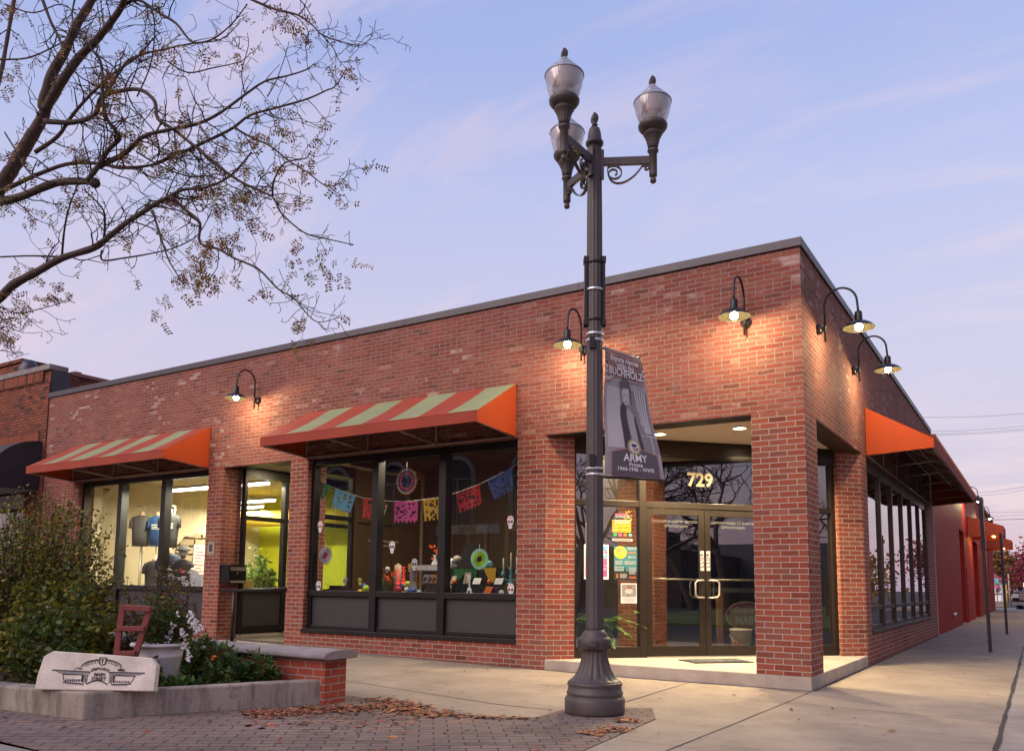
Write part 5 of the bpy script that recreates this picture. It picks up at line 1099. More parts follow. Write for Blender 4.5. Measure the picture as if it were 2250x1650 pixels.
flag('gold', 'golden yellow paper flag partly behind the right window mullion', (930, 1098), (982, 1090), (984, 1137), (934, 1145), 5)
flag('red', 'red paper flag hanging tilted in the right pane', (1002, 1084), (1054, 1064), (1059, 1109), (1010, 1127), 6)
flag('blue', 'dark blue paper flag highest at the right end of the string', (1069, 1056), (1124, 1028), (1129, 1076), (1086, 1098), 7)
b = MB(); b.tube([A(*p, y=FY) for p in ((699, 1056), (740, 1074), (798, 1094), (850, 1100), (892, 1102), (935, 1097), (985, 1089), (1055, 1063), (1124, 1028), (1134, 1020))], .004, 5)
o = b.build('string', M['cream2']); tag(o, 'thin white string that carries the paper flags', 'string')
def rosette(label, px, py, rpx, rpy, rings, y=.19, seg=48):
    c = A(px, py, y); rx = abs(A(px+rpx, py, y)[0]-c[0]); rz = abs(A(px, py-rpy, y)[2]-c[2]); r = (rx+rz)/2
    t = thing('paper_rosette', label, 'paper fan', c, group='round paper fans in the display window')
    b = MB(); k = len(rings)
    for i in range(k):
        r0, r1 = r*i/k, r*(i+1)/k; b.m = i
        for j in range(seg):
            a, a2 = 2*PI*j/seg, 2*PI*(j+1)/seg; d = .008*(1 if j % 2 else -1)
            z0 = .96 if j % 2 else 1.04; z1 = 1.04 if j % 2 else .96
            p = lambda rr, an, z, dd: (c[0]+rr*z*math.cos(an), c[1]+dd, c[2]+rr*z*math.sin(an))
            b.add([p(r0, a, z0, -d), p(r1, a, z0, -d), p(r1, a2, z1, d), p(r0, a2, z1, d)], [(0, 1, 2, 3)])
    b.build('pleated_paper', [M[q] for q in rings], t, fix=False)
    b = MB(); b.tube([(c[0], c[1], c[2]), (c[0], c[1], c[2]+r*1.45)], .004, 5); b.build('hanging_string', M['cream2'], t)
rosette('large rainbow striped paper fan hanging in the middle pane', 893, 1057, 24, 28, ['maroon', 'purple', 'purple', 'blue', 'blue', 'dgreen', 'orangep', 'pink', 'crimson', 'blue', 'mint', 'orangep'])
rosette('paper fan with white and navy and red zigzag rings in the left pane', 714, 1220, 15, 19, ['lgrey', 'crimson', 'pink', 'crimson', 'white', 'navy', 'white', 'navy', 'white', 'crimson'])
rosette('mint and lime paper fan with a purple centre in the right pane', 1053, 1228, 19, 23, ['purple', 'purple', 'lime', 'lime', 'lime', 'mint', 'mint'])
def skull(label, px, py, h=25, w_=.56, face='white', y=.145, eye='ink', nose='ink'):
    c = A(px, py, y); H = abs(A(px, py-h/2, y)[2]-A(px, py+h/2, y)[2]); W = H*w_*1.05
    t = thing('paper_skull', label, 'paper skull', c, group='paper skulls on the display window')
    pf = PF(c, (W, 0, 0), (0, 0, H)); out2 = [(-.24, -.5), (.24, -.5), (.28, -.25), (.40, -.12), (.5, .05), (.5, .25), (.38, .42), (.15, .5), (-.15, .5), (-.38, .42), (-.5, .25), (-.5, .05), (-.40, -.12), (-.28, -.25)]
    b = MB(); b.slab([pf(u, v) for u, v in out2], (0, .004, 0)); b.build('skull_shape', M[face], t)
    b = MB()
    for s in (-1, 1): b.m = 0; put_poly(b, pf, ell(s*.23, .04, .185, .125), .003); b.m = 2; put_poly(b, pf, ell(s*.22, .04, .06, .04), .005); put_poly(b, pf, ell(s*.3, .3, .07, .06), .003)
    b.m = 1; put_poly(b, pf, [(-.07, -.15), (.07, -.15), (0, -.05)], .003); put_rect(b, pf, -.2, .2, -.335, -.325, .003)
    for i in range(5): put_rect(b, pf, -.19+i*.09, -.18+i*.09, -.37, -.28, .003)
    b.m = 2; put_poly(b, pf, ell(0, .37, .12, .07), .003); b.build('face_print', [M[eye], M[nose], M['orangep' if eye == 'maroon' else 'grey']], t, fix=False)
skull('white paper skull with red eyes high on the left edge of the display window', 703, 1157, 24, eye='maroon')
skull('white paper skull low in the left corner of the display window', 699, 1289, 25)
skull('white paper skull in the middle pane below the magenta flag', 861, 1202, 26)
skull('white paper skull standing on the concrete pedestal', 910, 1240, 26, y=.3)
skull('white paper skull with orange eyes high on the right edge of the display window', 1121, 1147, 28, eye='maroon')
skull('white paper skull with orange eyes low at the right edge beside the books', 1122, 1296, 28, eye='maroon')
skull('small grey and green paper skull standing left of the lower right skull', 1101, 1304, 17, .72, 'lgrey', eye='dgreen')
skull('yellow paper skull leaning beside the left mullion', 790, 1277, 16, .62, 'yellow', .35)
skull('golden skull behind the white pedestal skull', 900, 1247, 18, .6, 'gold', .42, 'wood')
skull('grey printed skull in front of the lime wall', 758, 1277, 18, .62, 'lgrey', .35, 'ink')
# --- yarn balls
for i, (px, py, r, c) in enumerate(((895, 1284, 7, 'lime'), (907, 1289, 8, 'crimson'), (887, 1287, 6, 'blue'), (874, 1295, 7, 'crimson'), (906, 1299, 8, 'blue'), (874, 1303, 7, 'lime'), (885, 1306, 6, 'yellow'), (898, 1307, 7, 'crimson'), (804, 1293, 7, 'lime'), (791, 1301, 6, 'gold'), (799, 1287, 6, 'blue'), (808, 1303, 5, 'red'), (921, 1303, 6, 'turq'))):
    y = .26+.03*(i % 3)+(.12 if py < 1292 else 0); c_ = A(px, py, y); rr = r/150.*1.15
    b = MB(); b.ball(c_, rr, 16, 10, bump=.10, rnd=random.Random(i)); o = b.build('pompom', M[c])
    where = {0: 'on top of the pile', 1: 'at the upper right of the pile', 2: 'at the upper left of the pile', 3: 'at the left of the pile', 4: 'at the right of the pile', 5: 'lowest left in the pile', 6: 'lowest in the pile', 7: 'low right in the pile', 8: 'beside the left mullion', 9: 'beside the left mullion', 10: 'beside the left mullion', 11: 'beside the left mullion', 12: 'right of the pile by the white card'}[i]
    tag(o, '%s yarn pompom %s' % ({'lime': 'lime green', 'turq': 'turquoise', 'gold': 'golden'}.get(c, c), where), 'pompom', 'yarn pompoms on the display floor')
def obj(name, label, cat, mb, mats, group=None, **k):
    o = mb.build(name, mats, **k); return tag(o, label, cat, group)
# --- altar goods (all standing on the raised display floor, z = .95)
DF = .95
def stand(px0, py0, px1, py1, y, d=.02, tilt=0.):
    p, q = A(px0, py0, y), A(px1, py1, y); return p[0], q[0], q[2], p[2]
t = thing('altar_table', 'small wooden altar shelf with white lace cover and photos', 'table', A(940, 1278, .75))
x0, x1, z0, z1 = stand(923, 1240, 980, 1281, .75)
b = MB(); b.box(x0, x1, .6, 1.0, z1-.05, z1-.02); b.build('top', M['wood'], t)
for xx in (x0+.02, x1-.06): b = MB(); b.box(xx, xx+.04, .61, .65, DF, z1-.05); b.build('leg', M['wood'], t)
b = MB(); b.box(x0, x1, .6, 1., z0-.02, z0); b.build('shelf', M['wood'], t)
b = MB(); b.box(x0-.03, x1+.03, .57, 1.02, z1-.02, z1-.012); n = 14
for i in range(n): a = x0-.03+(x1-x0+.06)*i/n; c_ = x0-.03+(x1-x0+.06)*(i+1)/n; thin(b, [(a, .575, z1-.015), (a, .565, z1-.085), ((a+c_)/2, .562, z1-.11), (c_, .565, z1-.085), (c_, .575, z1-.015)])
b.build('lace_cover', M['lgrey'], t)
for i, (px, w_, c) in enumerate(((936, 9, 'lgrey'), (948, 7, 'tan'), (956, 7, 'orangep'))):
    a = A(px, 1276, .62); b = MB(); thin(b, [(a[0]-w_/180, .60, z0+.0), (a[0]+w_/180, .60, z0), (a[0]+w_/180, .64, z0+.13), (a[0]-w_/180, .64, z0+.13)], .012); b.m = 1; pf = PF((a[0], .60, z0+.065), (1, 0, 0), (0, .29, .957)); put_poly(b, pf, ell(0, .0, w_/300, .04), .006); put_poly(b, pf, ell(-.015, -.03, .02, .02), .007); b.m = 2; put_poly(b, pf, ell(.01, .03, .012, .015), .008)
    obj('photo_card', 'old photograph card on the altar shelf, %s' % ('left one, pale', 'middle one, tan', 'right one, orange')[i], 'photo', b, [M[c], M['charcoal'], M['skin']], 'photographs in the display')
t = thing('flower_vase', 'white bud vase with orange mums on the lace altar', 'vase', A(955, 1240, .75)); a = A(955, 1240, .75)
b = MB(); b.lathe([(.05, 0), (.055, .02), (.03, .07), (.02, .13), (.024, .16)], (a[0], .75, z1-.01), 18); b.build('vase', M['white'], t)
b = MB(); r_ = random.Random(3)
for i in range(12): blossom(b, np.array([a[0]+r_.gauss(0, .05), .75+r_.gauss(0, .04), z1+.20+r_.gauss(0, .045)]), .035, r_, 10)
b.build('mums', M['orangep'], t, fix=False)
t = thing('flower_vase', 'glass vase of red orange marigolds in the middle pane', 'vase', A(843, 1298, .4)); a = A(845, 1300, .4)
b = MB(); b.lathe([(.06, 0), (.07, .05), (.07, .16)], (a[0], .4, DF), 20, cap=False); b.build('vase', M['glass'], t)
b = MB(); 
for i in range(16): blossom(b, np.array([a[0]-.02+r_.gauss(0, .10), .4+r_.gauss(0, .05), DF+.30+r_.gauss(0, .05)]), .04, r_, 10)
b.build('marigolds', plain('marigold', (.70, .10, .02), .7), t, fix=False); b = MB()
for i in range(10): b.tube([(a[0]+r_.gauss(0, .02), .4, DF+.02), (a[0]+r_.gauss(0, .09), .4+r_.gauss(0, .04), DF+.28)], .005, 4)
b.build('stems', M['dgreen'], t, fix=False)
# pedestal, candle, red garlands
a = A(906, 1290, .36); b = MB(); b.lathe([(.09, DF-a[2]), (.10, DF-a[2]+.03), (.05, .06), (.035, .10), (.05, .16), (.055, .19), (.03, .24), (.06, .28), (.06, .30)], a, 22); obj('pedestal', 'small turned concrete pedestal under a white skull', 'pedestal', b, M['capc'])
a = A(874, 1262, .6); b = MB(); b.lathe([(.055, DF-a[2]), (.055, .15), (.03, .16), (.006, .17), (.006, .19)], a, 20); obj('candle', 'thick tan pillar candle behind the red garlands', 'candle', b, M['tan'])
for i, (px, py0, py1) in enumerate(((875, 1247, 1283), (887, 1241, 1282))):
    t = thing('paper_garland', 'bright red hanging paper garland, %s' % ('left one of the pair', 'right one of the pair, hanging higher'), 'garland', A(px, py1, .22), group='red paper garlands') if False else thing('paper_garland', ('bright red hanging paper garland nearer the marigolds', 'bright red hanging paper garland nearer the pedestal')[i], 'garland', A(px, py1, .22), group='red paper garlands')
    b = MB(); p, q = A(px-1, py0, .22), A(px, py1, .22); pf = PF(((p[0]+q[0])/2, .22, q[2]), (1, 0, 0), (0, 0, p[2]-q[2]))
    put_poly(b, pf, ell(0, .06, .045, .09), 0); 
    for v, k in ((.3, 0), (.55, 1), (.8, 0)):
        put_line(b, pf, [(-.035, v-.1), (0, v), (.035, v-.1)], .014, 0); put_line(b, pf, [(0, v-.1), (0, v+.1)], .014, 0); put_rect(b, pf, -.04, .04, v+.08, v+.11, 0)
    for j in range(10): q1, q2 = ell(0, .24, .032, .07, 10)[j], ell(0, .24, .032, .07, 10)[(j+1) % 10]; put_line(b, pf, [q1, q2], .012, 0)
    mm = plain('glowing_paper', (.85, .05, .05), .6, em=(1, .06, .06), es=.5); b.build('paper', mm, t, fix=False)  # emission makes the paper glow, though it is no lamp
# sugar skull, stone skull, cards, oranges, candelabra, books, guitar, posters
def skull3(label, px, py, r, y, col):
    c = A(px, py, y); t = thing('skull_ornament', label, 'skull', c); b = MB(); b.ball((c[0], y, c[2]+r*.25), r, 16, 12, (.85, 1, 1)); b.ball((c[0], y-r*.3, c[2]-r*.6), r*.55, 12, 8, (1, 1, 1)); b.build('skull', M[col], t)
    b = MB()
    for s in (-1, 1): b.ball((c[0]+s*r*.35, y-r*.82, c[2]+r*.1), r*.24, 10, 8)
    b.ball((c[0], y-r*.88, c[2]-r*.25), r*.1, 8, 6); b.build('eye_sockets', M['ink'], t)
skull3('grey stone skull beside the black display sign', 1004, 1235, .085, .8, 'stone'); skull3('small white sugar skull in front of the yarn pompoms', 893, 1297, .04, .24, 'white'); skull3('beige skull on the black cloth near the right mullion', 984, 1297, .075, .35, 'tan'); skull3('small white skull on a dark stand behind the marigolds', 851, 1252, .045, .55, 'lgrey')
t = thing('black_table', 'table draped in black cloth in the right pane', 'table', (-4.6, 1.0, DF)); x0, x1 = A(980, 1250, .9)[0], A(1134, 1250, .9)[0]; zt = A(1050, 1248, .75)[2]
b = MB(); b.box(x0, x1, .75, 1.4, zt-.04, zt); b.build('top', M['charcoal'], t); b = MB(); n = 22
zl_ = A(1050, 1283, .45)[2]
for i in range(n): a = x0+(x1-x0)*i/n; c_ = x0+(x1-x0)*(i+1)/n; k = .02*(i % 2); thin(b, [(a, .74-k, zl_), (c_, .72+k, zl_), (c_, .72+k, zt), (a, .74-k, zt)]); thin(b, [(a, .40-k, DF), (c_, .38+k, DF), (c_, .38+k, zl_), (a, .40-k, zl_)])
b.box(x0, x1, .38, .76, zl_-.01, zl_); b.build('black_cloth', M['ink'], t)
t = thing('display_sign', 'black Day of the Dead sign board with white letters and small skulls', 'sign', A(1030, 1247, .82)); P = [A(*p, y=.80) for p in ((1011, 1247), (1051, 1247), (1060, 1195), (1023, 1195))]
b = MB(); thin(b, P, .02); b.build('board', M['ink'], t)
f = lambda u, v, l=0.: (P[0]*(1-u)+P[1]*u)*(1-v)+(P[3]*(1-u)+P[2]*u)*v+np.array([0, -l-.004, 0])
b = MB()
for s, v, sz in (('DIA', .73, .17), ('DE', .56, .16), ('LOS', .41, .16), ('MUERTOS', .22, .19)):
    vs_, fs_ = text2d(s, 1., .03); b.add([f(.52+x*sz*.95, v+y*sz*.8, .004) for x, y in vs_], fs_)
for (u, v, c) in ((.78, .88, 0), (.25, .60, 0), (.35, .08, 0), (.65, .09, 0), (.2, .88, 1), (.45, .92, 1), (.12, .35, 1), (.92, .75, 1), (.1, .1, 1)): b.m = c; put_poly(b, f, ell(u, v, .08 if c == 0 else .035, .055 if c == 0 else .025, 10), .004); 
b.build('lettering', [M['white'], M['red']], t, fix=False)
a = A(993, 1247, .82); b = MB(); b.lathe([(.05, 0), (.05, .15), (.01, .155)], (a[0], .82, zt), 18); obj('candle', 'short white pillar candle left of the stone skull', 'candle', b, M['white'])
for nm, c, pts, lb in (('cloth', 'green', ((996, 1249), (1048, 1249), (1046, 1274), (1030, 1274), (1018, 1262), (1008, 1276), (999, 1272)), 'green punched paper cloth hanging from the black table'), ('cloth', 'gold', ((1062, 1248), (1090, 1247), (1088, 1270), (1083, 1280), (1077, 1280), (1070, 1266)), 'yellow pointed punched paper cloth hanging from the black table')):
    b = MB(); thin(b, [A(*p, y=.70) for p in pts]); obj('paper_cloth', lb, 'paper cloth', b, M['dgreen' if c == 'green' else 'gold'])
def card(label, px, py, w_, h, y, col, name='card', cat='card', lines=True, tilt=.05, zb=None, tc_='lgrey'):
    c = A(px, py, y); W, H = w_/150., h/150.; zz = zb if zb is not None else c[2]-H/2
    t = thing(name, label, cat, (c[0], y, zz)); b = MB(); thin(b, [(c[0]-W/2, y, zz), (c[0]+W/2, y, zz), (c[0]+W/2, y+tilt, zz+H), (c[0]-W/2, y+tilt, zz+H)], .006); b.build('sheet', M[col], t)
    if lines:
        pf = PF((c[0], y, zz), (W, 0, 0), (0, tilt, H)); b = MB()
        for k in range(4): put_rect(b, pf, -.36, .36-.1*(k % 2), .2+k*.15, .23+k*.15, .009)
        b.build('print', M[tc_], t, fix=False)
    return t
card('white folded text card between the green and yellow cloths', 1046, 1278, 20, 13, .55, 'white', zb=zl_); card('white folded text card right of the orange under the candelabra', 1094, 1280, 21, 13, .55, 'white', zb=zl_)
card('white card lying low beside the left mullion', 858, 1303, 14, 7, .24, 'white', zb=DF); card('white card standing low near the right mullion', 939, 1303, 18, 7, .24, 'white', zb=DF)
def photo(label, px, py, w_, h, y, zb):
    t = card(label, px, py, w_, h, y, 'mgrey', 'framed_photo', 'photo frame', False, .06, zb); c = t.location; W, H = w_/150., h/150.; pf = PF((c[0], y, zb), (W, 0, 0), (0, .06, H)); b = MB(); put_rect(b, pf, -.36, .36, .08, .86, .009); b.m = 1; put_rect(b, pf, -.05, .3, .1, .8, .011); b.m = 2; put_poly(b, pf, ell(-.1, .55, .12, .12), .013); put_poly(b, pf, ell(-.1, .28, .16, .2), .013); b.build('picture', [M['tan'], M['lgrey'], M['wood']], t, fix=False)
photo('grey photo frame with a couple in front of the green cloth', 1024, 1272, 17, 26, .55, zl_); photo('small photo frame at the left of the black table', 994, 1279, 13, 18, .55, zl_)
for px, py, lb in ((998, 1281, 'orange fruit beside the small photo frame'), (1075, 1282, 'orange fruit below the yellow cloth')):
    a = A(px, py, .5); b = MB(); b.ball((a[0], .5, zl_+.035), .036); obj('orange', lb, 'fruit', b, M['orangep'], 'oranges on the black table')
t = thing('candelabra', 'turquoise candelabra with three tall white candles', 'candelabra', A(1120, 1283, .5)); c = A(1122, 1283, .5)
b = MB(); b.lathe([(.07, 0), (.05, .02), (.015, .05), (.02, .10), (.03, .12), (.012, .15), (.02, .2), (.04, .24), (.015, .25)], (c[0], .5, zl_), 18)
arms = ((-.13, .16, 0), (.10, .18, .02), (.0, .24, 0))
for ax_, az_, ay_ in arms[:2]: b.tube([(c[0], .5, zl_+.08), (c[0]+ax_*.5, .5, zl_+.055), (c[0]+ax_, .5, zl_+.10), (c[0]+ax_, .5, zl_+az_)], .011, 8); b.lathe([(.03, 0), (.035, .02), (.02, .025), (.024, .06)], (c[0]+ax_, .5, zl_+az_-.03), 14)
b.build('stand', M['turq'], t)
for ax_, az_, ay_ in arms: b = MB(); b.tube([(c[0]+ax_, .5, zl_+az_), (c[0]+ax_, .5, zl_+az_+.22)], [.013, .010], 10); b.build('candle', M['cream2'], t)
a = A(1074, 1240, .95); b = MB(); b.ball((a[0], .95, zt+.06), .065); obj('blue_ball', 'pale blue round ornament behind the mint paper fan', 'ornament', b, M['turq'])
t = thing('guitar_ornament', 'small white guitar shaped ornament standing at the window sill', 'ornament', A(1031, 1308, .24)); a = A(1031, 1308, .24)
b = MB(); b.ball((a[0], .24, DF+.05), .055, 14, 10, (1, .35, .9)); b.ball((a[0], .24, DF+.10), .042, 14, 10, (1, .35, .9)); b.build('body', M['white'], t); b = MB(); b.box(a[0]-.014, a[0]+.014, .235, .245, DF+.1, DF+.26); b.box(a[0]-.024, a[0]+.024, .233, .247, DF+.26, DF+.32); b.build('neck', M['cream2'], t); b = MB(); b.ball((a[0], .222, DF+.075), .018); b.build('sound_hole', M['ink'], t)
for px, c, lb, dxx in ((1066, 'orangep', 'orange covered book leaning at the window sill', 0), (1079, 'purple', 'purple covered book behind the orange book', .06)):
    p = [A(q[0], q[1], .24+dxx) for q in ((px-6, 1310), (px+9, 1310), (px+19, 1289), (px+4, 1288))]; b = MB(); thin(b, p, .02); b.m = 1; f = lambda u, v, l=0.: (p[0]*(1-u)+p[1]*u)*(1-v)+(p[3]*(1-u)+p[2]*u)*v+np.array([0, -l-.003, 0])
    if c == 'orangep': put_rect(b, f, .15, .85, .08, .5); b.m = 2; [put_poly(b, f, ell(.3+.2*i, .3, .06, .12, 8), .005) for i in range(3)]; put_rect(b, f, .2, .8, .68, .74)
    obj('book', lb, 'book', b, [M[c], M['ink'], M['white']])
b = MB(); put_text(b, PF(A(1117, 1304, .2), (1, 0, 0), (0, 0, 1)), 0, 0, 'DIA', .09, 0, .02); obj('green_letters', 'small green letters at the lower right window corner', 'lettering', b, M['dgreen'], fix=False)
a = A(950, 1292, .45); b = MB(); r_ = random.Random(5)
for i in range(40): blossom(b, np.array([a[0]+r_.gauss(0, .13), .45+r_.gauss(0, .06), DF+abs(r_.gauss(0, .06))]), .035, r_, 5); b.m = r_.randrange(4)
o = b.build('dried_flowers', [M['wood'], M['gold'], M['maroon'], M['dgreen']], fix=False); tag(o, 'heap of dried flowers and leaves under the altar shelf', 'flowers')
# desk organiser and framed chalk board further inside
b = MB(); x0, x1 = A(718, 1295, .6)[0], A(762, 1295, .6)[0]; b.box(x0, x1, .6, .75, DF, DF+.09); b.box(x0+.03, x1-.15, .62, .75, DF+.09, DF+.14); b.box(x0+.05, x0+.12, .59, .6, DF+.03, DF+.05); obj('desk_organiser', 'black desk organiser in front of the lime wall', 'organiser', b, M['ink'])
t = thing('chalk_board', 'framed dark chalk board seen deep inside the left pane', 'board', (-7.3, 2.4, 1.6)); P0 = A(769, 1232, 2.4); P1 = A(815, 1188, 2.4)
b = MB(); b.box(P0[0], P1[0], 2.4, 2.43, P0[2], P1[2]); b.build('board', M['charcoal'], t); b = MB(); pf = PF((P0[0], 2.398, P0[2]), (P1[0]-P0[0], 0, 0), (0, 0, P1[2]-P0[2])); r_ = random.Random(2)
for i in range(9): put_line(b, pf, [(r_.uniform(.1, .9), r_.uniform(.15, .85)) for k in range(4)], .012)
for q in (((0, 0), (1, 0)), ((0, 1), (1, 1)), ((0, 0), (0, 1))): put_line(b, pf, q, .02)
b.build('chalk_drawing', M['mgrey'], t, fix=False); b = MB(); b.box(P0[0]-.03, P0[0], 2.38, 2.42, .14, P1[2]); b.box(P1[0], P1[0]+.03, 2.38, 2.42, .14, P1[2]); b.build('leg', M['wood_in'], t)

# ================================================================== LEFT SHOP: SHIRTS ON STANDS, STONE PATCH, PLANT
def shirt(label, cx, ztop, zbot, w_, y, col, rot=0., head=False, logo=None, sleeves=True, stand=True, hat=False, hc='red'):
    t = thing('display_torso', label, 'shirt display', (cx, y, .14), rot, 'shirts on display torsos in the left window')
    h = ztop-zbot; b = MB()
    sec_ = [(0, .40, .18), (.3, .42, .19), (.6, .46, .20), (.80, .50, .19), (.93, .44, .16), (.985, .26, .13), (1, .15, .10)]
    V = []; n = 24
    for f_, wx, wy in sec_:
        for j in range(n):
            a = 2*PI*j/n; V.append((w_*wx*math.cos(a)*(1+.03*math.sin(7*a+f_*9)), w_*wy*1.25*math.sin(a)*(1+.03*math.cos(5*a)), zbot-.14+h*f_))
    b.smooth = True; b.add(V, [(i*n+j, i*n+(j+1) % n, (i+1)*n+(j+1) % n, (i+1)*n+j) for i in range(len(sec_)-1) for j in range(n)]+[tuple(range(n-1, -1, -1))]); b.smooth = False
    if sleeves:
        for s in (-1, 1): b.tube([(s*w_*.37, 0, zbot-.14+h*.91), (s*w_*.46, -.01, zbot-.14+h*.78), (s*w_*.475, -.03, zbot-.14+h*.58)], [w_*.11, w_*.12, w_*.115], 12)
    b.build('shirt', M[col], t, local=True, fix=False)
    b = MB(); b.lathe([(w_*.15, h*.985), (w_*.115, h*1.03), (w_*.12, h*1.10), (w_*.05, h*1.13), (.0, h*1.13)], (0, 0, zbot-.14), 16); b.build('neck', M['skin'], t, local=True)
    if head:
        b = MB(); b.ball((0, -.02, ztop-.14+.13), .085, 14, 10, (1, 1, 1.2)); b.build('head', M['lgrey'], t, local=True)
        b = MB(); b.lathe([(.15, .0), (.14, .02), (.10, .035), (.09, .085), (.0, .10)], (0, -.02, ztop-.14+.17), 20); b.build('hat', M['charcoal'], t, local=True)
        b = MB()
        for s in (-1, 1): b.ball((s*.21, -.10, ztop-.14-.20), .045, 10, 8, (1.3, 1, .9))
        b.build('hand', M['lgrey'], t, local=True)
    if stand: b = MB(); b.tube([(0, .03, 0), (0, .03, zbot-.14+.05)], .014, 8); b.lathe([(.13, 0), (.12, .015)], (0, .03, 0), 20); b.build('stand', M['steel'], t, local=True)
    if logo:
        b = MB(); pf = PF((0, -w_*.255, zbot-.14+h*.55), (1, 0, 0), (0, 0, 1))
        if logo == 'heart':
            b.m = 1; hp_ = [(16*math.sin(a)**3, 13*math.cos(a)-5*math.cos(2*a)-2*math.cos(3*a)-math.cos(4*a)) for a in [2*PI*i/24 for i in range(24)]]
            put_poly(b, pf, [(.02+x*.0036, .05+y*.0036) for x, y in hp_], .004); b.m = 0; put_text(b, pf, -.085, .05, 'I', .10, .004, .03); put_text(b, pf, 0, -.075, 'Emporia', .10, .004, .01, .2)
        else:
            for k in range(3): put_rect(b, pf, -.09, .09, .08-k*.04, .10-k*.04, .004)
        b.build('shirt_print', [M['white'], M[hc]], t, local=True, fix=False)
    return t
def spos(px, pt_, pb, y): p, q = A(px, pt_, y), A(px, pb, y); return p[0], p[2], q[2]
YS = .75
for (px, pt_, pb, w_, y, c, lb, kw) in ((312, 1132, 1200, .42, .95, 'shirtgrey', 'grey short sleeved shirt on a hanging torso in the middle pane', {}), (346, 1133, 1200, .34, 1.1, 'royal', 'blue printed shirt on a torso next to the grey shirt', dict(logo='bars')), (374, 1127, 1203, .40, .95, 'ink', 'black shirt on a torso just right of the mullion', dict(logo='bars')),
    (372, 1216, 1300, .44, .50, 'navy', 'navy shirt with a tan heart on a low torso by the mullion', dict(logo='heart', stand=False, hc='tan')), (402, 1229, 1300, .36, .45, 'ink', 'small black shirt with a red heart and a hat on a child figure', dict(logo='heart', head=True, stand=False)), (340, 1232, 1300, .40, .7, 'ink', 'dark sweater with a colourful print behind the shrub tips', {})):
    cx, zt_, zb_ = spos(px, pt_, pb, y); shirt(lb, cx, zt_, zb_, w_, y, c, rot=rad(40), **kw)
for px, y, lb in ((318, 1.02, 'left clothes stand pole with a chrome hook'), (385, 1.02, 'right clothes stand pole with a chrome hook')):
    p = A(px, 1112, y); b = MB(); b.tube([(p[0], y, .14), (p[0], y, p[2])], .016, 8); b.tube([(p[0]+.01, y, p[2]), (p[0]-.16, y-.05, p[2])], .014, 8); b.ball((p[0]-.17, y-.05, p[2]), .024); obj('clothes_stand', lb, 'stand', b, M['steel'], 'clothes stands')
b = MB(); r_ = random.Random(6); xw = -15.61
def stonepatch(outl, lb):
    b = MB(); P = [B(*p, x=xw) for p in outl]; b.slab(P, (.02, 0, 0))
    return obj('stone_patch', lb, 'stone wall', b, STN, 'bare stone patches')
STN = brick('rubble_stone', [(.22, .17, .11), (.36, .30, .22), (.28, .22, .15), (.42, .36, .27)], (.05, .035, .02), .42, .20, .022, wob=.09, bump=1.4, stain=.4)
stonepatch(((385, 1212), (390, 1195), (402, 1186), (405, 1178), (418, 1177), (430, 1172), (452, 1174), (452, 1262), (420, 1262), (385, 1258)), 'bare rubble stone patch in the cream wall behind the hatted figure')
stonepatch(((212, 1072), (240, 1074), (238, 1080), (222, 1088), (213, 1098)), 'small bare stone patch high in the left pane')
for (px, py, w_, h, lb, y) in ((406, 1273, 16, 34, 'white leaflet with a flag picture in the left display window', .3), (424, 1273, 22, 34, 'plain white box beside the flag leaflet', .34), (437, 1278, 14, 26, 'white flyer at the pier edge of the left display window', .3)):
    c = A(px, py, y); W, H = w_/82., h/125.; t = thing('leaflet', lb, 'leaflet', (c[0], y, 1.05)); b = MB(); b.box(c[0]-W/2, c[0]+W/2, y, y+.03, 1.05, 1.05+H); b.build('sheet', M['white'], t); b = MB(); pf = PF((c[0], y, 1.05), (W, 0, 0), (0, 0, H))
    for k in range(5): put_rect(b, pf, -.38, .38-.1*(k % 2), .12+k*.08, .14+k*.08)
    if px == 406: b.m = 1; put_rect(b, pf, -.42, .42, .66, .95); b.m = 2; [put_rect(b, pf, -.05, .42, .68+k*.08, .71+k*.08, .004) for k in range(3)]
    b.build('print', [M['lgrey'], M['navy'], M['crimson']], t, fix=False)
b = MB(); b.box(-14.6, -10.5, .24, 1.3, .9, 1.0); struct('left_display_floor', b, M['cream2'], 'raised floor of the left display window')
c = B(437, 1230, -11.9); b = MB(); b.box(c[0]-.02, c[0], c[1]-.13, c[1]+.2, 1.05, c[2]+.30); pf = PF((c[0], c[1], c[2]), (0, 1, 0), (0, 0, 1)); b.m = 1
for k in range(9): put_rect(b, pf, -.10, .15-.05*(k % 3), -.3+k*.065, -.285+k*.065)
obj('notice_board', 'tall white notice board with red and blue writing beside the stone patch', 'board', b, [M['white'], M['red']])
t, pts = shrub('green leafy pot plant behind the glass of the second entrance', (-10.55, 1.25, .55), .34, .38, 1.25, 70, 44, [L['fresh'], L['fern'], L['mid']], [30, 20, 20], .12, 20, asp=.4, name='pot_plant', cat='plant', stems=stem_m)
b = MB(); b.lathe([(.16, .14), (.2, .6)], (-10.55, 1.25, 0), 20); b.build('pot', M['tan'], t); 
t = thing('wooden_box', 'yellow wooden crate below the pot plant', 'box', (-10.4, .75, .95)); b = MB(); b.box(-10.75, -10.2, .6, .9, .95, 1.16); b.build('crate', plain('pale_wood', (.50, .32, .08), .6), t); b = MB(); b.box(-10.8, -10.15, .55, 1.6, .14, .95); b.build('stand', M['cream2'], t)

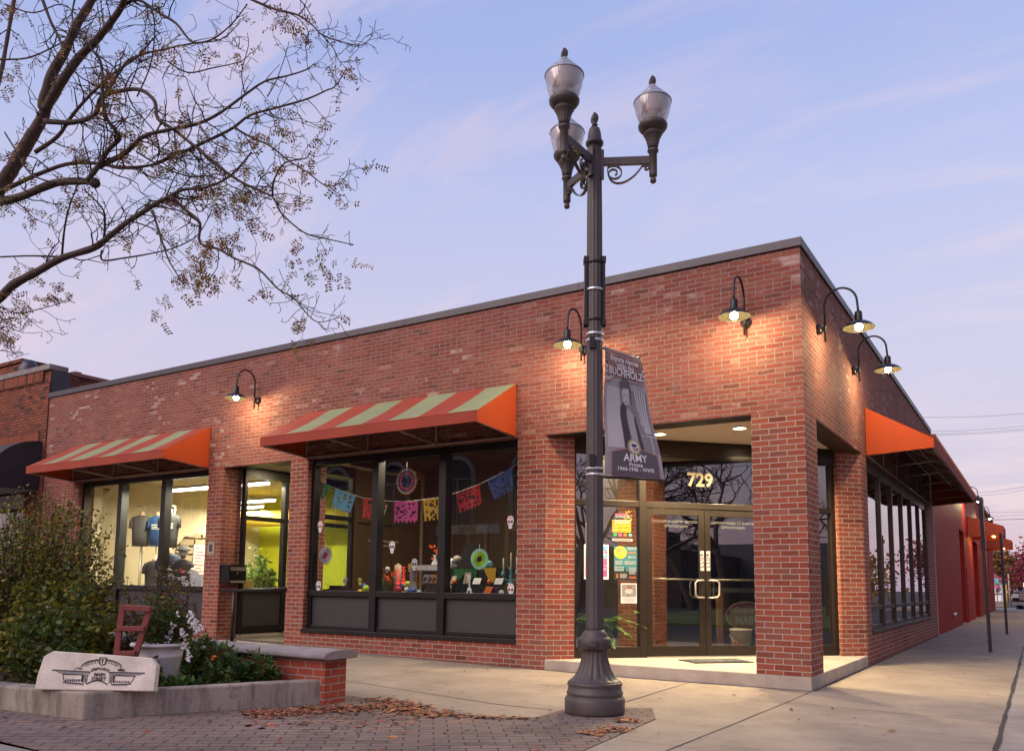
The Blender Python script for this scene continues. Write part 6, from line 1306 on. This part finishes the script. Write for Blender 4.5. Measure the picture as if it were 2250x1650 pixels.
# ================================================================== CORNER DOOR POSTERS, FERN, INNER SIGN
def DS(px, py, d=.125):
    n = np.array([EN[0], EN[1], 0]); o = np.array([E0[0], E0[1], 0])+n*d; r = ray(px, py); return CP+r*(((o-CP)@n)/(r@n))
def poster(label, tl, br, col, d=.122):
    P = DS(*tl, d), DS(tl[0], br[1], d), DS(*br, d); w_ = np.linalg.norm((P[2]-P[1])[:2]); h = P[0][2]-P[1][2]
    pf = PF(P[1], np.array((*EU, 0))*w_, (0, 0, h)); t = thing('poster', label, 'poster', pf(.5, 0), group='posters on the corner entrance glass')
    b = MB(); b.slab([pf(0, 0), pf(1, 0), pf(1, 1), pf(0, 1)], (-EN[0]*.002, -EN[1]*.002, 0)) if col else None
    if col: b.build('sheet', M[col], t)
    return t, pf
def fine(b, pf, u0, u1, v0, v1, n, rnd, l=.006, h=.5):
    for k in range(n):
        v = v1-(v1-v0)*(k+.2)/n; u = u0
        while u < u1-.02:
            q = min(u1, u+rnd.uniform(.04, .12)); put_rect(b, pf, u, q-.015, v-(v1-v0)/n*h, v, l); u = q
def ptext(b, pf, u, v, s, sz, asp, l=.007, bold=.02, shear=0.):
    vs_, fs_ = text2d(s, 1., bold, shear); b.add([pf(u+x*sz, v+y*sz*asp, l) for x, y in vs_], fs_)
r_ = random.Random(15)
t, pf = poster('teal historic tours poster with a yellow moon on the corner glass', (1349, 1200), (1400, 1273), 'teal')
b = MB(); b.m = 0; put_poly(b, pf, ell(.27, .82, .27, .19, 24), .004); b.m = 1; put_rect(b, pf, 0, 1, 0, .25, .004); put_poly(b, pf, [(.4, .25), (.47, .42), (.52, .25)], .004); b.m = 2
ptext(b, pf, .27, .93, 'Haunted', .12, .65); ptext(b, pf, .27, .86, 'Historic', .12, .65); ptext(b, pf, .25, .79, 'Tours', .12, .65); b.m = 3; ptext(b, pf, .22, .37, 'Dia de los', .10, .65); ptext(b, pf, .22, .30, 'Muertos', .12, .65); fine(b, pf, .58, .98, .9, .98, 3, r_); fine(b, pf, .6, .95, .64, .72, 2, r_); fine(b, pf, .05, .38, .45, .58, 4, r_); fine(b, pf, .45, .95, .45, .57, 4, r_); fine(b, pf, .25, .55, .05, .18, 5, r_); fine(b, pf, .65, .95, .16, .38, 5, r_); b.m = 4; fine(b, pf, .6, .95, .78, .84, 2, r_); fine(b, pf, .08, .2, .05, .18, 3, r_); fine(b, pf, .65, .95, .04, .1, 2, r_)
b.build('print', [M['yellow'], M['ink'], M['teal'], M['lgrey'], M['orangep']], t, fix=False)
t, pf = poster('magenta and blue event poster half hidden behind the lamp post', (1283, 1195), (1337, 1272), 'white')
b = MB(); b.m = 0; put_rect(b, pf, .06, .94, .08, .38, .004); b.m = 1; put_rect(b, pf, .06, .94, .62, .95, .004); b.m = 2; put_rect(b, pf, .06, .94, .40, .60, .004); b.m = 3
for i in range(12): put_poly(b, pf, ell(r_.uniform(.12, .88), r_.uniform(.45, .9), .06, .04, 9), .006); b.m = r_.choice((0, 2, 3, 4))
b.m = 4; ptext(b, pf, .26, .50, 'PR', .22, .8); fine(b, pf, .68, .9, .26, .32, 2, r_); b.build('print', [M['magenta'], M['sky'], M['pink'], M['yellow'], M['white']], t, fix=False)
t, pf = poster('dark celebration poster with bright confetti lettering on the corner glass', (1345, 1121), (1389, 1188), None)
b = MB(); b.m = 0; ptext(b, pf, .48, .86, 'MUERTOS', .15, .7); b.m = 1; ptext(b, pf, .5, .79, 'CELEBRATION', .12, .6); b.m = 2; fine(b, pf, .0, .95, .28, .7, 9, r_); b.m = 3; fine(b, pf, .1, .9, .58, .70, 3, r_, .008)
for i in range(26): b.m = 2; put_poly(b, pf, ell(r_.uniform(.6, .98), r_.uniform(.68, .99), .02, .014, 6), .006)
for i, c in enumerate((4, 5, 6, 7)): b.m = c; put_rect(b, pf, .06+i*.25, .22+i*.25, .16, .25, .006)
b.m = 3; put_rect(b, pf, 0, 1, .0, .08, .006); b.m = 8; fine(b, pf, .05, .95, .015, .07, 1, r_, .008); b.build('print', [M['pink'], M['turq'], M['yellow'], M['lgrey'], M['green'], M['pink'], M['orangep'], M['turq'], M['ink']], t, fix=False)
t, pf = poster('white flyer with a photo of a small pale bird lowest on the corner glass', (1364, 1281), (1399, 1325), 'white')
b = MB(); b.m = 0; put_rect(b, pf, .06, .94, .34, .95, .004); b.m = 1; put_rect(b, pf, .06, .94, .34, .52, .005); b.m = 2; put_poly(b, pf, ell(.5, .60, .26, .13), .006); b.m = 3; put_poly(b, pf, ell(.52, .80, .16, .09), .006); put_poly(b, pf, [(.42, .5), (.38, .4), (.44, .32), (.5, .42)], .006); b.m = 4; fine(b, pf, .1, .9, .06, .28, 5, r_)
b.build('print', [M['mgrey'], M['grey'], M['lgrey'], M['wood'], M['lgrey']], t, fix=False)
t, pf = poster('narrow white notice strip left of the lamp post', (1287, 1148), (1294, 1193), 'white')
b = MB(); fine(b, pf, .2, .8, .05, .95, 14, r_); b.build('print', M['ink'], t, fix=False)
t = thing('fern', 'green boston fern inside the corner glass behind the lamp post', 'fern', EP(1.02, .50, .16)); fc = np.array(EP(1.02, .48, .50)); fr_ = random.Random(8); lf2 = MB(); tw2 = MB()
for i in range(110):
    a = fr_.uniform(0, 2*PI); l = fr_.uniform(.40, .72); up = fr_.uniform(.1, 1.0); P = []
    for k in range(15):
        u = k/14; P.append(fc+np.array([math.cos(a)*l*u*(1.1-.3*up), math.sin(a)*l*u*(1.1-.3*up)*.6, l*up*(1.15*u-.75*u*u)-l*.45*(1-up)*u*u]))
    tw2.tube(P, .003, 3, cap=False)
    for k in range(1, 15):
        d = P[k]-P[k-1]; d /= np.linalg.norm(d); q = np.cross(d, (fr_.gauss(0, .2), fr_.gauss(0, .2), 1)); q /= np.linalg.norm(q); s = .065*(1-abs(k/14-.45)*1.2)
        for sg in (-1, 1):
            for h_ in (0, .5):
                c = P[k-1]+(P[k]-P[k-1])*h_; e = q*sg*s+d*.012+np.array([0, 0, -.008]); lf2.m = 0 if fr_.random() < .7 else 1; lf2.add([c, c+e*.5+d*.008, c+e, c+e*.5-d*.008], [(0, 1, 2, 3)])
lf2.build('fronds', [L['fern'], L['fresh']], t, fix=False); tw2.build('stalks', stem_m, t, fix=False); b = MB(); b.lathe([(.15, .16), (.2, .50), (.21, .50)], (fc[0], fc[1], 0), 20); b.build('pot', M['charcoal'], t)
t = thing('oval_sign', 'dark oval sign with white script and block lettering standing inside the corner door', 'sign', EP(3.50, .9, .16)); c = np.array(EP(3.50, .9, .70)); pf = PF(c, (*EU, 0), (0, 0, 1)); b = MB(); b.slab([pf(u, v) for u, v in ell(0, 0, .36, .22, 32)], (EN[0]*.02, EN[1]*.02, 0)); b.build('board', M['maroon'], t)
b = MB(); put_text(b, pf, 0, .08, 'Emporia', .13, .004, .01, .25); put_text(b, pf, 0, -.075, 'MAIN', .16, .004, .04); e_ = ell(0, 0, .35, .21, 32); put_line(b, pf, e_+e_[:1], .018, .004); b.build('lettering', M['mgrey'], t, fix=False); b = MB(); b.tube([EP(3.50, .92, .16), EP(3.50, .92, .6)], .015, 6); b.build('stand', M['steel'], t)
t = thing('wooden_table', 'brown wooden table behind the corner door', 'table', EP(3.4, 1.2, .16)); b = MB(); b.obox(E0, EU, EN, 3.12, 4.2, 1.1, 1.7, 1.05, 1.12); b.build('top', M['charcoal'], t)
for s_, d_ in ((3.14, 1.12), (4.1, 1.12), (3.14, 1.62), (4.1, 1.62)): b = MB(); b.obox(E0, EU, EN, s_, s_+.08, d_, d_+.08, .16, 1.05); b.build('leg', M['wood'], t)

# ================================================================== SIDE STREET
def sign_post(label, x, y, ztop, lean, plates):
    t = thing('sign_post', label, 'sign post', (x, y, 0), group='dark sign posts along the side street'); b = MB(); b.slab([(x-.03, y-.03, -.05), (x+.03, y-.03, -.05), (x+.03, y+.03, -.05), (x-.03, y+.03, -.05)], (lean, 0, ztop+.05)); b.build('post', M['black'], t)
    for z0, z1, w_ in plates:
        xx = x+lean*(z0+z1)/2/ztop; b = MB(); b.box(xx+.032, xx+.04, y-w_/2, y+w_/2, z0, z1); b.build('sign_plate', M['coping'], t, bevel=.002)
sign_post('nearer leaning dark sign post with two edge-on plates on the side sidewalk', 1.36, 8.1, 2.86, -.04, ((2.20, 2.84, .30), (1.90, 2.12, .30)))
sign_post('farther dark sign post with two edge-on plates on the side sidewalk', 1.41, 15.5, 2.62, -.03, ((1.95, 2.60, .30), (1.62, 1.88, .30)))
t = thing('pickup_truck', 'black pickup truck with chrome grille at the right edge', 'truck', (2.45, 52.6, -.2), rad(-15)); tb_ = plain('truck_paint', (.012, .013, .018), .2, .2, .05, 3)
b = MB(); b.box(-1.0, 1.0, -2.9, 2.9, .55, 1.15); b.slab([(-.95, -2.75, 1.15), (.95, -2.75, 1.15), (.95, -1.2, 1.22), (-.95, -1.2, 1.22)], (0, 0, .12)); b.box(-1.0, 1.0, 1.0, 2.9, 1.15, 1.35); b.slab([(-.9, -1.3, 1.3), (.9, -1.3, 1.3), (.9, 1.0, 1.3), (-.9, 1.0, 1.3)], (0, .1, .25)); b.box(-.8, .8, -.6, .85, 1.8, 1.92); b.build('body', tb_, t, local=True, bevel=.05)
b = MB(); b.slab([(-.88, -1.25, 1.33), (.88, -1.25, 1.33), (.88, .95, 1.33), (-.88, .95, 1.33)], (0, .25, .5)); b.build('cab_window', M['glass_side'], t, local=True)
b = MB(); b.box(-.6, .6, -2.94, -2.9, .75, 1.18); b.box(-.98, .98, -3.05, -2.9, .45, .65)
for k in range(3): b.box(-.58, .58, -2.97, -2.93, .82+k*.12, .85+k*.12)
b.build('grille', M['silver'], t, local=True)
for s in (-1, 1):
    b = MB(); b.box(s*.8-.16, s*.8+.16, -2.94, -2.9, .88, 1.12); b.build('headlight', M['lgrey'], t, local=True)
    for y in (-1.95, 1.8): b = MB(); b.tube([(s*.72, y, .38), (s*.98, y, .38)], .4, 20); w1 = b.build('wheel', M['ink'], t, local=True); b = MB(); b.tube([(s*.70, y, .38), (s*.985, y, .38)], .22, 14); b.build('rim', M['silver'], w1, local=True)
    b = MB(); b.box(s*1.05-.1, s*1.05+.1, -1.25, -1.15, 1.35, 1.55); b.build('mirror', tb_, t, local=True)
again(t, (4.4, 23, -.16), rad(178), 'black pickup truck parked outside the frame, seen mirrored in the side windows')
t = thing('parked_car', 'dark blue car with red tail light far behind the pickup truck', 'car', (1.1, 78, -.2), rad(8)); b = MB(); b.box(-.9, .9, -2.2, 2.2, .35, .95); b.slab([(-.78, -1.6, .95), (.78, -1.6, .95), (.78, 1.2, .95), (-.78, 1.2, .95)], (0, .1, .5)); b.build('body', plain('car_paint', (.02, .03, .07), .25), t, local=True, bevel=.1)
b = MB()
for s in (-1, 1): b.box(s*.72-.15, s*.72+.15, -2.22, -2.19, .65, .85)
b.build('tail_light', emit('tail_light', (1, .05, .04), 1.5), t, local=True)
for s in (-1, 1):
    for y in (-1.4, 1.4): b = MB(); b.tube([(s*.7, y, .32), (s*.92, y, .32)], .32, 16); b.build('wheel', M['ink'], t, local=True)
t = thing('white_house', 'small white building with a red hipped roof at the end of the side street', 'house', (-2, 95, 0)); b = MB(); b.box(-9, -1.02, 92, 100, -.3, 2.2); b.build('wall', M['white'], t); b = MB(); b.add([(-9.6, 91.3, 2.15), (-.75, 91.3, 2.15), (-.75, 100.6, 2.15), (-9.6, 100.6, 2.15), (-6, 96, 3.7), (-3.2, 96, 3.7)], [(0, 1, 5, 4), (1, 2, 5), (2, 3, 4, 5), (3, 0, 4), (0, 3, 2, 1)]); b.build('roof', plain('red_roof', (.26, .05, .045), .7), t); b = MB(); b.box(-1.75, -1.4, 91.95, 92.02, .9, 1.8); b.build('window', M['slate'], t); b = MB(); b.box(-1.3, -1.12, 91.95, 92.02, 0, 1.8); b.build('door', M['lgrey'], t); b = MB(); b.box(-2.2, -1.2, 91.9, 91.98, .72, .8); b.build('sill', M['slate'], t)
t = thing('street_sign', 'small blue and green street sign in front of the white building', 'sign', (-.85, 70, 0)); b = MB(); b.tube([(-.8, 70, -.2), (-.8, 70, 2.1)], .03, 6); b.build('post', M['black'], t); b = MB(); b.box(-.95, -.65, 69.95, 69.98, 1.75, 2.1); b.build('sign_plate', M['sky'], t); b = MB(); b.box(-.85, -.45, 69.93, 69.96, 1.62, 1.71); b.build('street_name_plate', M['green'], t); b = MB(); b.box(-.95, -.70, 69.93, 69.96, 1.3, 1.55); b.build('stop_plate', M['pink'], t)
b = MB(); b.tube([(.02, 72, -.2), (0, 72, 2.5)], .06, 6); obj('wooden_pole', 'pale thin wooden pole right of the white building', 'pole', b, M['tan']); b = MB(); b.tube([(.3, 55, -.2), (.3, 55, 1.5)], .035, 6); obj('yellow_bollard', 'slim yellow bollard post beside the farther sign post', 'bollard', b, M['gold'])
b = MB(); b.box(-6, -.2, 66, 69, -.2, .25); obj('low_wall', 'low concrete wall in front of the white building', 'wall', b, M['concrete2'])
def bigtree(label, x, y, h, cr, lm, n, seed, ls=.32, zc=.62, bare=False, name='tree', dens=1.):
    r = random.Random(seed); t = thing(name, label, 'tree', (x, y, 0), group='trees at the end of the side street' if y > 30 else 'trees across the street'); tr = MB(); tw_ = MB(); ends = []
    def grow(p, d, l, rad_, dep):
        P = [p]; k = 4
        for i in range(k): d = d+np.array([r.gauss(0, .14), r.gauss(0, .14), r.gauss(0, .08)+.02]); d = d/np.linalg.norm(d); P.append(P[-1]+d*l/k)
        (tr if rad_ > .05 else tw_).tube(P, [rad_*(1-.35*i/k) for i in range(k+1)], 6 if rad_ > .05 else 4, cap=False)
        if dep == 0: ends.append(P[-1]); ends.append(P[-2]); return
        for i in range(r.choice((2, 3, 3))):
            e = d*.8+np.array([r.gauss(0, .6), r.gauss(0, .6), r.gauss(.1, .4)]); grow(P[-1] if i < 2 else P[-2], e/np.linalg.norm(e), l*r.uniform(.62, .85), max(.014, rad_*.62), dep-1)
    grow(np.array([x, y, -.2]), np.array([r.gauss(0, .05), r.gauss(0, .05), 1.]), h*.27, h*(.017 if bare else .028), 6 if bare else 4)
    tr.build('trunk', bark, t, fix=False); tw_.build('twigs', twigm, t, fix=False)
    if not bare:
        lf_ = MB(); pts = []
        for i in range(int(n*dens)): e = ends[r.randrange(len(ends))]; pts.append(e+np.array([r.gauss(0, 1), r.gauss(0, 1), r.gauss(0, .9)])*cr)
        leaves(lf_, pts, ls, r, [4, 3, 2][:len(lm)], .7); lf_.build('crown', lm, t, fix=False)
RL = [leafmat('red_crown', (.26, .02, .05)), leafmat('red_crown_dark', (.12, .012, .03)), leafmat('red_crown_light', (.36, .05, .07))]; AL = [leafmat('autumn_crown', (.22, .10, .02)), leafmat('autumn_brown', (.13, .075, .03)), leafmat('autumn_gold', (.34, .17, .03))]
bigtree('deep red autumn tree at the right edge above the pickup truck', 2.2, 62, 6.8, .62, RL, 5200, 51, .22); bigtree('golden autumn tree behind the white building', -3.2, 118, 8, 1.0, AL, 2200, 52, .5); bigtree('brown autumn tree far behind the pickup truck', 1.2, 112, 6.0, .9, [AL[1], AL[0], L['brown']], 2400, 53, .5); bigtree('low tan autumn tree beside the brown one', 3.8, 104, 5.5, .9, [AL[1], L['brown'], AL[0]], 2000, 54, .5); bigtree('bare grey tree behind the golden tree', -1.2, 125, 9, 1, [], 0, 55, bare=True)
for i, (p0, p1, sag) in enumerate((((2040, 912), (2250, 901), .2), ((2050, 943), (2250, 929), .2), ((2055, 949), (2250, 935), .2), ((2060, 952), (2250, 939), .2), ((2140, 1073), (2250, 1055), .4), ((2142, 1077), (2250, 1060), .5), ((2172, 1120), (2250, 1118), .2), ((2172, 1127), (2250, 1121), .3), ((2182, 1142), (2250, 1140), .0))):
    dd = 44+i*3; a, c = atd(p0[0]-60, p0[1]+60*(p1[1]-p0[1])/-(p1[0]-p0[0]), dd), atd(p1[0]+120, p1[1]+120*(p1[1]-p0[1])/(p1[0]-p0[0]), dd*.8); b = MB(); b.tube([a+(c-a)*k/10-np.array([0, 0, sag*math.sin(PI*k/10)]) for k in range(11)], .009 if i < 8 else .022, 4)
    obj('power_line', 'thin dark power line crossing the sky at the right, %s' % ('highest of all', 'upper group, top wire', 'upper group, middle wire', 'upper group, bottom wire', 'middle pair, upper wire', 'middle pair, lower wire', 'lower group, upper wire', 'lower group, lower wire', 'lowest and thickest wire')[i], 'power line', b, M['grey'], 'power lines over the side street', fix=False)

# ================================================================== ACROSS THE STREETS (seen only mirrored in the shop windows)
OB = thing('opposite_building', 'brown brick building with arched windows across the main street', 'building', (-27, -27, 0)); b = MB(); b.box(-62, -9, -30, -27, -.2, 9.5); b.build('wall', M['low_brick'], OB)
b = MB(); b.box(-62.2, -8.8, -30, -26.7, 9.5, 10.1); b.build('cornice', M['capc'], OB)
for i in range(11):
    xc = -57+i*4.6; b = MB(); arc_ = [(xc+1.0*math.cos(a), -26.96, 6.9+1.1*math.sin(a)) for a in [PI*k/14 for k in range(15)]]; b.slab([(xc-1, -26.96, 4.3), (xc+1, -26.96, 4.3)]+arc_, (0, -.1, 0)); wn = b.build('window', M['slate'], OB); b = MB(); b.tube([(xc-1.1, -26.93, 4.3), (xc-1.1, -26.93, 6.9)]+[(xc-1.1*math.cos(a), -26.93, 6.9+1.2*math.sin(a)) for a in [PI*k/14 for k in range(15)]]+[(xc+1.1, -26.93, 4.3)], .14, 6); b.tube([(xc, -26.93, 4.3), (xc, -26.93, 6.9)], .06, 4); b.tube([(xc-1, -26.93, 6.9), (xc+1, -26.93, 6.9)], .06, 4); b.build('frame', M['lgrey'], wn)
sa, sb = A(960, 1160, 27.24), A(1098, 1160, 27.24); zA, zB_ = A(1070, 1172, 27.24)[2], A(1070, 1152, 27.24)[2]
t = thing('shop_sign', 'long white shop sign across the street seen mirrored in the display window', 'sign', (-20, -26.9, 3)); b = MB(); b.box(sa[0], sb[0], -26.95, -26.85, zA, zB_); b.build('board', M['white'], t); b = MB(); put_text(b, PF(((sa[0]+sb[0])/2, -26.84, (zA+zB_)/2), (-1, 0, 0), (0, 0, 1)), 0, 0, 'BURNAP BROS', (zB_-zA)*.95, .01, .02, .1, sx=1.25*((sb[0]-sa[0])/13)); b.build('lettering', M['ink'], t, fix=False)
bigtree('bare street tree across the side street, the nearer one', 15, -6.0, 9.5, 1, [], 0, 61, bare=True); bigtree('bare street tree across the side street, the widest one', 21, -11, 12, 1, [], 0, 66, bare=True); bigtree('bare street tree across the side street, the slim one', 24, -5, 12, 1, [], 0, 67, bare=True); bigtree('bare street tree across the side street, the tallest one', 32, -9, 14, 1, [], 0, 68, bare=True); bigtree('bare street tree across the side street, the farther one', 27, -1, 10.5, 1, [], 0, 62, bare=True); bigtree('bare street tree across the side street, the rightmost one', 20, 14, 9, 1, [], 0, 63, bare=True); bigtree('golden hedge tree across the side street', 9.5, 42, 4, .9, AL, 1500, 64, .35); bigtree('amber hedge tree across the side street', 10.5, 33, 3.6, .9, AL, 1300, 65, .35); bigtree('bushy golden tree far along the side street', 9, 56, 4.6, 1.0, AL, 1300, 69, .4)
HB = thing('dark_house', 'dark brick church like house across the side street', 'house', (40, -16, 0)); b = MB(); b.box(36, 50, -30, -11, -.2, 3.4); b.box(36, 39, -15, -12, -.2, 4.6); b.box(36.5, 37.2, -15, -14.3, 4.6, 5.0); b.box(36.5, 37.2, -13, -12.2, 4.6, 5.0); b.build('wall', plain('dark_house_brick', (.05, .035, .04), .8), HB)
b = MB(); b.box(14, 120, -8, 60, -.2, -.1); struct('lawn', b, plain('lawn_grass', (.07, .10, .02), .9, 0, .3, 2), 'grass lawn across the side street')
b = MB(); b.box(50, 54, -30, 60, -.2, 4.4); obj('far_wall', 'long grey wall beyond the lawn', 'wall', b, M['dgrey'])
